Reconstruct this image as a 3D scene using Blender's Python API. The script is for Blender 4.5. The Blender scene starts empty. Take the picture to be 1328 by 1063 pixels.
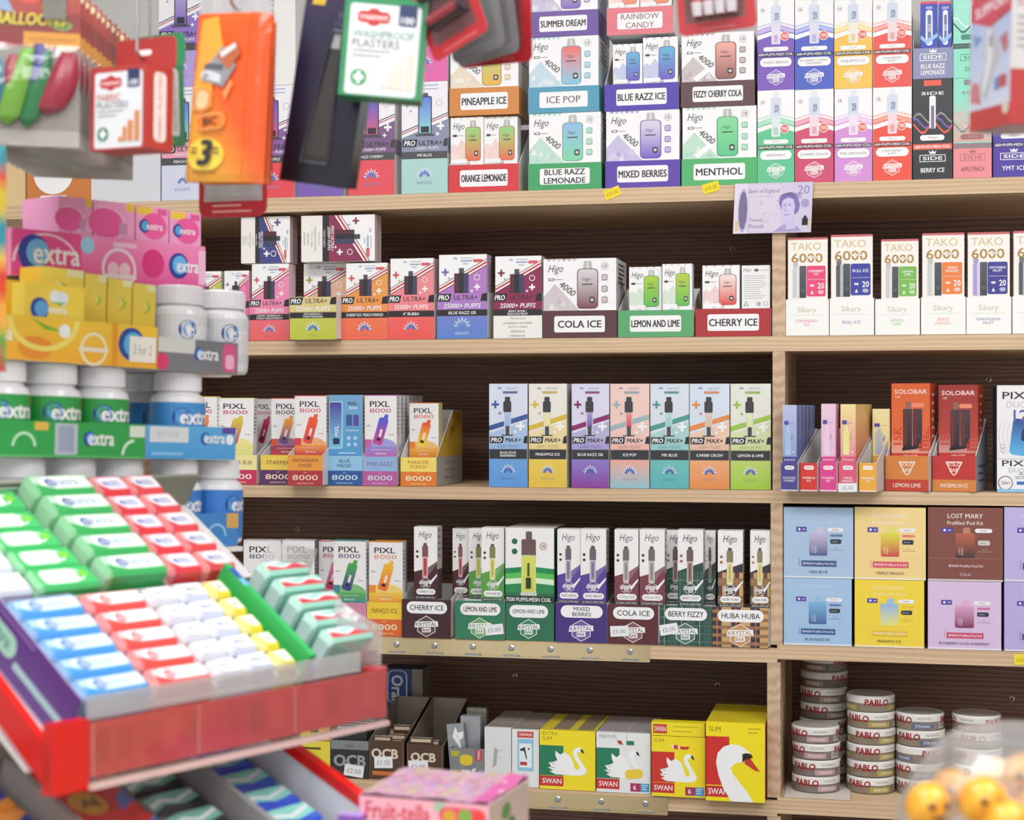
import bpy, math, random
from mathutils import Vector, Matrix
random.seed(7)
SC = bpy.context.scene
COL = SC.collection
# ------------------------------------------------------------------ camera
W_, H_, FPX = 1328.0, 1063.0, 2200.0
CAM = Vector((0.0, -2.4, 1.5))
YAW = math.atan(0.22)
CR = Matrix.Rotation(YAW, 3, 'Z') @ Matrix.Rotation(math.radians(90), 3, 'X')
cd = bpy.data.cameras.new('camera')
cam = bpy.data.objects.new('camera', cd)
COL.objects.link(cam)
cam.matrix_world = Matrix.Translation(CAM) @ CR.to_4x4()
cd.sensor_width = 36.0
cd.lens = FPX / W_ * 36.0
cd.clip_start = 0.05
cd.dof.use_dof = True
cd.dof.focus_distance = 2.40
cd.dof.aperture_fstop = 5.8
SC.camera = cam
# ------------------------------------------------------------------ view + world + ceiling light
SC.view_settings.view_transform = 'Standard'
SC.view_settings.look = 'None'
SC.view_settings.gamma = 1.0
SC.view_settings.use_curve_mapping = False
SC.view_settings.exposure = -0.22
wd = bpy.data.worlds.new('world'); SC.world = wd
wd.use_nodes = True
wd.node_tree.nodes['Background'].inputs[0].default_value = (0.95, 0.97, 1.0, 1)
wd.node_tree.nodes['Background'].inputs[1].default_value = 1.08
def area(name, loc, sx, sy, power, col=(.97, .98, 1), rot=(0, 0, 0)):
    l = bpy.data.lights.new(name, 'AREA'); l.shape = 'RECTANGLE'; l.size = sx; l.size_y = sy
    l.energy = power; l.color = col
    o = bpy.data.objects.new(name, l); COL.objects.link(o); o.location = loc; o.rotation_euler = rot
    return o
CEIL = 2.75
LIGHTS = [(-0.75, -1.35), (0.75, -1.35), (-0.75, -2.9), (0.75, -2.9)]
for (lx, ly) in LIGHTS:
    area('ceiling_panel_lamp', (lx, ly, CEIL - 0.035), 1.1, 0.5, 19 if ly > -2 else 20)

# ------------------------------------------------------------------ pixel helpers
def ray(px, py):
    return CR @ Vector(((px - W_/2) / FPX, -(py - H_/2) / FPX, -1.0))
def P(px, py, Y):                      # point of the world plane y = Y seen at that pixel
    d = ray(px, py); t = (Y - CAM.y) / d.y
    return CAM + d * t
def PC(px, py, Z):                     # point at camera depth Z
    return CAM + ray(px, py) * Z
RT = CR @ Vector((1, 0, 0)); FW = CR @ Vector((0, 0, -1)); UP = Vector((0, 0, 1))
def span(x0, x1, yt, yb, Y):
    ym = (yt + yb) / 2; xm = (x0 + x1) / 2
    return P(x0, ym, Y).x, P(x1, ym, Y).x, P(xm, yt, Y).z, P(xm, yb, Y).z

# ------------------------------------------------------------------ colours + materials
def lin(v): return v / 12.92 if v <= 0.04045 else ((v + 0.055) / 1.055) ** 2.4
_cc = {}
def c(h):
    if isinstance(h, tuple): return h
    if h not in _cc:
        s = h.lstrip('#'); r = [lin(int(s[i:i+2], 16) / 255) for i in (0, 2, 4)]
        _cc[h] = (min(r[0], .86), min(r[1], .86), min(r[2], .86), 1.0)
    return _cc[h]
def mix(a, b, t):
    a, b = c(a), c(b); return tuple(a[i] * (1 - t) + b[i] * t for i in range(4))
WHT, BLK, GRY = '#f2f1f0', '#1c1b1e', '#9a9a9c'
MATS = {}
def newmat(n):
    m = bpy.data.materials.new(n); m.use_nodes = True; MATS[n] = m
    return m, m.node_tree.nodes, m.node_tree.links, m.node_tree.nodes['Principled BSDF']
def vmat(n, rough, spec=.5, metal=0., coat=0., bump=0.):
    m, N, L, b = newmat(n)
    a = N.new('ShaderNodeVertexColor'); a.layer_name = 'Col'
    L.new(a.outputs[0], b.inputs['Base Color'])
    nz = N.new('ShaderNodeTexNoise'); nz.inputs['Scale'].default_value = 90; nz.inputs['Detail'].default_value = 3
    tc = N.new('ShaderNodeTexCoord'); L.new(tc.outputs['Object'], nz.inputs['Vector'])
    mr = N.new('ShaderNodeMapRange'); mr.inputs[3].default_value = rough * .85; mr.inputs[4].default_value = rough * 1.15
    L.new(nz.outputs[0], mr.inputs[0]); L.new(mr.outputs[0], b.inputs['Roughness'])
    b.inputs['Specular IOR Level'].default_value = spec; b.inputs['Metallic'].default_value = metal
    b.inputs['Coat Weight'].default_value = coat; b.inputs['Coat Roughness'].default_value = .12
    if bump:
        n2 = N.new('ShaderNodeTexNoise'); n2.inputs['Scale'].default_value = 45; n2.inputs['Detail'].default_value = 2; n2.inputs['Distortion'].default_value = 1.5
        L.new(tc.outputs['Object'], n2.inputs['Vector'])
        bp = N.new('ShaderNodeBump'); bp.inputs['Strength'].default_value = bump; bp.inputs['Distance'].default_value = .004
        L.new(n2.outputs[0], bp.inputs['Height']); L.new(bp.outputs[0], b.inputs['Normal'])
    return m
vmat('printed_card', .42)
vmat('matte_paper', .8, .25)
vmat('gloss_plastic', .22)
vmat('foil_wrap', .2, .6, 0, .5, .35)
vmat('dark_matte', .6, .3)
vmat('bright_metal', .3, .5, 1.)
def wood(n, c1, c2, sx, sy, sz, rough=.55, dist=1.2):
    m, N, L, b = newmat(n)
    tc = N.new('ShaderNodeTexCoord'); mp = N.new('ShaderNodeMapping'); mp.inputs['Scale'].default_value = (sx, sy, sz)
    L.new(tc.outputs['Object'], mp.inputs[0])
    n1 = N.new('ShaderNodeTexNoise'); n1.inputs['Scale'].default_value = 1.; n1.inputs['Detail'].default_value = 6; n1.inputs['Roughness'].default_value = .6; n1.inputs['Distortion'].default_value = dist
    L.new(mp.outputs[0], n1.inputs['Vector'])
    wv = N.new('ShaderNodeTexWave'); wv.bands_direction = 'Z'; wv.inputs['Scale'].default_value = 1.3; wv.inputs['Distortion'].default_value = 7; wv.inputs['Detail'].default_value = 3
    L.new(mp.outputs[0], wv.inputs['Vector'])
    mx = N.new('ShaderNodeMix'); mx.inputs['Factor'].default_value = .35
    L.new(n1.outputs[0], mx.inputs['A']); L.new(wv.outputs['Fac'], mx.inputs['B'])
    cr = N.new('ShaderNodeValToRGB'); cr.color_ramp.elements[0].position = .3; cr.color_ramp.elements[1].position = .72
    cr.color_ramp.elements[0].color = c(c1); cr.color_ramp.elements[1].color = c(c2)
    L.new(mx.outputs['Result'], cr.inputs[0]); L.new(cr.outputs[0], b.inputs['Base Color'])
    b.inputs['Roughness'].default_value = rough
    bp = N.new('ShaderNodeBump'); bp.inputs['Strength'].default_value = .12; bp.inputs['Distance'].default_value = .002
    L.new(n1.outputs[0], bp.inputs['Height']); L.new(bp.outputs[0], b.inputs['Normal'])
    return m
wood('pine_board', '#c2a482', '#d5ba98', 2.2, 30, 38)
wood('pine_post', '#b89a7c', '#d0b497', 30, 30, 14)
wood('walnut_panel', '#674b3d', '#94705b', 3.5, 10, 34, .5)
wood('light_counter', '#b59a7a', '#cdb796', 4, 30, 40)
def clear(n, tint, fac, rough=.08, haze=0., mx_=.5, bump=.25):
    m, N, L, b = newmat(n)
    out = N['Material Output']
    tr = N.new('ShaderNodeBsdfTransparent'); tr.inputs[0].default_value = c(tint) if isinstance(tint, str) else tint
    fr = N.new('ShaderNodeLayerWeight'); fr.inputs['Blend'].default_value = .25
    mr = N.new('ShaderNodeMapRange'); mr.inputs[3].default_value = fac; mr.inputs[4].default_value = mx_
    L.new(fr.outputs['Facing'], mr.inputs[0])
    b.inputs['Base Color'].default_value = c('#d9d8d8'); b.inputs['Roughness'].default_value = rough
    n2 = N.new('ShaderNodeTexNoise'); n2.inputs['Scale'].default_value = 40; n2.inputs['Detail'].default_value = 2
    bp = N.new('ShaderNodeBump'); bp.inputs['Strength'].default_value = bump; bp.inputs['Distance'].default_value = .003
    tc = N.new('ShaderNodeTexCoord'); L.new(tc.outputs['Object'], n2.inputs['Vector'])
    L.new(n2.outputs[0], bp.inputs['Height']); L.new(bp.outputs[0], b.inputs['Normal'])
    gl = N.new('ShaderNodeBsdfGlossy'); gl.inputs['Roughness'].default_value = rough; L.new(bp.outputs[0], gl.inputs['Normal'])
    body = N.new('ShaderNodeMixShader'); body.inputs[0].default_value = haze
    L.new(gl.outputs[0], body.inputs[1]); L.new(b.outputs[0], body.inputs[2])
    mx = N.new('ShaderNodeMixShader'); L.new(mr.outputs[0], mx.inputs[0]); L.new(tr.outputs[0], mx.inputs[1]); L.new(body.outputs[0], mx.inputs[2])
    L.new(mx.outputs[0], out.inputs[0])
    return m
clear('clear_plastic', (1, 1, 1, 1), .03, .08, 0., .28)
clear('clear_film', (.95, .94, .94, 1), .38, .2, .8)
clear('jar_plastic', (.90, .91, .91, 1), .2, .3, .5, .6, 0.)
def plain(n, col, rough=.6, metal=0., noise=.06):
    m, N, L, b = newmat(n)
    tc = N.new('ShaderNodeTexCoord'); nz = N.new('ShaderNodeTexNoise'); nz.inputs['Scale'].default_value = 12
    L.new(tc.outputs['Object'], nz.inputs['Vector'])
    cr = N.new('ShaderNodeValToRGB'); cr.color_ramp.elements[0].color = mix(col, '#000000', noise); cr.color_ramp.elements[1].color = mix(col, '#ffffff', noise * .4)
    L.new(nz.outputs[0], cr.inputs[0]); L.new(cr.outputs[0], b.inputs['Base Color'])
    b.inputs['Roughness'].default_value = rough; b.inputs['Metallic'].default_value = metal
    return m
plain('wall_paint', '#e6e4e1', .8); plain('ceiling_paint', '#f0efed', .9); plain('floor_vinyl', '#a39c94', .5)
plain('brass_strip', '#dcc79a', .22, 1.); plain('steel', '#b4b5b8', .3, 1.); plain('white_metal', '#e9e9e8', .4)
plain('grey_metal', '#8d8988', .5)
def emis(n, col, s):
    m, N, L, b = newmat(n)
    b.inputs['Emission Color'].default_value = col; b.inputs['Emission Strength'].default_value = s
emis('lamp_diffuser', (1, .98, .96, 1), 4)

# ------------------------------------------------------------------ glyphs from the built-in font
_gl = {}
def glyph(s, bold=.0, shear=0., res=2):
    k = (s, bold, shear)
    if k not in _gl:
        cu = bpy.data.curves.new('t', 'FONT'); cu.body = s; cu.size = 1; cu.offset = bold; cu.shear = shear
        cu.resolution_u = res; cu.fill_mode = 'FRONT'
        ob = bpy.data.objects.new('t', cu)
        me = ob.to_mesh()
        vs = [(v.co.x, v.co.y) for v in me.vertices]; fs = [tuple(p.vertices) for p in me.polygons]
        ob.to_mesh_clear(); bpy.data.objects.remove(ob); bpy.data.curves.remove(cu)
        if not vs: vs = [(0, 0), (.1, 0), (0, .1)]
        xs = [v[0] for v in vs]; ys = [v[1] for v in vs]
        _gl[k] = (vs, fs, min(xs), max(xs), min(ys), max(ys))
    return _gl[k]

# ------------------------------------------------------------------ mesh builder
class M:
    def __init__(s): s.v = []; s.f = []; s.c = []
    def face(s, pts, col):
        i = len(s.v); s.v.extend(tuple(p) for p in pts); n = len(pts)
        s.f.append(tuple(range(i, i + n)))
        if isinstance(col, list): s.c.extend(c(x) for x in col)
        else: s.c.extend([c(col)] * n)
    def box(s, x0, x1, y0, y1, z0, z1, col, **k):
        g = lambda n: k.get(n, col)
        a, b, d, e = (x0, y0, z0), (x1, y0, z0), (x1, y1, z0), (x0, y1, z0)
        A, B, D, E = (x0, y0, z1), (x1, y0, z1), (x1, y1, z1), (x0, y1, z1)
        s.face((a, b, B, A), g('fr')); s.face((b, d, D, B), g('rt')); s.face((d, e, E, D), g('bk'))
        s.face((e, a, A, E), g('lf')); s.face((A, B, D, E), g('tp')); s.face((e, d, b, a), g('bt'))
    def hexa(s, p, col, **k):             # 8 points: bottom 4 then top 4 (counter-clockwise from above)
        g = lambda n: k.get(n, col)
        for n, ix in (('fr', (0, 1, 5, 4)), ('rt', (1, 2, 6, 5)), ('bk', (2, 3, 7, 6)), ('lf', (3, 0, 4, 7)), ('tp', (4, 5, 6, 7)), ('bt', (3, 2, 1, 0))):
            s.face([p[i] for i in ix], g(n))
    def prism(s, prof, x0, x1, cl, cr, ce):   # profile in (y, z), swept along x
        s.face([(x0, y, z) for y, z in reversed(prof)], cl); s.face([(x1, y, z) for y, z in prof], cr)
        n = len(prof)
        for i in range(n):
            a, b = prof[i], prof[(i + 1) % n]
            s.face([(x0, a[0], a[1]), (x0, b[0], b[1]), (x1, b[0], b[1]), (x1, a[0], a[1])][::-1], ce)
    def lathe(s, prof, cx, cy, cols, n=28, ax=None):  # prof [(r,z)], cols per segment
        for j in range(len(prof) - 1):
            (r0, z0), (r1, z1) = prof[j], prof[j + 1]; cl = cols[min(j, len(cols) - 1)]
            for i in range(n):
                a, b = 2 * math.pi * i / n, 2 * math.pi * (i + 1) / n
                q = [(cx + r0 * math.cos(a), cy + r0 * math.sin(a), z0), (cx + r0 * math.cos(b), cy + r0 * math.sin(b), z0),
                     (cx + r1 * math.cos(b), cy + r1 * math.sin(b), z1), (cx + r1 * math.cos(a), cy + r1 * math.sin(a), z1)]
                if r0 < 1e-6: q = q[1:]
                elif r1 < 1e-6: q = q[:3]
                s.face(q, cl)
    def tube(s, pts, r, col, n=8):
        pts = [Vector(p) for p in pts]; rings = []
        for i, p in enumerate(pts):
            t = (pts[min(i + 1, len(pts) - 1)] - pts[max(i - 1, 0)]).normalized()
            a = t.orthogonal().normalized(); b = t.cross(a)
            if rings:
                pa = rings[-1][1]; a = (pa - t * pa.dot(t)).normalized(); b = t.cross(a)
            rings.append(([p + (a * math.cos(2 * math.pi * k / n) + b * math.sin(2 * math.pi * k / n)) * r for k in range(n)], a))
        for i in range(len(rings) - 1):
            for k in range(n):
                s.face([rings[i][0][k], rings[i][0][(k + 1) % n], rings[i + 1][0][(k + 1) % n], rings[i + 1][0][k]], col)
        s.face(list(reversed(rings[0][0])), col); s.face(rings[-1][0], col)
    def ball(s, ctr, r, col, nu=16, nv=10, sq=(1, 1, 1), colf=None):
        p = lambda i, j: (ctr[0] + sq[0] * r * math.sin(math.pi * j / nv) * math.cos(2 * math.pi * i / nu), ctr[1] + sq[1] * r * math.sin(math.pi * j / nv) * math.sin(2 * math.pi * i / nu), ctr[2] + sq[2] * r * math.cos(math.pi * j / nv))
        for j in range(nv):
            for i in range(nu):
                q = [p(i, j), p(i, j + 1), p(i + 1, j + 1), p(i + 1, j)]
                if j == 0: q = [q[0], q[1], q[2]]
                elif j == nv - 1: q = [q[0], q[1], q[3]]
                s.face(q, colf(i, j) if colf else col)
LAY = 2e-5
class Face:
    """a printed panel: coordinates 0..1 across and up, each shape a hair above the last"""
    def __init__(s, m, o, U, V, w, h, lay=1, cyl=None):
        s.m = m; s.o = Vector(o); s.U = Vector(U).normalized(); s.V = Vector(V).normalized(); s.N = s.U.cross(s.V)
        s.w = w; s.h = h; s.L = [lay]; s.cyl = cyl; s.a = (0., 0., 1., 1.)
    def sub(s, x0, y0, x1, y1):
        f = Face.__new__(Face); f.__dict__ = dict(s.__dict__); a = s.a
        f.a = (a[0] + (a[2]-a[0])*x0, a[1] + (a[3]-a[1])*y0, a[0] + (a[2]-a[0])*x1, a[1] + (a[3]-a[1])*y1)
        return f
    def sz(s): return (s.a[2] - s.a[0]) * s.w, (s.a[3] - s.a[1]) * s.h
    def pt(s, x, y):
        u = (s.a[0] + (s.a[2]-s.a[0]) * x) * s.w; v = (s.a[1] + (s.a[3]-s.a[1]) * y) * s.h; d = s.L[0] * LAY
        if s.cyl:                         # wrapped round an upright cylinder: (radius)
            R = s.cyl; t = (u - s.w/2) / R
            return s.o + s.U * ((R + d) * math.sin(t)) + s.N * ((R + d) * math.cos(t)) + s.V * v
        return s.o + s.U * u + s.V * v + s.N * d
    def up(s): s.L[0] += 1
    def poly(s, pts, col):
        s.m.face([s.pt(*p) for p in pts], col); s.up()
    def rect(s, x0, y0, x1, y1, col, col2=None):
        n = 8 if s.cyl else 1
        cl = col if col2 is None else [col, col, col2, col2]
        for i in range(n):
            a, b = x0 + (x1-x0)*i/n, x0 + (x1-x0)*(i+1)/n
            s.m.face([s.pt(a, y0), s.pt(b, y0), s.pt(b, y1), s.pt(a, y1)], cl)
        s.up()
    def hrect(s, x0, y0, x1, y1, col, col2):
        s.m.face([s.pt(x0, y0), s.pt(x1, y0), s.pt(x1, y1), s.pt(x0, y1)], [col, col2, col2, col]); s.up()
    def rr(s, x0, y0, x1, y1, r, col, col2=None, rot=0, n=4):   # r as a share of the shorter side
        W, H = s.sz(); w, h = (x1-x0)*W, (y1-y0)*H; R = min(w, h) * r
        cx, cy = (x0+x1)/2*W, (y0+y1)/2*H; P_ = []; cols = []
        for (sx, sy, a0) in ((1, -1, -90), (1, 1, 0), (-1, 1, 90), (-1, -1, 180)):
            for i in range(n + 1):
                a = math.radians(a0 + 90 * i / n)
                x = sx * (w/2 - R) + R * math.cos(a); y = sy * (h/2 - R) + R * math.sin(a)
                if col2 is not None: cols.append(mix(col, col2, y / h + .5))
                if rot: x, y = x * math.cos(rot) - y * math.sin(rot), x * math.sin(rot) + y * math.cos(rot)
                P_.append(((cx + x) / W, (cy + y) / H))
        s.m.face([s.pt(*p) for p in P_], cols if col2 is not None else col); s.up()
    def circ(s, cx, cy, r, col, n=16, k=1.):
        W, H = s.sz()
        s.m.face([s.pt(cx + r * math.cos(2*math.pi*i/n), cy + k * r * W / H * math.sin(2*math.pi*i/n)) for i in range(n)], col); s.up()
    def ring(s, cx, cy, r, t, col, n=18, a0=0, a1=360, k=1.):
        W, H = s.sz()
        q = lambda R, a: s.pt(cx + R * math.cos(a), cy + k * R * W / H * math.sin(a))
        for i in range(n):
            a, b = math.radians(a0 + (a1-a0)*i/n), math.radians(a0 + (a1-a0)*(i+1)/n)
            s.m.face([q(r - t, a), q(r, a), q(r, b), q(r - t, b)], col)
        s.up()
    def line(s, x0, y0, x1, y1, t, col):
        W, H = s.sz(); dx, dy = (x1-x0)*W, (y1-y0)*H; l = math.hypot(dx, dy) or 1; nx, ny = -dy/l*t*W/2, dx/l*t*W/2
        s.poly([(x0-nx/W, y0-ny/H), (x1-nx/W, y1-ny/H), (x1+nx/W, y1+ny/H), (x0+nx/W, y0+ny/H)], col)
    def text(s, t, cx, cy, h, col, mw=.92, bold=.02, shear=0., rot=0., al='c', gap=1.35, fit=False):
        W, H = s.sz(); ls = t.split('\n'); n = len(ls)
        if bold > .006 and not s.cyl:     # heavier strokes: passes side by side, counters stay open
            e = (bold - .003) * h * H * 1.0
            for sx, sy in ((-1, -.6), (1, -.6), (-1, .6), (1, .6), (0, 0)) if bold > .014 else ((-1, 0), (1, 0)):
                ex, ey = e * sx, e * sy
                s.text(t, cx + (ex * math.cos(rot) - ey * math.sin(rot)) / W, cy + (ex * math.sin(rot) + ey * math.cos(rot)) / H, h, col, mw, 0., shear, rot, al, gap, fit); s.L[0] -= .55
            s.up(); return
        for li, ln in enumerate(ls):
            vs, fs, a, b, d, e = glyph(ln, bold if s.cyl else 0., shear)
            k = h * H / max(e - d, .6 if any(ch.isalnum() for ch in ln) else .2); kx = mw * W / (b - a) if fit else min(k, mw * W / (b - a))
            oy = ((n - 1) / 2 - li) * h * gap * H; co, si = math.cos(rot), math.sin(rot); q = []
            for (x, y) in vs:
                X = (x - a) * kx - (0 if al == 'l' else (b - a) * kx * (.5 if al == 'c' else 1)); Y = (y - (d + e) / 2) * k + oy
                X, Y = X * co - Y * si, X * si + Y * co
                q.append(s.pt(cx + X / W, cy + Y / H))
            cc = c(col); i = len(s.m.v); s.m.v.extend(tuple(p) for p in q)
            for f in fs: s.m.f.append(tuple(i + j for j in f)); s.m.c.extend([cc] * len(f))
        s.up()
    def bars(s, x0, x1, y1, y0, n, col, t=.45, seed=1):     # fine print too small to read
        r = random.Random(seed)
        for i in range(n):
            y = y1 + (y0 - y1) * i / max(n - 1, 1); hh = abs(y1 - y0) / max(n, 2) * t
            s.rect(x0, y - hh/2, x1 - (x1-x0) * r.random() * .35, y + hh/2, col)
            s.L[0] -= 1
        s.up()
def obj(m, name, mat='printed_card', parent=None, loc=(0, 0, 0), rz=0., mw=None, smooth=False):
    me = bpy.data.meshes.new(name); me.from_pydata(m.v, [], m.f)
    at = me.color_attributes.new('Col', 'FLOAT_COLOR', 'CORNER')
    flat = []
    for x in m.c: flat.extend(x)
    at.data.foreach_set('color', flat)
    me.materials.append(MATS[mat]); me.update()
    if smooth:
        me.polygons.foreach_set('use_smooth', [True] * len(me.polygons))
    o = bpy.data.objects.new(name, me); COL.objects.link(o)
    if parent is not None: o.parent = parent
    if mw is not None: o.matrix_local = mw
    else: o.location = loc; o.rotation_euler = (0, 0, rz)
    return o
def weld(o, d=1e-5):
    import bmesh
    b = bmesh.new(); b.from_mesh(o.data); bmesh.ops.remove_doubles(b, verts=b.verts, dist=d); b.to_mesh(o.data); b.free()
def tag(o, label, cat, group=None):
    o['label'] = label; o['category'] = cat
    if group: o['group'] = group
    return o
def thing(name, label, cat, loc=(0, 0, 0), rz=0., group=None, mw=None):
    o = bpy.data.objects.new(name, None); o.empty_display_size = .02; COL.objects.link(o)
    if mw is not None: o.matrix_world = mw
    else: o.location = loc; o.rotation_euler = (0, 0, rz)
    return tag(o, label, cat, group)
def struct(o): o['kind'] = 'structure'; return o
def copy_thing(o, label=None, group=None):
    r = o.copy(); COL.objects.link(r)
    if label: r['label'] = label
    if group: r['group'] = group
    for ch in list(o.children):
        k = ch.copy(); COL.objects.link(k); k.parent = r
        for g in list(ch.children):
            k2 = g.copy(); COL.objects.link(k2); k2.parent = k
    return r
# ================================================================== the room
def slab(name, x0, x1, y0, y1, z0, z1, mat, parent=None):
    m = M(); m.box(x0, x1, y0, y1, z0, z1, WHT); return obj(m, name, mat, parent)
struct(slab('floor', -2.6, 2.4, -4.4, .6, -.05, 0, 'floor_vinyl'))
struct(slab('ceiling', -2.6, 2.4, -4.4, .6, CEIL, CEIL + .05, 'ceiling_paint'))
struct(slab('wall_back', -2.6, 2.4, .45, .55, 0, CEIL, 'wall_paint'))
struct(slab('wall_left', -2.65, -2.55, -4.4, .45, 0, CEIL, 'wall_paint'))
struct(slab('wall_right', 2.35, 2.45, -4.4, .45, 0, CEIL, 'wall_paint'))
for i, (lx, ly) in enumerate(LIGHTS):
    t = thing('ceiling_light', 'white square-edged light panel on the ceiling ' + ('above the front of the shelves, to the left' , 'above the front of the shelves, to the right', 'behind the viewer, to the left', 'behind the viewer, to the right')[i], 'ceiling light', (lx, ly, CEIL), group='ceiling light panels')
    m = M(); m.box(-.58, .58, -.28, -.25, -.03, 0, WHT); m.box(-.58, .58, .25, .28, -.03, 0, WHT); m.box(-.58, -.55, -.25, .25, -.03, 0, WHT); m.box(.55, .58, -.25, .25, -.03, 0, WHT)
    obj(m, 'frame', 'white_metal', t)
    m = M(); m.box(-.55, .55, -.25, .25, -.02, -.002, WHT); obj(m, 'diffuser', 'lamp_diffuser', t)
# ------------------------------------------------------------------ wooden shelving
SD = .31                                   # shelf depth
SHY = {1: (234, 1.0), 2: (434.5, 1), 3: (637, 1), 4: (840, 1), 5: (1037, 1)}
SH = {k: P(1148, v[0], 0).z for k, v in SHY.items()}
TH = {1: .0215, 2: .021, 3: .018, 4: .020, 5: .022}
XL, XR = -1.45, .72
shelving = thing('shelving_unit', 'pale pine shelving with a dark wood back holding all the cartons', 'shelving', (0, SD / 2, 0))
shelving_y = SD / 2
shelfo = {}
SHL = dict(SH); SHR = dict(SH)
SHL[4] = P(1148, 845, 0).z; SHL[5] = P(1148, 1045, 0).z; SHR[5] = P(1148, 1041, 0).z
XM = P(1008, 531, 0).x
for k in SH:
    o = slab('shelf', XL, XM, -SD/2, SD/2, SHL[k] - TH[k], SHL[k], 'pine_board', shelving); shelfo[k] = o
    o = slab('shelf', XM, XR, -SD/2, SD/2, SHR[k] - TH[k], SHR[k], 'pine_board', shelving); shelfo[k, 'R'] = o
o = slab('back_panel', XL, XR, SD/2 + .001, SD/2 + .013, .3, SH[1] - TH[1], 'walnut_panel', shelving); backp = o
def upright(x0, x1, za, zb):
    return slab('upright', x0, x1, -SD/2 + .0005, SD/2, za, zb, 'pine_post', shelving)
UPX = {}
for k, (a, b) in {2: (1001.5, 1018.5), 3: (1002, 1018), 4: (999.5, 1015), 5: (995, 1012)}.items():
    x0, x1 = P(a, 531, 0).x, P(b, 531, 0).x; UPX[k] = (x0, x1)
    upright(x0, x1, max(SHL[k], SHR[k]), min(SHL[k-1], SHR[k-1]) - TH[k-1])
upright(P(995, 531, 0).x, P(1012, 531, 0).x,   .02, SHL[5] - TH[5])
for k in (2, 3, 4, 5):
    upright(P(146, 531, 0).x, P(164, 531, 0).x, SHL[k], SHL[k-1] - TH[k-1])
for a in (XL, XR - .018):
    upright(a, a + .018, .02, SHL[5] - TH[5])
for (px, py) in ((950, 322), (1282, 492), (386, 686), (931, 888), (1312, 906), (668, 877)):
    p = P(px, py, SD)
    m = M(); m.lathe([(.0042, -.0), (.0042, .0012), (.0028, .0016), (.0012, .0008), (0, .0008)], 0, 0, ['#b9b2a8', '#cfc8bd', '#8d867c', '#4a453f'], 14)
    obj(m, 'screw', 'bright_metal', backp, mw=Matrix.Translation((p.x, SD/2, p.z)) @ Matrix.Rotation(math.radians(90), 4, 'X'))
# ================================================================== printed designs
def lotus(F, cx, cy, r, col='#3f6fb8', edge='#eef2f6', word=None, wcol=None):
    W, H = F.sz(); k = W / H
    for cc, g in ((edge, 1.3), (col, 1.08)):
        if cc is None: continue
        for a in (-72, -48, -24, 0, 24, 48, 72):
            t = math.radians(90 - a); L = r * g * (1 - abs(a) * .0022); wd = r * .115 * g
            dx, dy = math.cos(t), math.sin(t); nx, ny = -dy, dx
            b = .27 * r
            pts = [(b, 0), (L * .6, wd), (L, 0), (L * .6, -wd)]
            F.poly([(cx + dx * p + nx * q, cy + (dy * p + ny * q) * k) for p, q in pts], cc)
    if word: F.text(word, cx, cy - r * k * .42, .032, wcol or '#6d84ad', .55, .02)
def plus(F, cx, cy, r, col, t=.28):
    W, H = F.sz(); k = W / H
    F.rect(cx - r, cy - r*t*k, cx + r, cy + r*t*k, col)
    F.rect(cx - r*t, cy - r*k, cx + r*t, cy + r*k, col)
def facets(F, tint, seed, pts=((0, .26), (.16, .52), (.5, 0), (0, 0))):
    F.poly(list(pts), mix(tint, '#ffffff', .45)); r = random.Random(seed)
    for i in range(7):
        x = .02 + .36 * i / 7; y = r.random() * .18 * (1 - x)
        F.poly([(x, y), (x + .09, y + .0), (x + .045, y + .13)], mix(tint, '#ffffff', .25 + .6 * r.random()))
    F.up()
def vape_slab(F, x0, y0, x1, y1, c1, c2, mouth='#b9b7b5', word='Higo', dark='#3b3a3c'):
    w = x1 - x0; h = y1 - y0; m = x0 + w * .5
    F.poly([(m - w*.23, y0 + h*.80), (m + w*.23, y0 + h*.80), (m + w*.17, y1), (m - w*.17, y1)], mouth)
    F.poly([(m - w*.05, y0 + h*.82), (m + w*.05, y0 + h*.82), (m + w*.04, y1 - h*.02), (m - w*.04, y1 - h*.02)], mix(mouth, '#ffffff', .5))
    F.rr(x0, y0, x1, y0 + h*.84, .2, mix(c2, '#202022', .45))
    F.rr(x0 + w*.04, y0 + h*.012, x1 - w*.04, y0 + h*.825, .2, c2, c1)
    if word: F.text(word, m - w*.05, y0 + h*.61, h*.085, dark, w*.6, .0, .25); F.rect(m - w*.26, y0 + h*.5, m + w*.24, y0 + h*.525, dark)
    F.rr(m + w*.08, y0 + h*.12, m + w*.34, y0 + h*.25, .35, '#2b2a2d'); F.rr(m + w*.14, y0 + h*.155, m + w*.28, y0 + h*.215, .2, '#c9c4c0')
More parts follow.
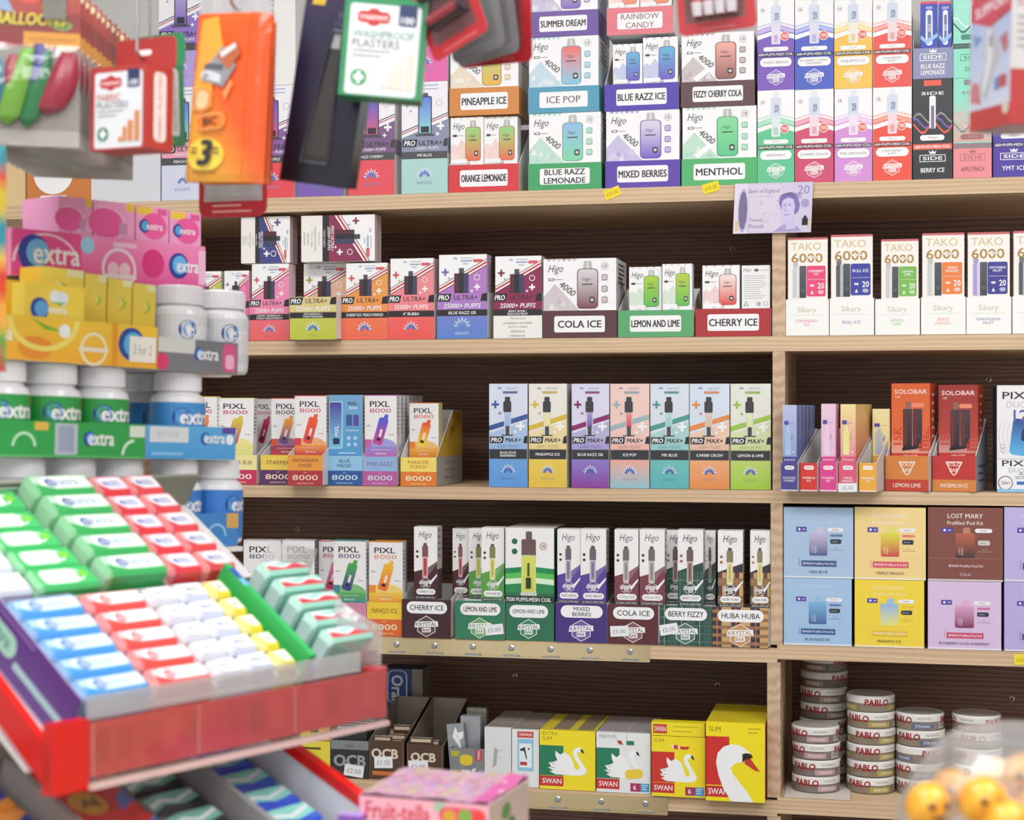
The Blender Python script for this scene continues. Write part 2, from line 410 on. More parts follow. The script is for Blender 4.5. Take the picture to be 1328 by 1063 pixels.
def d_higo(F, tint, c1, c2, seed=1, sticker=False):
    F.rect(0, 0, 1, 1, WHT)
    for i in range(6): F.poly([(.04 + .07*i, 1), (.115 + .07*i, 1), (.075 + .07*i, .94)], mix(tint, '#ffffff', .2 + .12*(i % 3)))
    facets(F, tint, seed)
    F.text('Higo', .17, .79, .19, '#4a4a4c', .21, .004, .35)
    F.rr(.07, .575, .155, .625, .5, '#4a4a4c'); F.rr(.085, .587, .14, .613, .5, WHT); F.rect(.17, .594, .27, .604, '#77777a')
    if sticker: F.poly([(.15, .07), (.36, .3), (.42, .23), (.21, .0)], '#efeeee')
    F.text('4000', .335, .42, .125, '#3b3b3d', .26, .012, .1, -math.radians(38)); F.text('puffs', .36, .33, .05, '#8a8a8c', .16, .0, 0, -math.radians(38))
    vape_slab(F, .465, .03, .755, .95, c1, c2)
    F.ring(.845, .85, .05, .006, '#b3b0ae'); F.text('18', .845, .85, .07, '#8a8886', .1, .0)
    for y in (.63, .41, .2):
        F.rr(.80, y - .06, .885, y + .06, .25, mix(tint, '#888888', .15)); F.rr(.815, y - .035, .87, y + .035, .2, mix(tint, '#ffffff', .65)); F.rect(.828, y - .012, .858, y + .012, tint)
def d_higo_pack(F, tint, c1, c2, seed=1, flavour=None):
    F.rect(0, 0, 1, 1, WHT)
    for i in range(4): F.poly([(.06 + .22*i, 1), (.16 + .22*i, 1), (.1 + .22*i, .95)], mix(tint, '#ffffff', .3))
    facets(F, tint, seed, ((0, .4), (.1, .46), (.2, .4), (.34, .55), (.6, .3), (.6, 0), (0, 0)))
    F.text('Higo', .25, .8, .17, '#4a4a4c', .36, .004, .35); F.rr(.06, .6, .2, .65, .5, '#4a4a4c'); F.rect(.22, .62, .38, .63, '#77777a')
    vape_slab(F, .45, .1, .92, .93, c1, c2)
    F.rect(.02, .03, .5, .14, WHT); F.text(flavour or '20mg', .32, .045, .035, '#6a6a6c', .55, .0)
def d_higo_back(F):
    F.rect(0, 0, 1, 1, '#e9e8e7'); F.text('Higo', .2, .89, .1, '#6a6a6c', .28, .0, .3); F.rr(.44, .86, .6, .92, .5, '#58585a'); F.rect(.64, .885, .95, .895, '#77777a')
    F.bars(.08, .9, .76, .25, 11, '#b4b3b3', .35, 4); F.poly([(.06, .08), (.24, .08), (.15, .2)], '#58585a'); F.poly([(.09, .095), (.21, .095), (.15, .175)], '#e9e8e7')
    F.ring(.6, .12, .075, .012, '#58585a'); F.text('18', .6, .12, .06, '#58585a', .1); F.ring(.85, .12, .075, .012, '#58585a')
def d_band(F, text, col, m=.16, vm=.2, tcol='#3a3638', bold=.042, th=.26, pill=.12):
    F.rect(0, 0, 1, 1, col); n = text.count('\n')
    F.rr(.5 - (.5 - m), vm, .5 + (.5 - m), 1 - vm, pill, '#f3f2f1'); F.text(text, .5, .5, th if not n else th * .82, tcol, .64, bold, gap=1.5)
def side_higo(F, tint, seed=3):
    F.rect(0, 0, 1, 1, '#ecebea'); facets(F, tint, seed, ((0, .5), (.3, .8), (1, .3), (1, 0), (0, 0))); F.bars(.2, .8, .9, .55, 5, '#4b4a4c', .5, seed)
def device_stub(F, x0, y0, x1, y1, left='#5a2226', right='#3a4668', cap='#4a4d49'):
    w = x1 - x0; h = y1 - y0
    F.rect(x0 + w*.33, y0 + h*.78, x0 + w*.68, y1, cap); F.hrect(x0, y0, x1, y0 + h*.8, left, right); F.rect(x0 + w*.3, y0, x0 + w*.66, y0 + h*.8, '#26252b')
def d_ultra_top(F, c1, c2):
    """upper half of the wide pack, the part above its tray"""
    F.rect(0, 0, 1, 1, '#f4f0ee'); F.poly([(0, 0), (1, 0), (1, .74), (0, .04)], c1)
    F.poly([(0, .1), (1, .78), (1, .83), (0, .15)], '#c8202f'); F.poly([(0, .19), (1, .87), (1, .89), (0, .21)], '#2d2a30'); F.poly([(0, .03), (1, .71), (1, .735), (0, .055)], '#6b2030')
    lotus(F, .34, .87, .06, '#8894a8', None); F.rect(.46, .9, .72, .925, '#b9bcc6'); F.rect(.45, .82, .7, .86, '#9aa6c4'); F.rect(.5, .75, .62, .78, '#b0b6cc')
    plus(F, .13, .56, .075, mix(c2, '#8a3048', .4)); plus(F, .21, .4, .03, GRY); plus(F, .8, .18, .065, '#f4f0ee'); plus(F, .69, .08, .03, '#f4f0ee'); F.ring(.8, .42, .065, .014, '#efe7e6')
    F.rr(.72, .8, .92, .88, .3, '#d85a62')
    device_stub(F, .32, .0, .62, .66)
def d_ultra_low(F, c1, c2, flavour, bottom):
    F.rect(0, .5, 1, 1, mix(c1, c2, .35), c1)
    F.poly([(0, .82), (.25, .82), (.29, .99), (0, .99)], '#211d20'); F.text('PRO', .13, .905, .11, '#f6f6f6', .21, .03, .2); F.text('ULTRA+', .57, .905, .105, '#3a2430', .48, .018, .2)
    F.poly([(.86, .82), (1, .82), (1, 1), (.89, .98)], '#2a1d24')
    F.text('25000+ PUFFS', .5, .725, .1, '#f8eeee', .74, .016, .2)
    F.rect(0, .5, 1, .64, '#2a2326'); F.text(flavour, .5, .57, .065 if '\n' not in flavour else .045, '#f4f4f4', .8, .016, .1)
    if bottom == 'white': F.rect(0, 0, 1, .5, '#e9e6e2'); F.text('This product\ncontains nicotine\nwhich is a highly\naddictive\nsubstance.', .5, .25, .062, '#4a4648', .72, .004, gap=1.5)
    else:
        F.rect(0, 0, 1, .5, mix(c2, '#000000', .0), mix(c2, c1, .2))
        if bottom == 'lotus': lotus(F, .5, .2, .16, '#3f6fb8', '#eef2f6'); F.text('HAYATI', .5, .1, .04, mix(c2, '#556688', .4), .4, .0)
        else: lotus(F, .5, .24, .17, mix(c2, '#ffffff', .1), '#dfe8f8'); F.text('HAYATI', .5, .12, .06, '#cfe0f6', .42, .01)
def d_tall(F, c1, c2, flavour, cap1='#5f78d8', cap2='#8fd0d4'):
    F.rect(0, 0, 1, 1, '#eceaee'); F.poly([(0, .36), (1, .36), (1, .66), (0, .5)], c1)
    F.poly([(0, .53), (1, .69), (1, .70), (0, .54)], '#c03a48'); F.poly([(0, .55), (1, .71), (1, .72), (0, .56)], '#3a3c58')
    lotus(F, .38, .955, .05, '#8894b8', None); F.rect(.48, .962, .8, .972, '#9fb0d8'); F.rect(.45, .93, .8, .94, '#aab4d4')
    plus(F, .12, .8, .06, GRY); plus(F, .2, .74, .03, GRY); plus(F, .85, .6, .08, '#f4f4f8'); plus(F, .78, .53, .04, '#f4f4f8')
    F.ring(.82, .81, .07, .012, '#b8b8bc'); F.rr(.45, .85, .58, .9, .3, '#55565c'); F.rr(.36, .53, .66, .87, .12, '#3c3c48'); F.rect(.385, .54, .635, .86, cap2, cap1); F.rect(.42, .545, .6, .6, '#2b2b33')
    F.rect(.3, .515, .72, .53, '#4a4a52')
    F.poly([(.02, .42), (.32, .42), (.35, .485), (.02, .485)], '#2b2a2e'); F.text('PRO', .175, .452, .045, '#f6f6f6', .24, .03, .2); F.text('ULTRA+', .63, .452, .042, '#3b3846', .5, .018, .2)
    F.poly([(.9, .42), (1, .42), (1, .49), (.93, .485)], '#3a3a40'); F.text('15000+ PUFFS', .56, .405, .026, '#f6f6f8', .75, .014, .2)
    F.rect(0, .31, 1, .375, '#4a4a4e'); F.text(flavour, .5, .342, .024, '#f4f4f4', .8, .014); F.rect(0, 0, 1, .31, c2); lotus(F, .5, .145, .17, '#4a6fc0'); F.text('HAYATI', .5, .095, .028, '#7f90b8', .5, .008)
def d_promax(F, c1, c2, bg, stripe, flavour, liquid, lot='#3a62b4', pcol=None):
    F.rect(0, 0, 1, 1, bg)
    F.poly([(0, .52), (1, .645), (1, .27), (0, .27)], mix(c1, '#ffffff', .35)); F.poly([(0, .545), (1, .66), (1, .71), (0, .595)], stripe)
    lotus(F, .27, .945, .075, '#5a78b8', None); F.text('HAYATI', .6, .955, .022, '#8494b4', .42, .0); F.rect(.36, .905, .74, .928, mix(stripe, '#888888', .3))
    pc = pcol or stripe
    plus(F, .16, .8, .1, pc); plus(F, .28, .715, .045, mix(pc, '#999999', .4)); plus(F, .82, .59, .12, '#f6f6f8'); plus(F, .68, .535, .045, '#f6f6f8')
    F.rr(.41, .83, .55, .875, .3, '#3c3c40'); F.rr(.37, .72, .58, .835, .25, '#3c3c40'); F.rr(.39, .5, .57, .725, .15, mix(bg, '#aab4c0', .4)); F.rect(.415, .58, .545, .72, liquid, mix(liquid, '#ffffff', .3)); F.rr(.43, .505, .53, .59, .2, '#46464a'); F.rect(.33, .498, .63, .508, '#3a3a3e')
    F.poly([(.02, .425), (.36, .425), (.385, .49), (.02, .49)], '#232326'); F.text('PRO', .19, .457, .042, '#f6f6f6', .28, .03, .2); F.text('MAX+', .63, .457, .04, '#33333a', .44, .024, .2); F.poly([(.89, .425), (1, .425), (1, .5), (.92, .49)], '#2b2b2e')
    F.rect(0, .37, 1, .425, mix(c1, bg, .3)); F.text('6000+ PUFFS', .5, .395, .027, mix(c1, '#44506a', .5), .8, .01, .2)
    F.rect(.01, .275, .99, .365, '#333438'); F.text(flavour, .5, .32, .026 if '\n' not in flavour else .022, '#f0f0f0', .74, .018)
    F.rect(0, 0, 1, .27, c2, c1); lotus(F, .5, .135, .19, lot); F.text('HAYATI', .5, .085, .026, mix(c1, '#556688', .5), .5, .0)
def hexlogo(F, cx, cy, r, col, ring='#f3f3f3', tcol=None):
    W, H = F.sz(); k = W / H; q = lambda R: [(cx + R*math.cos(math.radians(90 + 60*i)), cy + k*R*math.sin(math.radians(90 + 60*i))) for i in range(6)]
    F.poly(q(r), ring); F.poly(q(r*.93), col)
    F.poly([(cx - r*1.15, cy - r*.12*k), (cx + r*1.15, cy + r*.0*k), (cx + r*1.1, cy + r*.5*k), (cx - r*1.05, cy + r*.42*k)], '#efeeee')
    F.text('KRYSTAL', cx, cy + r*.2*k, r*.36*k, tcol or mix(col, '#000000', .25), r*2., .02, 0, .04)
    F.rr(cx - r*.42, cy - r*.55*k, cx + r*.42, cy - r*.12*k, .15, '#efeeee', None, .05); F.text('BAR', cx, cy - r*.335*k, r*.27*k, tcol or mix(col, '#000000', .25), r*.7, .03)
def tartan(F, y0, y1, cols, seed=1):
    a, b, d = cols; F.rect(0, y0, 1, y1, a)
    for x in (0, .34, .68): F.rect(x, y0, x + .17, y1, b)
    F.up(); n = max(2, int((y1 - y0) * 5))
    for i in range(n):
        y = y0 + (y1 - y0) * (i + .25) / n; F.rect(0, y, 1, min(y + (y1-y0)/n*.42, y1), mix(a, b, .6))
    F.up()
    for x in (.085, .42, .77): F.rect(x, y0, x + .012, y1, d)
    F.up()
    for i in range(n):
        y = y0 + (y1 - y0) * (i + .48) / n; F.rect(0, y, 1, y + .006, d)
    F.up()
def d_krystal(F, col, c2, flavour, liquid, tart=None):
    F.rect(0, 0, 1, 1, '#eeeceb')
    if tart: tartan(F, 0, .46, tart); F.poly([(0, .46), (1, .58), (1, .46)], tart[1])
    else: F.poly([(0, 0), (1, 0), (1, .52), (.62, .44), (0, .38)], col); F.poly([(.55, .3), (1, .5), (1, .53), (.5, .42)], mix(col, '#ffffff', .12))
    F.text('Higo', .48, .88, .12, '#4a4748', .56, .004, .3)
    F.rr(.4, .7, .56, .78, .3, '#5a5553'); F.rr(.35, .58, .61, .74, .15, mix('#5a5553', liquid, .25)); F.rr(.36, .3, .6, .59, .1, mix(liquid, '#ffffff', .45)); F.rect(.41, .33, .55, .57, liquid); F.rect(.465, .36, .49, .54, mix(liquid, '#000000', .6))
    for y in (.66, .59): F.circ(.14, y, .06, '#3b3a3c' if not tart else '#a85f4a', 10)
    hexlogo(F, .5, .225, .24, col if not tart else tart[1]); F.rr(.1, .07, .92, .15, .5, '#f2f1f0'); F.text(flavour, .51, .11, .035, '#4a4648', .66, .01); F.rect(.04, .01, .96, .05, '#2b282a'); F.text('20 MG/ML PUFFS MESH', .5, .03, .024, '#e8e8e8', .85, .006)
    F.poly([(.7, .2), (1, .33), (1, .36), (.66, .24)], '#efeeee')
def d_krys_band(F, col, text, tart=None, lcol=None):
    F.rect(0, 0, 1, 1, col)
    if tart: tartan(F, 0, 1, tart)
    F.rr(.1, .63, .92, .94, .5, '#f1f0ef'); F.text(text, .51, .785, .135 if '\n' not in text else .1, '#3a3638', .68, .024)
    hexlogo(F, .5, .3, .21, lcol or mix(col, '#ffffff', .15), '#e8e6e4')
def d_krys_full(F, col):
    F.rect(0, 0, 1, 1, '#f0efed'); g = ('#1f8a53', '#5cbf55', '#d6efcf', '#2a8a50')
    F.rect(0, 0, 1, .5, col)
    for i, cc in enumerate((g[0], g[1], g[2], g[3])):
        y = .67 - .048 * i; F.poly([(0, y - .03), (.5, y - .01), (1, y - .03), (1, y - .08), (.5, y - .058), (0, y - .078)] if i < 3 else [(0, y - .03), (.5, y - .01), (1, y - .03), (1, y - .1), (0, y - .1)], cc)
    F.rr(.42, .87, .55, .97, .25, '#6a5a58'); F.rr(.33, .74, .63, .9, .12, '#6a5550'); F.rr(.33, .41, .63, .76, .1, '#cfd88a'); F.rect(.37, .44, .59, .745, '#c6cf4c', '#d8dc60'); F.rr(.42, .46, .53, .56, .2, '#2b3a24'); F.rect(.45, .57, .5, .69, '#4a5a2a'); F.rr(.31, .4, .65, .43, .4, '#c8cfc8')
    F.circ(.19, .88, .06, '#1f6b4a', 12); F.circ(.19, .79, .06, '#1f6b4a', 12); F.ring(.78, .84, .075, .012, '#b85a5a'); F.text('18', .78, .84, .03, '#8a4a4a', .1)
    F.rect(.0, .335, 1, .395, '#1c3a2c'); F.text('7500 PUFFS-MESH COIL', .48, .365, .034, '#f0f0f0', .92, .02)
    F.rr(.08, .205, .88, .315, .5, '#f1f0ef'); F.text('LEMON AND LIME', .48, .26, .035, '#3a4a3c', .66, .02); hexlogo(F, .48, .105, .2, '#2f8a60')
def d_krys600(F, col, c2, flavour):
    F.rect(0, 0, 1, 1, '#f5f4f3'); F.rect(0, 0, 1, .6, col)
    F.poly([(0, .56), (1, .56), (1, .66), (.5, .72), (0, .66)], col); F.poly([(0, .61), (.5, .67), (1, .61), (1, .655), (.5, .715), (0, .655)], c2); F.poly([(0, .55), (.5, .61), (1, .55), (1, .60), (.5, .655), (0, .60)], '#f5f4f3'); F.poly([(0, .68), (.5, .735), (1, .68), (1, .7), (.5, .755), (0, .7)], mix(c2, '#ffffff', .35))
    F.rr(.42, .9, .58, .985, .2, '#dfe2e6'); F.rr(.36, .7, .64, .92, .14, '#cfd6e4'); F.rr(.38, .5, .62, .72, .12, mix('#e8e4ea', c2, .3)); F.rr(.44, .52, .56, .6, .2, mix(c2, '#c0a8b0', .4))
    F.text('KRYSTAL', .52, .8, .045, '#5a6488', .2, .02, 0, -math.pi/2)
    F.ring(.14, .875, .065, .008, '#c2c0be'); F.text('18', .14, .875, .03, '#9a9896', .08)
    F.circ(.74, .585, .13, '#f3e0dc'); F.circ(.74, .585, .11, '#e4685c'); F.text('700', .74, .585, .038, '#f6e8e6', .16, .016)
    F.rr(.16, .425, .84, .47, .5, '#f6f4f4'); F.text('20mg/ml', .5, .447, .022, '#9a969a', .4, .0)
    F.rect(.02, .365, .98, .41, mix(col, '#18181c', .85)); F.text('600+PUFFS-MESH COIL', .5, .388, .026, '#f6f6f6', .92, .02)
    F.rr(.07, .255, .93, .35, .5, '#f6f4f4'); F.text(flavour, .5, .302, .028 if '\n' not in flavour else .023, '#8a868a', .72, .012); hexlogo(F, .5, .135, .22, mix(col, '#ffffff', .12), '#f3f3f5', mix(col, '#ffffff', .1))
def d_side(F, bg, bg2, name, accent, accent2, light='#f3f3f3', cap=None, full=True):
    if full:
        F.rect(0, 0, 1, 1, bg2 if bg2 else bg)
        if bg2: F.rect(0, .3, 1, 1, bg2, bg2); F.rect(0, .36, 1, .8, mix(bg, bg2, .3), bg2)
        F.rect(.28, .93, .72, .985, accent); F.text('SIDE', .5, .855, .03, light, .56, .03, fit=True)
        r = random.Random(5)
        for k, cc in enumerate((mix(bg, '#ffffff', .3), accent2, accent)):
            y = .62 - .05 * k; pts = [(i / 10, y + .05 * math.sin(i * 1.1 + k)) for i in range(11)]
            F.poly(pts + [(x, yy - .022) for x, yy in reversed(pts)], cc)
        F.rr(.42, .5, .58, .83, .3, '#eceaf0'); F.rect(.46, .5, .54, .73, '#777780'); F.rr(.18, .385, .8, .44, .5, light); F.text('20mg/ml', .5, .412, .025, GRY, .4)
        F.rect(0, .295, 1, .35, accent); F.text('600+PUFFS-MESH COIL', .5, .322, .028, light, .9, .02); F.rect(0, 0, 1, .295, bg)
        G = F.sub(0, 0, 1, .295)
    else: F.rect(0, 0, 1, 1, bg); G = F
    G.rr(.17, .58, .83, .82, .05, light); G.rr(.185, .6, .815, .8, .05, bg); G.text('SIDE', .5, .7, .12, light, .5, .03, fit=True); G.poly([(.43, .85), (.57, .85), (.6, .97), (.54, .9), (.5, .98), (.46, .9), (.4, .97)], light); G.text(name, .5, .3, .15, light if cap is None else cap, .6, .02)
def d_side_pack(F, bg, band):
    F.rect(0, 0, 1, 1, bg); F.rect(0, .95, 1, 1, band); F.text('SIDE', .5, .87, .05, '#e8eefc', .7, .02); F.rr(.3, .08, .7, .82, .4, '#f2f3f8'); F.rect(.4, .2, .62, .72, '#6a78a8'); F.text('mesh bar', .5, .45, .12, '#e8eefc', .5, 0, 0, math.pi/2)
    F.poly([(0, .3), (.35, .2), (1, .34), (1, .26), (.4, .1), (0, .22)], '#9cc4ff')
def d_tako(F, col, name, dev='#d8d8d8', vis=.36):
    F.rect(0, 0, 1, 1, '#efebe4'); g1, g2 = '#a98c50', '#d2bc86'
    F.rect(0, .965, 1, 1, '#c9686a')
    F.text('TAKO', .46, .86, .12, g2, .76, .01, fit=True); F.text('6000', .48, .675, .145, '#b08a44', .78, .03, fit=True); F.rect(.5, .665, .82, .7, '#efebe4'); F.text('PUFFS', .66, .682, .03, g1, .28, .012)
    F.rr(.47, .06, .95, .55, .1, col); F.text(name, .71, .44, .045 if '\n' not in name else .036, '#f6f4f4', .38, .016); F.rect(.5, .33, .93, .335, '#f0dede')
    F.text('20', .83, .23, .09, '#f6f4f4', .16, .02); F.rect(.56, .22, .66, .25, '#f2e6e6'); F.poly([(.57, .1), (.65, .1), (.61, .16)], '#f2e6e6'); F.rr(.76, .1, .9, .16, .4, mix(col, '#ffffff', .5))
    F.rr(.12, .04, .3, .53, .15, dev); F.rect(.22, .04, .3, .53, mix(dev, '#ffffff', .5)); F.rr(.29, .04, .46, .55, .08, '#3c3e46', '#55565c'); F.rr(.13, .53, .25, .61, .2, mix(dev, '#9a9a9a', .3)); F.circ(.375, .16, .05, '#5a6058', 10)
def d_tako_band(F, col, name):
    F.rect(0, 0, 1, 1, '#f1efeb'); F.text('Sikary', .49, .69, .2, '#c9bda4', .62, .012); F.rect(.12, .555, .86, .565, '#cfc6b4'); F.text(name, .49, .35, .085 if '\n' not in name else .075, mix(col, '#ffffff', .15), .52, .014)
def pixl_dev(F, c1, c2, x=.52, y=.47, L=.56, wd=.3, base=None, k=None):
    W, H = F.sz(); r = W / H; t = math.radians(16); ux, uy = math.sin(t), math.cos(t)
    q = lambda a, b: (x + (ux*a + uy*b), y + (uy*a*0 + (uy*b*0)) )
    def pt(a, b):                      # a across, b along (fractions of width)
        return (x + uy*a + ux*b, y + (-ux*a + uy*b) * r)
    l = L / r / 2; h = wd / 2
    F.poly([pt(-h*.3, l*.8), pt(h*.75, l*.8), pt(h*.7, l*1.3), pt(0, l*1.3)], c1)
    pts = []
    for (sx, sy, a0) in ((1, -1, -90), (1, 1, 0), (-1, 1, 90), (-1, -1, 180)):
        for i in range(4):
            a = math.radians(a0 + 30 * i); rr_ = h * .5; pts.append((sx*(h - rr_) + rr_*math.cos(a), sy*(l - rr_) + rr_*math.sin(a)))
    F.m.face([F.pt(*pt(a, b)) for a, b in pts], [mix(c2, c1, min(max(b / l * .9 + .5, 0), 1)) for a, b in pts]); F.up()
    F.poly([pt(-.02, l*.15), pt(.05, l*.15), pt(.05, -l*.4), pt(-.02, -l*.4)], '#f2dfe0'); F.poly([pt(-.06, -l*.5), pt(.06, -l*.5), pt(.06, -l*.72), pt(-.06, -l*.72)], '#2a2330')
def d_pixl(F, c1, c2, b1, b2, num='#3a3a3e'):
    F.rect(0, 0, 1, 1, '#ebe9e8'); F.rect(0, .985, 1, 1, b1)
    F.rect(0, .0, 1, .18, b1, b2); F.m.face([F.pt(.5 + .5*math.cos(math.pi*i/14), .17 + .14*math.sin(math.pi*i/14)) for i in range(15)], mix(b2, '#ffffff', .15)); F.up(); F.rect(0, .165, .2, .29, b1)
    F.text('PIXL', .47, .855, .09, '#26242a', .62, .03, fit=True); F.text('8000', .49, .75, .07, num, .68, .012, fit=True)
    F.rect(.06, .5, .2, .51, '#8a8890'); F.rect(.08, .52, .16, .525, '#8a8890'); F.rect(.76, .36, .92, .37, '#8a8890'); F.ring(.06, .955, .03, .006, '#b0aeae')
    pixl_dev(F, c1, c2, .5, .42, .44, .3); F.text('PREMIUM', .5, .06, .03, '#f2eef0', .5, .006); F.rect(.2, .12, .8, .13, mix(b1, '#ffffff', .5))
def d_pixl_back(F, b='#4f9bcf'):
    F.rect(0, 0, 1, 1, b, mix(b, '#ffffff', .12)); F.rr(.0, .13, .42, .9, .1, mix(b, '#dff0ff', .5)); F.rr(.02, .15, .38, .88, .12, '#78c2e8', '#4a3a9a'); F.rr(.12, .2, .32, .3, .15, '#20305a'); F.text('PIXL', .23, .42, .06, '#eef6ff', .3, .02, 0, math.pi/2)
    F.text('PIXL', .72, .86, .055, '#24345a', .4, .03); F.text('8000', .74, .79, .05, '#e4f2fc', .4, .01); F.rr(.52, .5, .7, .68, .15, '#3f5a9a'); F.rr(.74, .5, .9, .68, .15, '#5a4a9a')
    for y in (.3, .2):
        for x in (.6, .8): F.circ(x, y, .06, '#a8d4ec', 10)
    F.rect(.52, .42, .9, .43, '#dcecf8'); F.rect(.3, .05, .8, .07, '#b9dcf0')
def d_pixl_band(F, ca, cb, name, tcol):
    F.rect(0, .5, 1, 1, ca); F.rect(0, 0, 1, .5, cb); F.text(name, .5, .75, .14 if '\n' not in name else .12, tcol, .74, .014, gap=1.35)
    F.text('PIXL', .5, .43, .035, mix(ca, '#ffffff', .6), .16, .01); F.text('8000', .5, .27, .17, mix(ca, '#ffffff', .55), .72, .022, fit=True); F.text('DISPOSABLE VAPE', .5, .08, .05, mix(ca, '#ffffff', .4), .7, .01)
def d_thin(F, c1, c2, dev, name, band):
    F.rect(0, 0, 1, 1, c2, c1); F.rr(.1, .66, .42, .73, .2, '#5a4aa8'); F.rr(.17, .15, .58, .56, .12, mix(dev, '#ffffff', .25), mix(dev, c1, .4)); F.rr(.3, .54, .48, .64, .2, mix(dev, '#ffffff', .3)); F.poly([(.58, .42), (.68, .52), (.74, .46), (.64, .38)], mix(dev, '#7a6a30', .5))
    for y in (.1, .2): F.circ(.78, y, .06, mix(c1, '#ffffff', .6), 8)
    F.rect(0, 0, 1, .0, c1); F.rect(.46, .68, .78, .695, mix(c2, '#9a8ab0', .4)); F.rect(0, -.0, 1, .12, band); F.text(name, .5, .065, .026, '#f2f0f4', .8, .01)
def d_thin_band(F, col, name, sticker=False):
    F.rect(0, 0, 1, 1, col); F.rr(.22, .76, .8, .9, .5, '#f0eef2'); F.text('BM600', .5, .83, .06, mix(col, '#555', .2) if False else col, .4, .01); F.text(name, .5, .42, .075, '#f4eef2', .74, .01); F.rect(0, 0, 1, .05, mix(col, '#ffffff', .65))
def d_solo(F, c1, c2, c3):
    F.rect(0, 0, 1, 1, c1, c2); F.rect(0, .0, 1, .35, mix(c1, '#f4d8c8', .55), mix(c1, c2, .5)); F.text('SOLOBAR', .5, .89, .06, '#f3d9cf', .84, .02, fit=True); F.text('15K', .17, .82, .03, '#f3d9cf', .2, .01)
    F.text('15K', .16, .3, .11, c3, .6, .03, 0, math.pi/2)
    for x0 in (.3, .56): F.rr(x0, .14, x0 + .24, .66, .12, '#2b1f26', '#4a3a40'); F.rect(x0 + .02, .17, x0 + .1, .62, '#6a2a2a')
    F.circ(.7, .55, .05, '#3a4058', 10); F.circ(.7, .3, .05, '#3a4058', 10); F.rr(.38, .66, .5, .76, .2, '#8a6a58'); F.rr(.52, .68, .86, .74, .5, '#e88a6a'); F.poly([(.28, .1), (.7, .13), (.62, .17), (.28, .14)], '#1c1a20')
    for i in range(5):
        for j in range(i + 2): F.rect(.72 + .055*i, .1 + .055*j, .765 + .055*i, .145 + .055*j, c3); F.L[0] -= 1
    F.up(); F.rect(0, 0, 1, .07, c3); F.text('2000+ PUFFS', .5, .035, .025, '#f3e4dc', .6, .01)
def d_solo_band(F, ca, cb, name):
    F.rect(0, .33, 1, 1, ca); F.rect(0, 0, 1, .33, cb); F.poly([(.3, .84), (.7, .84), (.56, .5), (.5, .44), (.44, .5)], '#f2dccf'); F.poly([(.34, .81), (.66, .81), (.54, .52), (.5, .47), (.46, .52)], ca); F.text('SOLO', .5, .76, .1, '#f2dccf', .32, .02); F.text('BAR', .5, .6, .1, '#f2dccf', .2, .02); F.text(name, .5, .165, .11, '#f3e2d4', .64, .014)
def d_mary(F, bg, dev1, dev2, name, bar, title='#b8bccb', dark='#2b3344', pill='#e8e6ea'):
    F.rect(0, 0, 1, 1, bg); F.text('LOST MARY', .5, .885, .062, title, .68, .014); F.text('Prefilled Pod Kit', .5, .79, .05, title, .66, .008)
    F.rr(.18, .655, .33, .725, .12, '#4c42a0'); F.circ(.225, .69, .018, '#e8e6f4', 8); F.rect(.27, .68, .31, .7, '#b0aadc'); F.rr(.63, .66, .86, .715, .5, pill); F.text('BM600', .745, .687, .022, '#8a8896', .14, .01)
    F.rr(.67, .59, .85, .625, .5, mix(bar, bg, .25)); F.rr(.67, .49, .83, .555, .3, dark); F.rect(.69, .515, .78, .525, '#8aa0a0'); F.rect(.67, .4, .85, .406, mix(dark, bg, .4)); F.rect(.72, .43, .79, .436, mix(dark, bg, .5))
    F.rr(.47, .63, .57, .73, .3, mix(dev1, '#ffffff', .1)); F.rr(.37, .32, .63, .65, .1, dev2, dev1); F.text('LOST\nMARY', .44, .41, .03, mix(dev1, '#ffffff', .4), .15, .01, 0, math.pi/2)
    F.rect(.255, .165, .76, .25, bar); F.text('BM600 Prefilled Pod Kit', .51, .207, .034, mix(bg, '#ffffff', .7), .46, .014); F.rect(.22, .165, .232, .28, mix(bar, bg, .5)); F.text(name, .5, .09, .038, mix(dark, bg, .12), .82, .014)
    F.rect(0, 0, 1, .025, mix(bg, '#ffffff', .6)); F.rect(0, .305, 1, .308, mix(bg, '#ffffff', .25))
SWAN = [(160,480),(185,500),(205,485),(235,505),(250,540),(258,570),(272,578),(283,565),(272,540),(253,510),(249,480),(262,461),(285,458),(298,470),(292,486),(279,478),(270,490),(281,515),(305,555),(320,580),(310,600),(280,608),(200,606),(160,605),(130,590),(150,585),(122,570),(140,565),(125,545),(150,540),(170,530),(160,505)]
def swan(F, x0=0, y0=0, k=1, col='#edf0f0'):
    g = lambda p: (x0 + k * (p[0] - 80) / 282, y0 + k * (1 - (p[1] - 370) / 315))
    F.poly([g(p) for p in SWAN], col); F.poly([g(p) for p in ((285, 466), (298, 468), (308, 490), (292, 484))], '#26201f')
    F.poly([g(p) for p in ((124, 569), (160, 566), (152, 573))], mix(col, '#446a66', .5)); F.poly([g(p) for p in ((127, 545), (160, 548), (150, 553))], mix(col, '#446a66', .5))
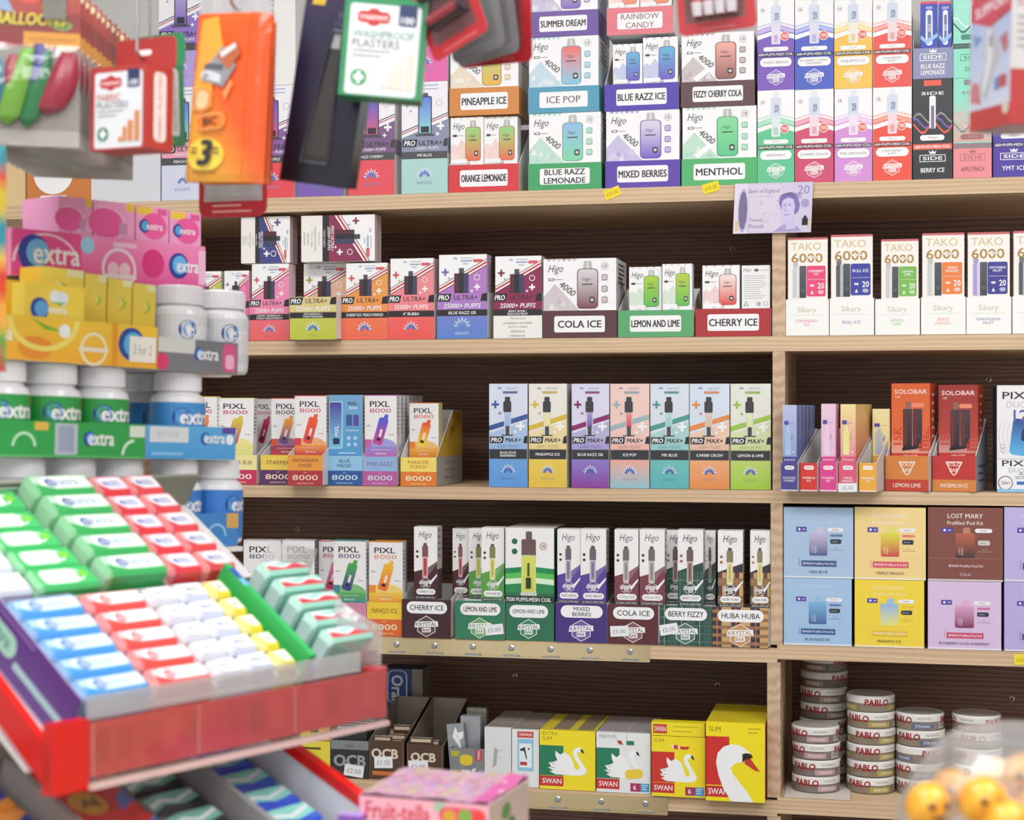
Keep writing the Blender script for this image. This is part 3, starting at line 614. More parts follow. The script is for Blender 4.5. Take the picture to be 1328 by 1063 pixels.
def d_swan(F, bg, blk, head, extra=None):
    F.rect(0, 0, 1, 1, bg); F.rect(0, .23, .43, .74, blk); F.text(head, .05, .93 if '\n' not in head else .9, .06, mix(bg, '#222222', .75), .34, .006, 0, 0, 'l')
    swan(F); F.rect(.0, .055, .43, .225, '#c3302c'); F.text('SWAN', .22, .14, .085, '#f6efec', .34, .014)
    if extra == 'label': F.rr(.53, .24, .86, .4, .4, '#e6c83a', None, .12)
    if extra:
        F.rect(.63, .03, .82, .17, '#a8305a'); F.text('6', .71, .1, .08, '#f6f0f2', .1, .01); F.rect(.82, .03, .98, .17, '#4a9ac8'); F.bars(.84, .96, .14, .07, 3, '#dcecf6', .5)
def d_swan_head(F):
    q = lambda p: ((p[0] - 920) / 300, 1 - (p[1] - 335) / 420); Y = '#f0dc1e'
    F.rect(0, 0, 1, 1, Y); F.rect(0, .2, .4, .82, '#cb2f2a'); F.text('SLIM', .05, .915, .06, '#6a6420', .2, .006, 0, 0, 'l'); F.bars(.72, .94, .93, .88, 2, '#a89a20', .5)
    F.rect(0, .05, .42, .19, '#c3302c'); F.text('SWAN', .21, .12, .075, '#f6efec', .34, .014)
    F.poly([q(p) for p in ((1050,755),(1010,690),(985,620),(972,550),(980,500),(1010,465),(1050,450),(1095,455),(1125,475),(1150,500),(1125,545),(1105,543),(1070,550),(1048,575),(1055,605),(1090,650),(1130,700),(1162,755))], '#edf0f0')
    F.poly([q(p) for p in ((1113,520),(1145,518),(1165,548),(1196,592),(1168,585),(1118,552))], '#c23a2e'); F.poly([q(p) for p in ((1106,500),(1125,494),(1150,498),(1160,516),(1140,524),(1120,530),(1106,548))], '#28201f')
def d_sticker(F, t='£5.00', col='#e9e9ea', tc='#8c8f98'):
    F.rect(0, 0, 1, 1, col); F.text(t, .5, .48, .4, tc, .7, .01)
# ================================================================== builders for cartons on the shelves
def faces(m, w, d, h, z0=0):
    return {'fr': Face(m, (-w/2, -d/2, z0), (1, 0, 0), (0, 0, 1), w, h), 'rt': Face(m, (w/2, -d/2, z0), (0, 1, 0), (0, 0, 1), d, h),
            'tp': Face(m, (-w/2, -d/2, z0 + h), (1, 0, 0), (0, 1, 0), w, d), 'lf': Face(m, (-w/2, d/2, z0), (0, -1, 0), (0, 0, 1), d, h)}
def carton(name, label, cat, x0, x1, yt, yb, Y, d, draw, base=None, side=None, top=None, col=WHT, sc=None, tc=None, group=None, hf=None, band=None, bcol=None, rz=0., mat='printed_card', zt=None, sticker=None, bow=0.):
    X0, X1, Zt, Zb = span(x0, x1, yt, yb, Y)
    if base is not None: Zb = base
    if zt is not None: Zt = zt
    w, h = X1 - X0, Zt - Zb; sc = sc or col; tc = tc or col
    loc = ((X0 + X1)/2, Y + d/2, Zb)
    if hf is None:
        m = M(); m.box(-w/2, w/2, -d/2, d/2, 0, h, col, rt=sc, lf=sc, tp=tc); F = faces(m, w, d, h)
        F['fr'].line(.02, .997, .98, .997, .006, mix(col, '#000000', .15))
        draw(F['fr']);
        if side: side(F['rt']); side(F['lf'])
        if top: top(F['tp'])
        if sticker:
            t = thing(name, label, cat, loc, rz, group); obj(m, 'carton', mat, t)
        else:
            t = tag(obj(m, name, mat, None, loc, rz), label, cat, group)
    else:
        t = thing(name, label, cat, loc, rz, group); g = .0012
        hb = h * hf; m = M(); m.box(-w/2, w/2, -d/2, d/2, 0, hb, bcol or col, tp=WHT); F = faces(m, w, d, hb); band(F['fr'])
        obj(m, 'tray', mat, t)
        m = M(); m.box(-w/2 + g, w/2 - g, -d/2 + g, d/2 - g, hb + .0002, h, col, rt=sc, lf=sc, tp=tc); F = faces(m, w - 2*g, d - 2*g, h - hb - .0002, hb + .0002); draw(F['fr'])
        if side: side(F['rt']); side(F['lf'])
        obj(m, 'lid', mat, t)
    if sticker: price(t, w, d, h, *sticker)
    return {'o': t, 'z1': Zt, 'X0': X0, 'X1': X1, 'Y': Y, 'd': d, 'zb': Zb}
def price(t, w, d, h, u, v, sw=.024, sh=.014, rot=0., text='£5.00', col='#e6e7e9', tc='#8c8f98', off=.0014):
    """a small price sticker stuck on the front, centre at share (u, v) of the front"""
    m = M(); a = math.cos(rot), math.sin(rot)
    o = Vector((-w/2 + u*w, -d/2 - off, v*h)); U = Vector((a[0], 0, a[1])); V = Vector((-a[1], 0, a[0]))
    b = o - U*sw/2 - V*sh/2; bk = Vector((0, .0006, 0))
    q = [b, b + U*sw, b + U*sw + V*sh, b + V*sh]
    m.hexa([q[0], q[1], q[1] + bk, q[0] + bk, q[3], q[2], q[2] + bk, q[3] + bk], col)
    d_sticker(Face(m, b, U, V, sw, sh, 3), text, col, tc)
    s = obj(m, 'price_sticker', 'matte_paper', t); s['label'] = 'small price sticker'
def tray(name, label, cat, x0, x1, yf, yb, Y, d, draw, base=None, hb=None, col=WHT, cs=None, group=None, rz=0., sl=.35, sticker=None, side=None, inner='#e6e4e2', backh=None, mat='printed_card'):
    """open display tray: low printed front, sides rising to the back"""
    X0, X1, Zt, Zb = span(x0, x1, yf, yb, Y)
    if base is not None: Zb = base
    w, hf = X1 - X0, Zt - Zb; hb = hf if hb is None else hb; cs = cs or col; T = .0009
    t = thing(name, label, cat, ((X0 + X1)/2 - math.sin(rz)*d/2, Y + math.cos(rz)*d/2, Zb), rz, group); m = M()
    m.box(-w/2, w/2, -d/2, -d/2 + T, 0, hf, inner, fr=col); m.box(-w/2, w/2, d/2 - T, d/2, 0, hb, inner, bk=cs); m.box(-w/2, w/2, -d/2 + T, d/2 - T, 0, T, inner)
    prof = [(-d/2 + T, 0), (d/2 - T, 0), (d/2 - T, hb), (-d/2 + T + d*sl, hb), (-d/2 + T, hf)]
    if hb <= hf + 1e-5: prof = [(-d/2 + T, 0), (d/2 - T, 0), (d/2 - T, hb), (-d/2 + T, hf)]
    m.prism(prof, -w/2, -w/2 + T, cs, inner, inner); m.prism(prof, w/2 - T, w/2, inner, cs, inner)
    F = faces(m, w, d, hf); draw(F['fr'])
    if side: side(F['rt'])
    obj(m, 'tray', mat, t)
    if sticker: price(t, w, d, hf, *sticker)
    return {'o': t, 'X0': X0, 'X1': X1, 'Y': Y, 'd': d, 'zb': Zb + T + .0002, 'zf': Zt, 'z1': Zb + hb, 'rz': rz, 'fc': ((X0 + X1)/2, Y)}
def pack(name, label, x0, x1, yt, T, dy, d, draw, vis=None, side=None, sc=WHT, col=WHT, tc=None, group=None, rz=0., tilt=0., lift=0., cat='vape pack', back=None):
    """one slim pack standing in a tray T, its face at T.Y + dy"""
    Y = T['Y'] + dy; ym = 531
    X0, X1 = P(x0, yt, Y).x, P(x1, yt, Y).x; Zt = P((x0 + x1)/2, yt, Y).z; zb = T['zb'] + lift
    X0 = max(X0, T['X0'] + .0019); X1 = min(X1, T['X1'] - .0019) if tilt == 0 else X1
    w, h = X1 - X0, Zt - zb; m = M(); m.box(-w/2, w/2, -d/2, d/2, 0, h, col, rt=sc, lf=sc, tp=tc or col)
    F = faces(m, w, d, h); v0 = max((T['zf'] - zb) / h - .01, 0) if vis is None else vis
    draw(F['fr'].sub(0, v0, 1, 1))
    if side: side(F['rt'].sub(0, v0, 1, 1))
    lx, ly = (X0 + X1)/2, Y + d/2; rt = T.get('rz', 0.)
    if rt:
        fx, fy = T['fc']; ax, ay = lx - fx, ly - fy; lx, ly = fx + ax*math.cos(rt) - ay*math.sin(rt), fy + ax*math.sin(rt) + ay*math.cos(rt); rz += rt
    o = obj(m, name, 'printed_card', None, (lx, ly, zb), rz)
    if tilt: o.rotation_euler = (tilt, 0, rz)
    return tag(o, label, cat, group)
def row_of(o, n, dy, labels, group, dx=0.):
    for i in range(n):
        k = copy_thing(o, labels(i), group); k.location = (o.location.x + dx*(i+1), o.location.y + dy*(i+1), o.location.z)

# ================================================================== top shelf
EPS = .0006
B1 = SHL[1] + EPS; Y0 = .003
G1 = 'boxed vapes on the top shelf'
hi = {}
def higo_closed(key, nm, x0, x1, yt, yband, yb, tint, c1, c2, bcol, where, base, seed=1, st=False, Y=Y0, d=.1, thin=False, group=G1):
    hi[key] = carton('vape_carton', f'white vape carton with {nm}, {where}', 'carton', x0, x1, yt, yb, Y, d, lambda F: d_higo(F, tint, c1, c2, seed, st), base=base, side=lambda F: side_higo(F, tint, seed),
        hf=(yb - yband) / (yb - yt), band=lambda F: d_band(F, key.split('|')[0], bcol, bold=.014 if thin else .042), bcol=bcol, sc='#ecebea', group=group)
def higo_open(key, nm, x0, x1, yband, yb, tint, bcol, where, base, packs, side_h, Y=Y0, d=.1, group=G1, pg=None, flav=None, tc='#3a3638', thin=False):
    T = tray('vape_display_tray', f'{nm}, {where}', 'display tray', x0, x1, yband, yb, Y, d, lambda F: d_band(F, key.split('|')[0], bcol, tcol=tc, bold=.014 if thin else .042), base=base, hb=side_h, col=bcol, cs='#ecebea', group=group, sl=.9)
    hi[key] = T
    for i, (a, b, yt, kind, c1, c2, lb) in enumerate(packs):
        pack('vape_pack', lb, a, b, yt, T, .004 + .003 * (i % 2), .024, (lambda F: d_higo_back(F)) if kind == 'back' else (lambda F, c1=c1, c2=c2, i=i: d_higo_pack(F, tint, c1, c2, i + 2, flav)), group=pg)
higo_open('ORANGE LEMONADE', 'red vape tray reading ORANGE LEMONADE', 582, 673, 213, 248, '#e8b09a', '#d2373c', 'on the top shelf below the orange box', B1, [(583, 627, 152, 'f', '#8fd07a', '#e06a4a', 'green to red vape pack in the ORANGE LEMONADE tray, left of the pair'), (628, 671, 151, 'f', '#8fd07a', '#e06a4a', 'green to red vape pack in the ORANGE LEMONADE tray, right of the pair')], .1045, flav='ORANGE LEMONADE', pg='packs in the orange lemonade tray')
higo_closed('BLUE RAZZ\nLEMONADE', 'green band reading BLUE RAZZ LEMONADE', 685, 780, 146, 212, 247, '#7cc7a8', '#8fb6e2', '#7ed3a0', '#3f9f62', 'below ICE POP', B1, 2)
higo_closed('MIXED BERRIES', 'purple band reading MIXED BERRIES', 785, 882, 143, 208, 243, '#8d7cc9', '#d9d3e2', '#6f54c2', '#5b3fa6', 'on the top shelf left of MENTHOL', B1, 3)
higo_closed('MENTHOL', 'green band reading MENTHOL', 884, 982, 138, 205, 240, '#7cc79a', '#86d69c', '#58c285', '#4fae69', 'on the top shelf above the banknote', B1, 4, True)
z = hi['ORANGE LEMONADE']['zb']; zO = P(628, 150, Y0).z
m = None
T = carton('vape_carton', 'white vape carton with orange band reading PINEAPPLE ICE', 'carton', 583, 673, 52, 149.5, Y0, .1, lambda F: d_higo(F, '#d9b98a', '#a9cc7a', '#e2b04a', 5), base=zO + .0012, side=lambda F: side_higo(F, '#d9b98a', 5), hf=.37, band=lambda F: d_band(F, 'PINEAPPLE ICE', '#d0843c'), bcol='#d0843c', sc='#ecebea', group=G1)
higo_closed('ICE POP', 'sky-blue band reading ICE POP', 685, 777, 47, 112, 146, '#86b9cf', '#ea6a60', '#7fc4dd', '#4f97b5', 'second layer of the top shelf', hi['BLUE RAZZ\nLEMONADE']['z1'] + .0003, 6, thin=True)
higo_open('BLUE RAZZ ICE', 'violet-blue vape tray reading BLUE RAZZ ICE', 784, 880, 108, 143, '#8a9cd0', '#4b3aa8', 'second layer of the top shelf', hi['MIXED BERRIES']['z1'] + .0003, [(795, 833, 57, 'f', '#5fb1d2', '#6a55c0', 'blue to violet vape pack in the BLUE RAZZ ICE tray, further back of the two'), (834, 880, 48, 'f', '#5fb1d2', '#6a55c0', 'blue to violet vape pack in the BLUE RAZZ ICE tray, taller right one')], .107, pg='packs in the blue razz tray', flav='BLUE RAZZ ICE')
higo_closed('FIZZY CHERRY COLA', 'brown band reading FIZZY CHERRY COLA', 883, 979, 42, 105, 138, '#9a7b80', '#eda79c', '#8a5a58', '#5b3c40', 'second layer of the top shelf', hi['MENTHOL']['z1'] + .0003, 7, True)
higo_closed('SUMMER DREAM', 'purple band reading SUMMER DREAM', 685, 776, -52, 14, 47, '#9a8ac2', '#e0d8ea', '#7f66b8', '#6a4c9c', 'highest layer, above ICE POP', hi['ICE POP']['z1'] + .0003, 8)
higo_open('RAINBOW\nCANDY', 'pink vape tray reading RAINBOW CANDY', 787, 873, 9, 44, '#efb2a4', '#df7480', 'highest layer, above BLUE RAZZ ICE', hi['BLUE RAZZ ICE']['zb'] + .1075, [(789, 829, -48, 'f', '#f0b89a', '#ea8a6a', 'peach vape pack in the RAINBOW CANDY tray, left of the pair'), (830, 871, -48, 'f', '#f0b89a', '#ea8a6a', 'peach vape pack in the RAINBOW CANDY tray, right of the pair')], .104, tc='#8a5a5c', pg='packs in the rainbow tray', thin=True)
# tall two-tone cartons, left part of the top shelf
def tall(x0, x1, yt, yb, c1, c2, fl, lb, Y=Y0, base=None, d=.05, **k):
    return carton('vape_carton', lb, 'carton', x0, x1, yt, yb, Y, d, lambda F: d_tall(F, c1, c2, fl, **k), base=base, sc='#e4e2e4', group='tall vape cartons on the top shelf', side=lambda F: (F.rect(0, .36, 1, .5, mix(c1, '#ffffff', .2)), F.rect(0, 0, 1, .31, '#e6e4e4')))
mb = tall(521, 580.5, 106, 253, '#8790a8', '#a9d0cb', 'MR BLUE', 'tall pale teal vape carton reading MR BLUE on the top shelf', base=B1)
tall(452, 512, 108, 256, '#7a5a86', '#e0515a', 'RAZZ CHERRY', 'tall red and plum vape carton reading RAZZ CHERRY on the top shelf', base=B1, cap1='#4a62c8', cap2='#d05a78')
tall(385, 446, 110, 258, '#8a7ac2', '#7a5cae', 'GRAPE ICE', 'tall violet vape carton on the top shelf behind the black hair colour pack', base=B1)
tall(322, 382, 111, 260, '#8a5a9a', '#e04a52', 'RED APPLE', 'tall red vape carton on the top shelf behind the orange razor bag', base=B1, cap1='#4a62c8', cap2='#d05a78')
t1 = tall(210, 264, 113, 265, '#e6a0b4', '#cfd3e4', 'PEACH ICE', 'tall pink and pale lilac vape carton behind the pink gum boxes', base=B1)
tall(521, 580.5, -43, 105, '#e58ac0', '#e063aa', 'PINK LEMONADE', 'tall bright pink vape carton on top of MR BLUE', base=mb['z1'] + .0003)
tall(206, 262, -38, 112, '#8f72c4', '#b49ad8', 'GRAPE', 'tall purple and white vape carton standing on the pink and pale lilac carton', base=t1['z1'] + .0003, cap1='#b8b0d8', cap2='#7c5ab8')
def d_barcode(F):
    F.rect(0, 0, 1, 1, '#e9e7e4'); r = random.Random(3)
    for i in range(16): F.rect(.3, .5 + .02*i, .55, .5 + .02*i + .004 + .009*r.random(), '#3a3a3c'); F.L[0] -= 1
tall_b = carton('plain_carton', 'plain white carton back with a barcode, behind the razor bag on the top shelf', 'carton', 322, 383, -36, 110.5, Y0, .05, d_barcode, base=P(352, 111, Y0).z + .0006)
def d_camera(F):
    F.rect(0, 0, .49, 1, '#c8783c', '#d4813f'); F.rect(.49, 0, 1, 1, '#d4d5da'); F.circ(.2, .36, .15, '#eeeeec', 28); F.rr(.1, -.0, .3, .1, .2, '#eeeeec')
    F.poly([(.19, .56), (.22, .58), (.29, .53), (.335, .4), (.27, .38), (.22, .47)], '#76756f'); F.line(.49, 0, .49, 1, .004, '#efe2d2')
carton('camera_box', 'orange and pale grey box picturing a white round camera on the top shelf', 'box', 35, 208, 150, 268, .004, .08, d_camera, base=B1, sc='#d4d5da')
carton('cream_box', 'plain cream box at the left end of the top shelf', 'box', -40, 33, 190, 270, .01, .08, lambda F: F.rect(0, 0, 1, 1, '#dcc08e'), base=B1, col='#dcc08e')
# slim bar cartons, right part of the top shelf
BR = SHR[1] + EPS
KR = [('MIXED BERRIES', '#7a55b8', '#c3b2e6', 982.5, 1030, -2, 116.5), ('BLUEBERRY CHERRY\nCRANBERRY', '#4a5fc0', '#a9b6e8', 1031, 1081, -3, 115.5), ('PINEAPPLE ICE', '#f2bf52', '#f7dfa6', 1082, 1131, -4, 114), ('STRAWBERRY\nBURST', '#e8564e', '#f3a9a2', 1132.5, 1182, -6, 112.5)]
KR2 = [('SPEARMINT', '#5fc08e', '#a9dfc2', 982.5, 1030, 117, 235), ('SUMMER DREAM', '#cc4a6c', '#e9a7b8', 1031, 1081, 116, 234.5), ('PINK LEMONADE', '#cf8fd0', '#e8c8e8', 1082.5, 1131, 115, 233.5), ('STRAWBERRY\nBURST', '#e8503f', '#f3a08f', 1132.5, 1182, 113, 232.5)]
cn = {'#7a55b8': 'purple', '#4a5fc0': 'blue', '#f2bf52': 'yellow', '#e8564e': 'red', '#5fc08e': 'green', '#cc4a6c': 'crimson', '#cf8fd0': 'lilac', '#e8503f': 'red'}
for (a, b) in zip(KR2, KR):
    for lv, q in enumerate((a, b)):
        nm, col, c2, x0, x1, yt, yb = q
        where = 'on the top shelf' if lv == 0 else 'in the upper layer'
        r = carton('vape_carton', f'slim white and {cn[col]} vape carton reading {nm.replace(chr(10), " ")} {where}', 'carton', x0, x1, yt, yb, Y0, .1, lambda F: d_krys600(F, col, c2, nm), base=BR if lv == 0 else z1 + .0003, sc='#e8e6e6', group='slim bar vape cartons', side=lambda F: F.rect(0, 0, 1, .62, mix(col, '#ffffff', .2)))
        z1 = r['z1']
r = carton('vape_carton', 'black vape carton reading BERRY ICE with orange waves on the top shelf', 'carton', 1184, 1235, 102, 231.5, Y0, .1, lambda F: d_side(F, '#2f2f33', '#3b3b3f', 'BERRY ICE', '#e8604e', '#7a5ab0'), base=BR, col='#2f2f33', group='ribbon logo vape cartons')
T = tray('vape_display_tray', 'lilac-grey vape tray reading BLUE RAZZ LEMONADE on the black carton', 'display tray', 1184, 1236, 62, 101, Y0, .1, lambda F: d_side(F, '#8d90b4', None, 'BLUE RAZZ\nLEMONADE', '#fff', '#fff', '#eef0f8', full=False), base=r['z1'] + .0003, hb=.105, col='#8d90b4', cs='#d8d8e4', sl=.5, group='ribbon logo vape cartons')
for i, (a, b) in enumerate(((1194, 1216), (1218, 1235))):
    pack('vape_pack', 'blue vape pack in the lilac-grey tray, ' + ('left of the two' if i == 0 else 'right of the two'), a, b, 2, T, .003, .02, lambda F: d_side_pack(F, '#3b4fb4', '#d84a6a'), col='#3b4fb4', sc='#2f409a', group='blue vape packs in the lilac-grey tray')
r = carton('vape_carton', 'pink vape carton with mint top reading APPLE PEACH on the top shelf', 'carton', 1236.5, 1286, 101, 230.5, Y0, .1, lambda F: d_side(F, '#e88d92', '#8fdcc4', 'APPLE PEACH', '#8a8388', '#ecb8b8', '#a8686c', cap='#8a4a50'), base=BR, col='#e88d92', sc='#e2a0a0', group='ribbon logo vape cartons')
carton('vape_carton', 'mint green vape carton in the upper layer behind the support bandage box', 'carton', 1236.5, 1289, -28, 100, Y0, .1, lambda F: d_side(F, '#8fdcc4', '#a3e6d2', 'SODA', '#4a5a5a', '#d8f4ec', '#4a8a7a'), base=r['z1'] + .0003, col='#8fdcc4', group='ribbon logo vape cartons')
r = carton('vape_carton', 'violet vape carton reading YMT ICE at the right end of the top shelf', 'carton', 1288, 1342, 100, 229, Y0, .1, lambda F: d_side(F, '#4f3a9c', '#5a46a8', 'YMT ICE', '#3a2f6a', '#8a7ac8', '#efeef8'), base=BR, col='#4f3a9c', group='ribbon logo vape cartons')
carton('vape_carton', 'violet vape carton on top of YMT ICE behind the bandage box', 'carton', 1288, 1342, -30, 99, Y0, .1, lambda F: d_side(F, '#4f3a9c', '#5a46a8', 'GRAPE', '#3a2f6a', '#8a7ac8', '#efeef8'), base=r['z1'] + .0003, col='#4f3a9c', group='ribbon logo vape cartons')
# banknote taped over the shelf edge, with the two yellow tags
def banknote():
    X0, X1, Zt, Zb = span(953.5, 1054.5, 237, 302, -.003); w, h = X1 - X0, Zt - Zb
    t = thing('banknote', 'purple twenty pound banknote taped over the top shelf edge', 'banknote', ((X0+X1)/2, -.003, Zb)); m = M()
    a, b = -w/2, w/2; n = 12
    for i in range(n):                    # slightly curled polymer sheet with thickness
        u0, u1 = a + w*i/n, a + w*(i+1)/n; y = lambda u: -.0012 * math.sin((u - a)/w * math.pi)
        m.hexa([(u0 - .003*(1), y(u0), 0), (u1 - .003*(1), y(u1), 0), (u1 - .003, y(u1) + .0003, 0), (u0 - .003, y(u0) + .0003, 0), (u0, y(u0), h), (u1, y(u1), h), (u1, y(u1) + .0003, h), (u0, y(u0) + .0003, h)], '#d6cfe0')
    F = Face(m, (a - .003, -.0014, 0), (1, 0, 0), (.003, 0, h), w, h, 2)
    F.rect(0, 0, 1, 1, '#ddd5e4'); F.rect(.17, 0, 1, 1, '#cfc6de'); F.rect(.2, .04, .6, .96, '#d6cddd')
    F.rr(.02, .05, .06, .25, .3, '#d9bf9c'); F.rr(.95, .06, .985, .26, .3, '#d9c2a2')
    F.text('Bank of England', .38, .83, .1, '#6a6480', .4, .0, .3); F.text('20', .885, .85, .17, '#8f86b4', .16, .0); F.rect(.2, .73, .5, .735, '#8a83a4')
    F.circ(.115, .46, .055, '#7d7394', 20, 4.6 * w / h * .65); F.ring(.115, .46, .064, .004, '#a49cbc', 24, k=4.4 * w / h * .65)
    F.text('Twenty\nPounds', .29, .2, .085, '#7a7392', .2, .0, .35)
    r = random.Random(2)
    for i in range(26):
        u, v = .2 + .36*r.random(), .06 + .6*r.random(); F.rect(u, v, u + .03, v + .012, mix('#b9a9c8', '#d8c8a8', r.random())); F.L[0] -= 1
    F.up(); hp = [(.60, .5), (.575, .58), (.585, .7), (.63, .77), (.70, .8), (.77, .77), (.82, .68), (.845, .55), (.83, .42), (.79, .36), (.76, .4), (.64, .4)]
    F.poly([(.52, .02), (.6, .12), (.7, .2), (.82, .12), (.88, .02)], '#a9a0cc'); F.poly(hp, '#8378b0'); F.poly([(.66, .24), (.78, .3), (.8, .08), (.68, .06)], '#c9c0e0')
    F.poly([(.625, .42), (.61, .55), (.625, .64), (.69, .7), (.76, .66), (.785, .52), (.77, .38), (.73, .27), (.68, .24), (.64, .3)], '#cdc5e6')
    for x in (.65, .715): F.rect(x - .02, .535, x + .02, .55, '#6a609a'); F.rect(x - .024, .58, x + .024, .588, '#8a80b4')
    F.line(.665, .53, .655, .44, .006, '#9a90c4'); F.rect(.65, .425, .685, .435, '#8a80b4'); F.rect(.65, .35, .71, .362, '#7a70aa')
    for i in range(9): F.ring(.6 + .03*i, .72 + .05*math.sin(i*.4), .022, .006, '#6f64a2', 8); F.L[0] -= 1
    F.up(); F.rect(.88, .14, .955, .28, '#3a3640'); F.circ(.918, .3, .022, '#3a3640', 10); F.rr(.86, .5, .96, .66, .4, '#a79cc4')
    obj(m, 'note_sheet', 'matte_paper', t)
banknote()
def shelf_tag(shelf, px, py, rot, lb, sw=.024, sh=.014, kR=False, text='£50.00'):
    p = P(px, py, -.0008); t = shelf; base = shelf.matrix_world
    m = M(); a = math.cos(rot), math.sin(rot); U = Vector((a[0], 0, a[1])); V = Vector((-a[1], 0, a[0]))
    b = Vector((p.x, -SD/2 - .0008, p.z)) - U*sw/2 - V*sh/2; bk = Vector((0, .0006, 0)); q = [b, b + U*sw, b + U*sw + V*sh, b + V*sh]
    m.hexa([q[0], q[1], q[1] + bk, q[0] + bk, q[3], q[2], q[2] + bk, q[3] + bk], '#ecd63c'); d_sticker(Face(m, b, U, V, sw, sh, 3), text, '#ecd63c', '#a8952a')
    o = obj(m, 'price_tag', 'matte_paper', t); o['label'] = lb
shelf_tag(shelfo[1], 794, 250, .35, 'yellow price tag under MIXED BERRIES'); shelf_tag(shelfo[1], 922, 243, .25, 'yellow price tag under MENTHOL')
shelf_tag(shelfo[4, 'R'], 1327, 855, .05, 'yellow price tag at the right end')

# ================================================================== second shelf
B2, B2R = SHL[2] + EPS, SHR[2] + EPS
G2 = 'vape trays on the second shelf'
U = [  # x0 x1 ytop yband(ytop of printed tray) yb, c1, c2, flavour, bottom, pack x offset
 (243, 287, 352, 392, 445, '#b9c45a', '#c9d060', 'LEMON LIME', 'lotus', 0, 'lime'),
 (288, 323, 351, 390, 444.5, '#e2689c', '#b05ab0', 'STRAWBERRY ICE', 'lotus', 3, 'magenta'),
 (324, 375, 342, 388, 444, '#e888ae', '#e2605e', "STRAW' GRAPEFRUIT /\nSTRAW' DRAGONFRUIT", 'lotus', 2, 'coral pink'),
 (376, 436, 341, 385, 442.5, '#d9c58a', '#b7bf3a', 'KIWI BANANA /\nSTRAW BANANA', 'lotus', 15, 'lime green'),
 (443, 503, 341, 384, 443, '#e69a4a', '#e8684e', 'CHERRY ICE / PEACH MANGO', 'lotus', 6, 'orange'),
 (503.5, 563, 335, 382, 441, '#e88a8e', '#e8564e', "4'' BUBBA", 'lotus', 3, 'coral red'),
 (567, 632, 330, 380, 439, '#b07ac0', '#5a82c8', 'BLUE RAZZ GB', 'word', 2, 'blue and violet'),
 (640, 703, 332, 380, 437, '#8a2a52', '#7a2448', 'BERRY BOMB /\nDRAGON FRUIT', 'white', 0, 'burgundy')]
utop = {}
for (x0, x1, yt, yf, yb, c1, c2, fl, bt, ox, cw) in U:
    nm = fl.split('\n')[0].strip(' /').replace("''", '"')
    bt2 = 'with a printed nicotine warning' if bt == 'white' else f'reading {nm}'
    kw = ox > 9
    T = tray('vape_display_tray', f'{cw} vape tray {bt2}, second shelf', 'display tray', x0, x1, yf, yb, -.022 if kw else .002, .05 if kw else .085, lambda F: d_ultra_low(F, c1, c2, fl, bt), base=B2, hb=.052 if kw else .07, col=c2, cs='#e9e7e6', group=G2, sl=.6)
    k = pack('vape_pack', f'white and {cw} vape pack in the tray {bt2}', x0 + ox, x1 + min(ox, 9), yt, T, .004, .03, lambda F: d_ultra_top(F, c1, c2), vis=None, sc=mix(c1, '#f4f0ee', .55), group='vape packs on the second shelf') if ox < 10 else None
    if k is None:
        T2 = dict(T); T2['X1'] = T['X1'] + .03
        k = pack('vape_pack', f'white and {cw} vape pack behind the tray {bt2}', x0 + ox, x1 + 15, yt, T2, .056, .03, lambda F: d_ultra_top(F, mix(c1, '#e8b09a', .7), c2), vis=None, sc='#e8cdbc', group='vape packs on the second shelf'); k.location.z = B2 + .0003
    utop[x0] = (k, yt)
# the two wide packs lying on their sides on top of the second row
def lying(name, lb, x0, x1, yt, d, k, draw_args, Y, base):
    X0, X1, Zt, Zb = span(x0, x1, yt, 341, Y); w, h = X1 - X0, Zt - base; m = M(); m.box(-w/2, w/2, -d/2, d/2, 0, h, '#ece7e3', rt='#e3c6c4', lf='#e3c6c4')
    F = Face(m, (-w/2, -d/2, h), (0, 0, -1), (1, 0, 0), h, w)     # print turned a quarter: its top points right
    c1, c2, warn = draw_args
    G = F.sub(0, .5, 1, 1); G.rect(0, 0, 1, 1, '#f1edea'); G = F.sub(0, .42, 1, 1); d_ultra_top(G, c1, c2)
    L = F.sub(0, .28, 1, .46); L.rect(0, 0, 1, 1, '#2a2326'); L.rect(0, .55, 1, 1, c1); L.text('PRO ULTRA+', .5, .82, .22, '#f0e8ea', .9, .02, .2); L.text('25000+ PUFFS', .5, .55, .2, '#f8eeee', .8, .016, .2); L.text('STRAW CHERRY', .5, .2, .12, '#f0f0f0', .7, .01)
    B = F.sub(0, 0, 1, .29); B.rect(0, 0, 1, 1, '#ebe7e2'); B.text('This product\ncontains nicotine\nwhich is a highly\naddictive\nsubstance', .5, .5, .105, '#4a4648', .8, .004, gap=1.6)
    Face(m, (w/2, -d/2, 0), (0, 1, 0), (0, 0, 1), d, h).rect(.4, 0, .7, 1, mix(c1, '#ffffff', .5))
    return tag(obj(m, name, 'printed_card', None, ((X0 + X1)/2, Y + d/2, base)), lb, 'vape pack', 'vape packs lying on the second row')
zt = max(k.location.z + max(v.co.z for v in k.data.vertices) for k, y in (utop[324], utop[376], utop[443])) + .0006
lying('vape_pack', 'blue and white vape pack lying sideways on the second row, left of the two', 313, 376, 281, .033, 0, ('#3f4684', '#3a4a9a', 1), .012, zt)
lying('vape_pack', 'burgundy and white vape pack lying sideways on the second row, right of the two', 391, 486, 279, .033, 0, ('#8a3254', '#8a2a4a', 1), .008, zt)
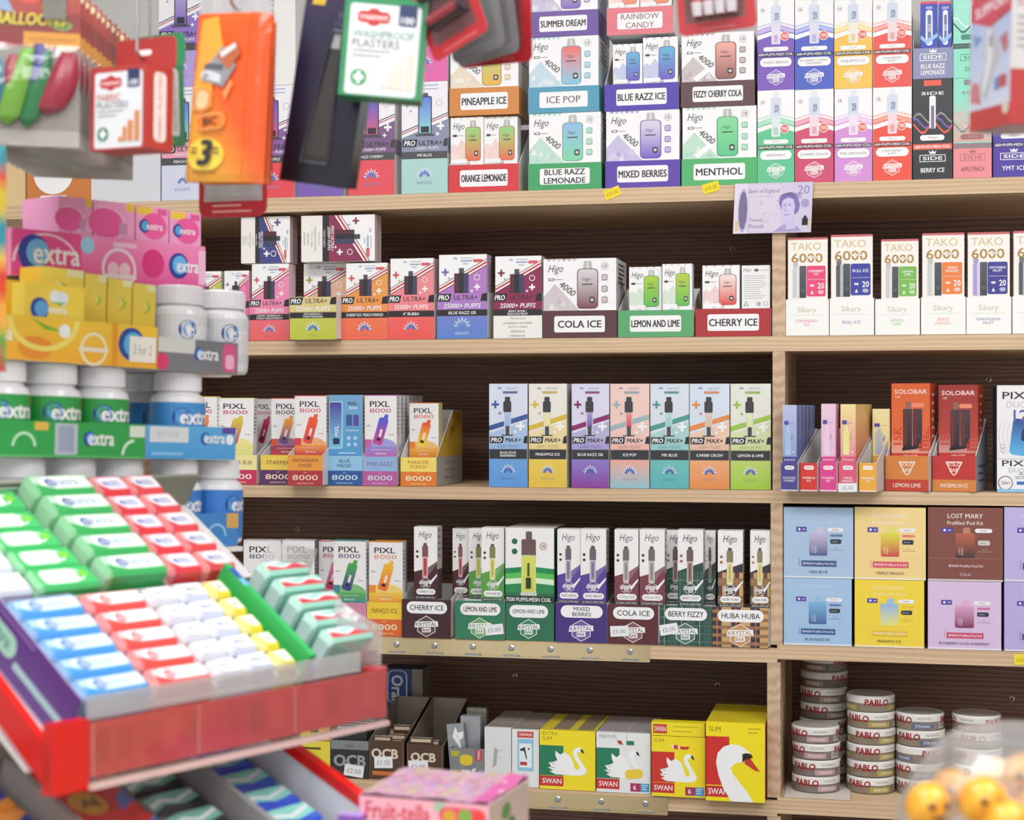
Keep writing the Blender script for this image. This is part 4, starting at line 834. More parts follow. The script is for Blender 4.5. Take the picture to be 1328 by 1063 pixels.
# wide display cartons on the second shelf
def higo2(nm, x0, x1, yt, yband, yb, tint, c1, c2, bcol, lb, seed): return carton('vape_carton', lb, 'carton', x0, x1, yt, yb, Y0, .1, lambda F: d_higo(F, tint, c1, c2, seed), base=B2, side=lambda F: side_higo(F, tint, seed), hf=(yb - yband)/(yb - yt), band=lambda F: d_band(F, nm, bcol), bcol=bcol, sc='#ecebea', group=G2)
higo2('COLA ICE', 703.5, 800, 335, 402, 437, '#a58f98', '#d4d0d2', '#7a3f48', '#59373d', 'white vape carton with brown band reading COLA ICE on the second shelf', 9)
T = tray('vape_display_tray', 'green vape tray reading LEMON AND LIME on the second shelf', 'display tray', 801.5, 899, 402, 435.5, Y0, .1, lambda F: d_band(F, 'LEMON AND LIME', '#5aa36c'), base=B2, hb=.075, col='#5aa36c', cs='#ecebea', sl=.9, group=G2)
pack('vape_pack', 'lime green vape pack in the LEMON AND LIME tray, shorter left one', 816, 858, 346, T, .012, .024, lambda F: d_higo_pack(F, '#b5cfae', '#a8cc3c', '#5ab554', 3), group='packs in the lemon and lime tray')
pack('vape_pack', 'lime green vape pack in the LEMON AND LIME tray, taller right one', 859, 905, 342, T, .003, .024, lambda F: d_higo_pack(F, '#b5cfae', '#b4cc3c', '#5ab554', 4), group='packs in the lemon and lime tray')
T = tray('vape_display_tray', 'red vape tray reading CHERRY ICE on the second shelf', 'display tray', 902, 1000, 400, 434.5, Y0, .1, lambda F: d_band(F, 'CHERRY ICE', '#aa2e33'), base=B2, hb=.04, col='#aa2e33', cs='#ecebea', sl=.9, group=G2)
pack('vape_pack', 'red and white vape pack in the CHERRY ICE tray', 911, 959, 344, T, .003, .024, lambda F: d_higo_pack(F, '#d9a8a8', '#eeded8', '#d8403c', 5), group='packs in the cherry ice tray')
pack('vape_pack', 'vape pack with its printed back outwards in the CHERRY ICE tray', 962, 999, 344, T, .004, .024, d_higo_back, group='packs in the cherry ice tray')
# tall white and gold packs, right bay
TK = [('STRAWBERRY\nICE', '#e2457a', 1019, 1075, 308, 388, 433, 1022, 1076, '#c9c9c8', 'pink'), ('BULL ICE', '#3a3f9c', 1076, 1133.5, 304, 386.5, 433, 1077, 1135, '#55565e', 'blue'), ('LEMON\nLIME', '#77b650', 1135, 1193, 310, 387.5, 432, 1143, 1194, '#c9c9c8', 'green'),
      ('TRIPLE\nMANGO', '#e8803c', 1194.5, 1252.5, 302, 385, 431.5, 1194.5, 1252, '#c9c9c8', 'orange'), ('KIWI PASSION\nFRUIT', '#3f3c90', 1253.5, 1311.5, 301, 385, 430.5, 1254, 1311, '#a99ad0', 'indigo'), ('BLUE\nRAZZ', '#4a7ac0', 1313, 1371, 299, 384, 430, 1314, 1370, '#55565e', 'sky blue')]
for (nm, col, x0, x1, yt, yf, yb, p0, p1, dev, cw) in TK:
    fl = nm.replace('\n', ' ')
    T = tray('vape_display_tray', f'white vape tray with gold lettering and {cw} words {fl}', 'display tray', x0, x1, yf, yb, Y0, .1, lambda F: d_tako_band(F, col, fl if len(fl) < 9 else nm), base=B2R, hb=.055, col='#f0eeea', cs='#e9e6e0', sl=.7, group='white and gold vape trays')
    pack('vape_pack', f'white and gold vape pack with a {cw} panel in the {fl} tray', p0, p1, yt, T, .002, .024, lambda F: d_tako(F, col, nm, dev), group='white and gold vape packs', sc='#e6e0d6', side=lambda F: F.bars(.15, .85, .9, .3, 7, '#8a8680', .4, 3))

# ================================================================== third shelf
B3, B3R = SHL[3] + EPS, SHR[3] + EPS
G3 = 'vape trays on the third shelf'
ps = lambda F: F.bars(.2, .8, .85, .4, 8, '#8a8890', .5, 6)
def pixl_tray(x0, x1, yf, yb, ca, cb, nm, tcol, lb, base, d=.15, hb=.075, Y=Y0, sl=.55, group=G3, side=None, cs='#e2dfdc', **k):
    return tray('vape_display_tray', lb, 'display tray', x0, x1, yf, yb, Y, d, lambda F: d_pixl_band(F, ca, cb, nm, tcol), base=base, hb=hb, col=ca, cs=cs, sl=sl, group=group, side=side, **k)
PK = 'white vape packs with tilted devices'
T = pixl_tray(240, 282, 590, 629, '#efe08a', '#c02a50', 'LEMON', '#a06a40', 'pale yellow and crimson vape tray behind the blue gum bottles', B3)
pack('vape_pack', 'white and yellow vape pack behind the blue gum bottle', 243, 281, 514, T, .004, .016, lambda F: d_pixl(F, '#e88a3a', '#d83a4a', '#efd06a', '#e8a03c', '#c02a50'), group=PK, side=ps)
T = pixl_tray(285, 333, 590, 629, '#ece29c', '#c22a58', 'HUBBA BUB', '#9a5a6a', 'cream and crimson vape tray reading HUBBA BUB', B3)
pack('vape_pack', 'white and pink vape pack with a yellow and plum device, in front of STARMIX', 280, 327, 516, dict(T, X0=-9, X1=9), .006, .016, lambda F: d_pixl(F, '#d8c03c', '#b8366a', '#dfe08a', '#e8d87a', '#c02a60'), group=PK, side=ps, tc='#eaa0b8', tilt=-.06)
T = pixl_tray(338, 383, 590, 628.5, '#e9cb52', '#5a2a62', 'STARMIX', '#5a3a3a', 'yellow and dark purple vape tray reading STARMIX', B3)
pack('vape_pack', 'white vape pack with a pink device at the back of the STARMIX tray', 329, 356, 517, dict(T, X0=-9), .075, .016, lambda F: d_pixl(F, '#d83a6a', '#c02a58', '#e8e0e0', '#efe8e8', '#c83a6a'), group=PK, side=ps)
pack('vape_pack', 'white vape pack with an orange and purple device in the STARMIX tray', 352, 390, 516, dict(T, X1=9), .035, .016, lambda F: d_pixl(F, '#efa02c', '#5a3a8a', '#d8503c', '#8a3a6a', '#3a3a40'), group=PK, side=ps)
T = pixl_tray(373, 418.5, 590, 630, '#e69a3c', '#b0333f', 'HAWAIIAN\nOASIS', '#7a3a2a', 'orange and red vape tray reading HAWAIIAN OASIS', B3, Y=-.022)
pack('vape_pack', 'white vape pack with an orange red device in the HAWAIIAN OASIS tray', 381, 423, 512.5, dict(T, X1=9), .026, .016, lambda F: d_pixl(F, '#ea5a2c', '#e0484a', '#d8384a', '#ee9a3a', '#d84a5a'), group=PK, side=ps)
T = pixl_tray(424, 470, 591, 629.5, '#92c3e4', '#2a5a9c', 'BLUE\nMAGIC', '#28405e', 'sky blue and dark blue vape tray reading BLUE MAGIC', B3)
o = pack('vape_pack', 'blue vape pack with its back outwards, front of the BLUE MAGIC tray', 424, 470, 512, T, .004, .016, d_pixl_back, group=PK, col='#3a84bc', sc='#e4e2e2', side=ps)
T = pixl_tray(470.5, 515, 592, 630, '#8fb4dc', '#b85a9c', 'PINK RAZZ', '#8a5a9a', 'light blue and pink vape tray reading PINK RAZZ', B3, d=.155)
o = pack('vape_pack', 'white vape pack with a pink and blue device, front of the PINK RAZZ tray', 472, 515, 512, T, .004, .016, lambda F: d_pixl(F, '#4a5ad0', '#c8468c', '#c060a8', '#8a8ad8', '#c0508c'), group=PK, side=ps, sc='#d6d3d2')
row_of(o, 6, .0215, lambda i: f'white vape pack standing {("just","second","third","fourth","fifth","last")[i]} behind the front PINK RAZZ pack', PK)
T = pixl_tray(519.5, 566, 593, 631.5, '#efd86a', '#e07a2a', 'PARADISE\nPUNCH', '#c05a3a', 'yellow and orange vape tray reading PARADISE PUNCH with a nicotine notice on its side', B3, d=.155, hb=.112, sl=.62, side=None, cs='#b9b4ac')
t = T['o'].children[0]
m = M(); F = Face(m, ((T['X1'] - T['X0'])/2, -T['d']/2, 0), (0, 1, 0), (0, 0, 1), T['d'], .112, 3)
F.poly([(.02, .38), (.98, .38), (.98, .98), (.64, .98)], '#d8b23c'); F.poly([(.5, .6), (.98, .85), (.98, .98), (.64, .98)], '#b98a2c'); F.rect(0, 0, 1, .38, '#b4afa8'); F.text('The product contains\nnicotine which is a highly\naddictive substance', .5, .2, .05, '#3c3a3a', .85, .006, gap=1.9); F.text('PIXL', .6, .75, .07, '#5a3a2a', .3, .02)
o = obj(m, 'side_print', 'printed_card', T['o'])
pack('vape_pack', 'white and yellow vape pack leaning in the PARADISE PUNCH tray', 531, 570, 522, dict(T, X0=-9, X1=9), .03, .016, lambda F: d_pixl(F, '#e8502c', '#ecd63c', '#e8802c', '#efb03c', '#d8604a'), group=PK, side=lambda F: F.rect(0, 0, 1, 1, '#d8c88a'), rz=-.1)
# seven tall cartons
PM = [('BLUE SOUR\nRASPBERRY', '#6aa2d8', '#5a98d8', '#d5dbea', '#3a5a9c', 'blue', 634.5, 684), ('PINEAPPLE ICE', '#e6c858', '#e0bd48', '#e6e2da', '#d6b83c', 'yellow', 686, 735), ('BLUE RAZZ GB', '#8a7ac8', '#8a3a9c', '#d8d6ea', '#8a2a6a', 'purple', 741.5, 790), ('ICE POP', '#e8a89a', '#8cc0cc', '#ecc9c0', '#9ab4ba', 'pale blue', 791.5, 842), ('MR BLUE', '#6cbcb8', '#5ab0b4', '#d5dce6', '#4a9a92', 'teal', 843.5, 893.5), ('CARIBB CRUSH', '#e8a878', '#e08a48', '#cfdbe8', '#e08a4a', 'orange', 894.5, 946), ('LEMON & LIME', '#b9d06a', '#9cc43c', '#dfe0d6', '#9cc04a', 'lime green', 947.5, 999.5)]
lq = ('#8ab0dc', '#e8dc8a', '#6a4ab0', '#d83a4a', '#8acabc', '#d8b08a', '#d4dc9a')
for i, (nm, c1, c2, bg, st, cw, x0, x1) in enumerate(PM):
    carton('vape_carton', f'tall {cw} vape carton reading {nm.replace(chr(10), " ")} on third shelf', 'carton', x0, x1, 497.5, 634, Y0, .045, lambda F: d_promax(F, c1, c2, bg, st, nm, lq[i]), base=B3, sc=mix(bg, '#c8c6c6', .4), group='seven tall vape cartons on the third shelf', side=lambda F: F.rect(0, 0, 1, .34, '#dedcd8'))
# slim trays, right bay
TH3 = [('BLUE RAZZ\nCHERRY', '#4a4a90', 1012.5, 1036, .1, 'indigo'), ('WATERMELON\nICE', '#d23a34', 1037.5, 1061.5, .1, 'red'), ('STRAWBERRY\nICE', '#d8468c', 1062.5, 1086.5, .1, 'magenta'), ('TRIPLE\nMANGO', '#d85a7c', 1087.5, 1112.5, .1, 'rose'), ('PINEAPPLE\nICE', '#e8a83a', 1114, 1138, .1, 'amber')]
GT = 'slim vape trays on the third shelf'
tt = []; RZ = -.22; SX = -math.sin(RZ)
for i, (nm, col, x0, x1, d, cw) in enumerate(TH3):
    tt.append(tray('vape_display_tray', f'slim {cw} vape tray reading {nm.replace(chr(10), " ")}' + (', empty inside' if i == 1 else ''), 'display tray', x0, x1 - 1.2, 600, 637.5, -.03, .11, lambda F: d_thin_band(F, col, nm), base=B3R, hb=.085, col=col, cs='#d6d0cc', sl=.95, group=GT, inner='#dcd9d8', rz=RZ))
price(tt[3]['o'], tt[3]['X1'] - tt[3]['X0'], .11, tt[3]['zf'] - B3R, .5, .14, .026, .012, .03, '£5.00')
GP = 'slim vape packs in the right bay'
o = pack('vape_pack', 'slim light blue vape pack, front one in the indigo tray', 1014, 1036, 525, tt[0], .002, .017, lambda F: d_thin(F, '#b9c4e2', '#8a98cc', '#8ab4d8', 'BLUE RAZZ', '#4a4a90'), group=GP, sc='#7a86c0', side=lambda F: F.rect(0, 0, 1, 1, '#5a64a8', '#8a94c8'), col='#b4bce0')
row_of(o, 4, .0195*math.cos(RZ), lambda i: f'slim blue vape pack {("right behind the front one","third from the front","fourth from the front","rearmost")[i]} in the indigo tray', GP, .0195*SX)
pack('vape_pack', 'slim pink vape pack in the magenta tray', 1064, 1086.5, 523.5, tt[2], .002, .017, lambda F: d_thin(F, '#e8c8dc', '#e0b4d4', '#e8c4d8', 'STRAWBERRY', '#d8468c'), group=GP, sc='#e07aa8', side=lambda F: F.rect(0, 0, 1, 1, '#d8568c', '#e8b0cc'))
o = pack('vape_pack', 'slim yellow and pink vape pack, front one in the rose tray', 1089, 1112, 524, tt[3], .002, .017, lambda F: d_thin(F, '#ecdc9a', '#e07a9c', '#dfe07a', 'TRIPLE MANGO', '#d85a7c'), group=GP, sc='#e0a04a', side=lambda F: F.rect(0, 0, 1, 1, '#d8604a', '#ecc87a'), col='#ecdc9a')
row_of(o, 4, .0195*math.cos(RZ), lambda i: f'slim orange-sided vape pack {("right behind the front one","third from the front","fourth from the front","rearmost")[i]} in the rose tray', GP, .0195*SX)
pack('vape_pack', 'slim pale yellow vape pack at the back of the amber tray', 1117, 1140, 530, dict(tt[4], X1=9), .07, .017, lambda F: d_thin(F, '#ece0a8', '#e8d88a', '#9aa4d0', 'PINEAPPLE', '#e8a83a'), group=GP, sc='#e4d490')
def sp(F): F.rect(0, 0, 1, 1, '#c84a2c'); F.bars(.3, .8, .85, .3, 6, '#e8b8a0', .4, 8)
T = tray('vape_display_tray', 'orange and red vape tray reading LEMON LIME', 'display tray', 1147.5, 1205, 591, 638.5, Y0, .09, lambda F: d_solo_band(F, '#d0803c', '#c0402f', 'LEMON LIME'), base=B3R, hb=.095, col='#d0803c', cs='#d9d6d2', sl=.9, group='orange and red vape trays', rz=-.24)
pack('vape_pack', 'orange vape pack with twin dark devices, tilted in the LEMON LIME tray', 1151, 1202, 497, T, .02, .04, lambda F: d_solo(F, '#d8703c', '#d8602c', '#d0402f'), vis=.29, rz=0., side=sp, sc='#c84a2c', col='#c84a2c', group='orange and red vape packs', lift=.001)
T = tray('vape_display_tray', 'red and orange vape tray reading WATERMELON ICE', 'display tray', 1208.5, 1266, 591, 639, Y0, .085, lambda F: d_solo_band(F, '#bb3430', '#d0803c', 'WATERMELON ICE'), base=B3R, hb=.1, col='#bb3430', cs='#a9aab0', sl=.9, group='orange and red vape trays', rz=-.24, side=lambda F: F.bars(.2, .8, .7, .3, 3, '#5a6468', .5))
pack('vape_pack', 'dark red vape pack with twin dark devices in WATERMELON ICE tray', 1211, 1265, 499, T, .025, .04, lambda F: d_solo(F, '#b84a3c', '#9a2f2a', '#c83a30'), vis=.3, side=sp, sc='#7a2a28', col='#a83430', group='orange and red vape packs', lift=.001)
def d_duo(F):
    F.rect(0, 0, 1, 1, '#e6e5e6'); F.text('PIXL', .44, .905, .065, '#26242a', .64, .03, fit=True); F.text('DUO', .42, .82, .06, '#c4c4c6', .64, .012)
    for i in range(6): F.ring(.76, .53, .3 + .085*i, .02, '#d3d2d6', 14, 150, 215)
    F.rr(.3, .34, .86, .68, .15, '#58aee0', '#28408c', -.12); F.rr(.52, .47, .72, .6, .4, '#22305c', None, -.12); F.text('12', .5, .715, .11, '#5a5aa0', .6, .02); F.ring(.12, .43, .05, .01, GRY); F.ring(.12, .39, .05, .01, GRY)
    F.rect(0, 0, 1, .31, '#e8e8ea'); F.text('PIXL', .42, .27, .055, '#26242a', .62, .03, fit=True); F.text('DUO', .42, .205, .045, '#b4b4b8', .6, .012); F.text('BLUE\nEDITION', .58, .155, .028, '#3a4a6a', .6, .01); F.ring(.18, .085, .16, .02, '#55585e'); F.text('2IN1', .18, .085, .03, '#3a3c42', .22, .01); F.rect(.42, .07, 1, .1, '#3a6ab8'); F.rect(0, 0, 1, .03, '#8ac0e4')
    F.rect(0, .308, 1, .314, '#b8b8bc')
carton('vape_carton', 'tall white carton with a blue vape device at the right edge of the third shelf', 'carton', 1293, 1354, 499.5, 640, Y0, .09, d_duo, base=B3R, sc='#2a3c5c', group='tall vape cartons in the right bay')

# ================================================================== fourth shelf
B4, B4R = SHL[4] + EPS, SHR[4] + EPS
G4 = 'vape trays on the fourth shelf'
PK4 = 'white vape packs on the fourth shelf'
T = pixl_tray(310, 400, 785, 823, '#d8b8c8', '#c05a88', 'GRAPE ICE', '#8a4a6a', 'pale pink vape tray behind the wrapped mint sticks', B4, hb=.06, group=G4)
for i, (a, b) in enumerate(((316, 364), (366, 408))):
    pack('vape_pack', 'white vape pack with a dark purple device ' + ('behind the clear film on the rack' if i else 'left of the clear film sheet'), a, b, 700, dict(T, X1=9), .004 + .002*i, .016, lambda F: d_pixl(F, '#4a3a7a', '#5a4a8a', '#b8b0b8', '#d0c8d0', '#4a4850'), group=PK4, side=ps, sc='#55545a' if i else '#dddada')
T = pixl_tray(404, 475, 781, 823, '#cf86a4', '#b8577f', 'PINK\nLEMONADE', '#8a3a5a', 'dusky pink vape tray left of MANGO ICE', B4, hb=.06, group=G4)
pack('vape_pack', 'white and crimson vape pack in the dusky pink tray', 409, 449, 701, T, .028, .016, lambda F: d_pixl(F, '#d88aa8', '#c02a60', '#c82a68', '#d03a74', '#c83a6a'), group=PK4, side=ps)
pack('vape_pack', 'white vape pack with green and blue device in the dusky pink tray', 432.5, 475, 700.5, T, .004, .016, lambda F: d_pixl(F, '#4aa84a', '#3a3a8c', '#3a8a90', '#5ab04a', '#34346a'), group=PK4, side=ps, tc='#7ab8a8')
T = pixl_tray(476, 521, 781, 824, '#ecc83c', '#d8652a', 'MANGO ICE', '#7a5a1a', 'yellow and orange vape tray reading MANGO ICE', B4, hb=.065, group=G4)
pack('vape_pack', 'white vape pack with a yellow and orange device in the MANGO ICE tray', 477, 522, 702, dict(T, X1=9), .004, .016, lambda F: d_pixl(F, '#efb82c', '#e86a2c', '#e8942c', '#efc83c', '#e08a6a'), group=PK4, side=ps, tc='#e8a04a')
pack('vape_pack', 'white vape pack just behind the yellow and orange device pack', 479, 524, 701, dict(T, X1=9), .03, .016, lambda F: d_pixl(F, '#efb82c', '#e86a2c', '#e8942c', '#efc83c', '#e08a6a'), group=PK4, side=ps, tc='#e8a04a')
KG, KP = 'bar vape trays on the fourth shelf', 'bar vape packs on the fourth shelf'
TART = {'B': ('#3a5f52', '#2b4840', '#8ab0a0'), 'H': ('#c9a066', '#3a3340', '#d8804a')}
kr = [('CHERRY ICE', '#3f2025', '#4a2228', 585, 521, 777, 826, .07, [(537, 567, 683, .01), (587, 608, 685, .045)], '#c04a50', None, None), ('LEMON AND LIME', '#2f7a58', '#58a04a', 654, 590.5, 779, 829, .07, [(608, 634, 685, .035), (624.5, 654, 684, .008)], '#d0cc4a', None, (.80, .27, .027, .015, .12)),
      ('MIXED\nBERRIES', '#43317a', '#5a4498', 787, 720.5, 782, 831.5, .06, [(721, 752.5, 686, .004), (753, 786, 686, .004)], '#8a8aa0', None, None), ('COLA ICE', '#5a2a30', '#7a3f4a', 853.5, 788.5, 784, 834, .05, [(797, 828, 686.5, .006), (829.5, 862, 686.5, .006)], '#a09890', None, (.23, .32, .026, .015, .06)),
      ('BERRY FIZZY', '#4c7060', '#3a6a58', 922.5, 855.5, 785, 836, .05, [(863, 890, 687.5, .03), (879, 912, 687, .004), (914, 928, 688, .03)], '#8a6a60', 'B', (.18, .4, .026, .015, .18)), ('HUBA HUBA', '#b88a58', '#c08a4a', 996.5, 923.5, 787.5, 839, .05, [(931, 963.5, 688, .006), (973, 999, 688, .008)], '#d8c878', 'H', None)]
for (nm, col, col2, x1, x0, yf, yb, hb, pk, liq, tr, st) in kr:
    fl = nm.replace('\n', ' ')
    cw = {'CHERRY ICE': 'dark maroon', 'LEMON AND LIME': 'green', 'MIXED BERRIES': 'purple', 'COLA ICE': 'wine red', 'BERRY FIZZY': 'green tartan', 'HUBA HUBA': 'tan tartan'}[fl]
    T = tray('vape_display_tray', f'{cw} vape tray with hexagon logo reading {fl}, fourth shelf', 'display tray', x0, x1, yf, yb, -.002, .1, lambda F: d_krys_band(F, col, nm, TART.get(tr), mix(col2, '#ffffff', .05)), base=B4, hb=hb, col=col, cs='#dcd9d6', sl=.5, group=KG, inner='#d9d6d3', sticker=st)
    for i, (a, b, yt, dy) in enumerate(pk):
        pos = ('left' if i == 0 else 'right') if len(pk) == 2 else ('left', 'middle', 'right')[i]
        pack('vape_pack', f'slim white and {cw} vape pack, {pos} one in the {fl} tray', a, b, yt, dict(T, X1=T['X1'] + (.02 if b < 990 else .004)), dy, .028, lambda F: d_krystal(F, col2, col, fl, liq, TART.get(tr)), group=KP, sc='#c4c0bd', side=lambda F: (F.rect(0, 0, 1, .42, mix(col, '#8a8a8a', .25)), F.bars(.25, .75, .95, .6, 5, '#6a686a', .5, i)))
carton('vape_carton', 'tall closed green vape carton with large yellow device reading LEMON AND LIME', 'carton', 655.5, 718.5, 684.5, 830, 0, .1, lambda F: d_krys_full(F, '#2c6e50'), base=B4, col='#2c6e50', sc='#2a5a48', tc='#e4e2e0', group=KG)
# stacked square cartons, right bay
LM = [[('MAD BLUE', '#a6c1dc', '#c4bcd8', '#4a5a8c', '#3a5688', '#b4c6dc'), ('BLUE RAZZ ICE', '#a0bfde', '#7ab4d8', '#44609a', '#365a94', '#b4cbe2')], [('TRIPLE MANGO', '#ecd08c', '#dcd84a', '#c8384a', '#d8506c', '#e4dcd4'), ('PINEAPPLE ICE', '#ecd040', '#8ab4e0', '#e4dc6a', '#e0bc3c', '#e8dcae')],
      [('COLA', '#7e4a3f', '#b4624a', '#38302e', '#84463c', '#e6ddd8'), ('BLUEBERRY SOUR RASPBERRY', '#d3bcdc', '#d8a0c4', '#7a2a58', '#c84a6c', '#cfc4e2')], [('BLUE', '#b9aedc', '#c0b0e0', '#5a5aa0', '#4a4a8c', '#cbc4e8'), ('BLACKBERRY', '#b4a8d8', '#b0a0d8', '#4a3a8c', '#4a3a7c', '#c8bfe6')]]
for i, (x0, x1, ym) in enumerate(((1016.5, 1106.5, 749), (1108.5, 1200.5, 751), (1203.5, 1300.5, 753), (1302.5, 1396, 754))):
    for lv in (1, 0):
        nm, bg, a, b, bar, ti = LM[i][lv]
        yb = (840, 842, 844.5, 846)[i]
        cw = (('grey-blue', 'sky blue'), ('buff yellow', 'bright yellow'), ('brown', 'lilac pink'), ('lavender', 'violet'))[i][lv]
        w8 = ('at the top of its stack', 'below the ' + ('grey-blue', 'buff', 'brown', 'lavender')[i] + ' one')[lv]
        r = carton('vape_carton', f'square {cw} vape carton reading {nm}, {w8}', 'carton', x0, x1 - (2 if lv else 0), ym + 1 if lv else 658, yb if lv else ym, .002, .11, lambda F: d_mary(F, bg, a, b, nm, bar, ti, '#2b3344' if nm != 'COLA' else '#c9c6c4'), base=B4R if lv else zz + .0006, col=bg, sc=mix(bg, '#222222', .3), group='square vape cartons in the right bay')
        zz = r['z1']
def rail(x0, x1, y0, y1, shelf, B):
    X0, X1, Zt, Zb = span(x0, x1, y0, y1, -.001); w, h = X1 - X0, Zt - Zb; m = M()
    sx = shelf.matrix_world.translation.x; y = -SD/2
    m.box(X0, X1, y - .0016, y - .0004, Zb, Zt, WHT); m.box(X0, X1, y - .004, y - .0004, Zb - .0008, Zb + .0012, WHT)
    n = max(3, int(w / .055))
    o = obj(m, 'brass_rail', 'brass_strip', shelf); o['label'] = 'shiny brass price rail'
    for i in range(n):
        m = M(); xc = X0 + w * (i + .5) / n; m.lathe([(.0045, 0), (.0045, .0012), (.003, .0022), (0, .0022)], 0, 0, [WHT], 12)
        obj(m, 'rail_screw', 'steel', o, mw=Matrix.Translation((xc, y - .0016, Zb + h*.6)) @ Matrix.Rotation(math.radians(90), 4, 'X'))
        m = M(); m.box(xc - .012, xc + .012, y - .0052, y - .0016, Zb + .001, Zb + .0035, WHT); obj(m, 'rail_clip', 'steel', o)
rail(490, 843, 832, 852, shelfo[4], B4); rail(640, 866, 1029, 1050, shelfo[5], 0)
# ================================================================== bottom shelf, left bay
B5, B5R = SHL[5] + EPS, SHR[5] + EPS
def d_ocb(F, bg, tc, strip=None, orange=True):
    F.rect(0, 0, 1, 1, bg)
    if strip: F.rect(0, .76, 1, 1, strip); F.text('slim', .5, .87, .1, '#4a4c4e', .3, .01, .3); F.text('OCB', .5, .46, .3, tc, .84, .05)
    else:
        F.line(.03, .02, .03, .98, .012, '#8a6a50'); F.line(.97, .02, .97, .98, .012, '#8a6a50'); F.text('OCB', .45, .66, .24, tc, .74, .05); F.text('virgin', .5, .36, .07, '#d9ccb8', .4, .0, .4)
        if orange: F.rect(.1, .1, .9, .2, '#b8622c', '#d07a38')
T = tray('paper_display_box', 'black and grey open box of rolling papers on the bottom shelf', 'display box', 429, 478, 960, 1011, .01, .12, lambda F: d_ocb(F, '#26282a', '#9a9b9c', '#7f8284'), base=B5, hb=.058, col='#26282a', cs='#1c1d1f', inner='#3a3b3c', sl=.9, group='rolling paper boxes', sticker=(.62, .2, .03, .017, -.12, '£2.00'))
def booklet(lb, T, x, dy, w, h, lean, col, edge, grp, lift=0., rz=0.):
    m = M(); d = .0055
    m.box(-w/2, w/2, 0, d, 0, h, col, tp=edge); F = Face(m, (-w/2, 0, 0), (1, 0, 0), (0, 0, 1), w, h); F.rect(.06, .9, .94, .97, edge); F.rect(.1, .06, .9, .1, mix(col, edge, .3))
    F2 = Face(m, (-w/2, 0, h), (1, 0, 0), (0, 1, 0), w, d); F2.rect(.05, .2, .95, .8, mix(edge, '#ffffff', .3))
    o = obj(m, 'rolling_paper_booklet', 'printed_card', None, (x, T['Y'] + dy, T['zb'] + lift + .0004)); o.rotation_euler = (lean, 0, rz)
    return tag(o, lb, 'rolling papers', grp)
for i in range(8):
    booklet(f'black rolling paper booklet with silver top edge, {("first","second","third","fourth","fifth","sixth","seventh","last")[i]} from the front', T, (T['X0'] + T['X1'])/2 + .001 * (i % 2), .004 + .0135*i, .049, .076 + .0012*i, -.05, '#1f2022', '#b9bbbd', 'black rolling paper booklets')
for (x0, x1, yf, yb, nm, st, n) in ((478.5, 524, 960, 1008, 'left', (.42, .44, .028, .017, .04, '£1.50'), 9), (527.5, 575, 966, 1009, 'right', (.32, .4, .03, .018, .03, '£2.00'), 2)):
    T = tray('paper_display_box', f'brown open box of rolling papers with raised lid, {nm} of the two', 'display box', x0, x1, yf, yb, .012, .15, lambda F: d_ocb(F, '#4d3423', '#d8cdb9'), base=B5, hb=.098, col='#4d3423', cs='#2f2119', inner='#8a8072', sl=.97, group='rolling paper boxes', sticker=st)
    w = T['X1'] - T['X0']
    for i in range(n):
        booklet(f'brown rolling paper booklet in the {nm} brown box, {("first","second","third","fourth","fifth","sixth","seventh","eighth","rearmost")[i]} from the front', T, T['X0'] + w * (.36 if i % 3 == 0 else .62 if nm == 'left' else .5), .003 + .0136*i, w * (.5 if nm == 'left' else .62), .061 + (.01 if i in (4, 7) else 0) - (.005 if i % 2 else 0) - .0008*i, -.04, '#4a2f20', '#c4b49c', 'brown rolling paper booklets')
# yellow lighter-flint style packet at the far left
T = tray('yellow_display_tray', 'yellow tray beside the black rolling paper box', 'display tray', 380, 428, 958, 1010, .01, .08, lambda F: (F.rect(0, 0, 1, 1, '#e3d23a'), F.rect(.25, .72, .75, .78, '#4a4420'), F.text('CONES', .55, .45, .09, '#8a7a20', .6, .01), F.rect(0, .95, 1, 1, '#8a8020')), base=B5, hb=.055, col='#e3d23a', sl=.9)
pack('yellow_packet', 'yellow and orange packet with a black square in the yellow tray', 390, 428, 934, T, .004, .02, lambda F: (F.rect(0, 0, 1, 1, '#e6cc3a'), F.hrect(.55, 0, 1, 1, '#e6cc3a', '#dd8a3c'), F.rr(.32, .35, .62, .72, .15, '#2c2a24'), F.rr(.4, .44, .54, .62, .2, '#55503a')), cat='packet', sc='#c9802c')
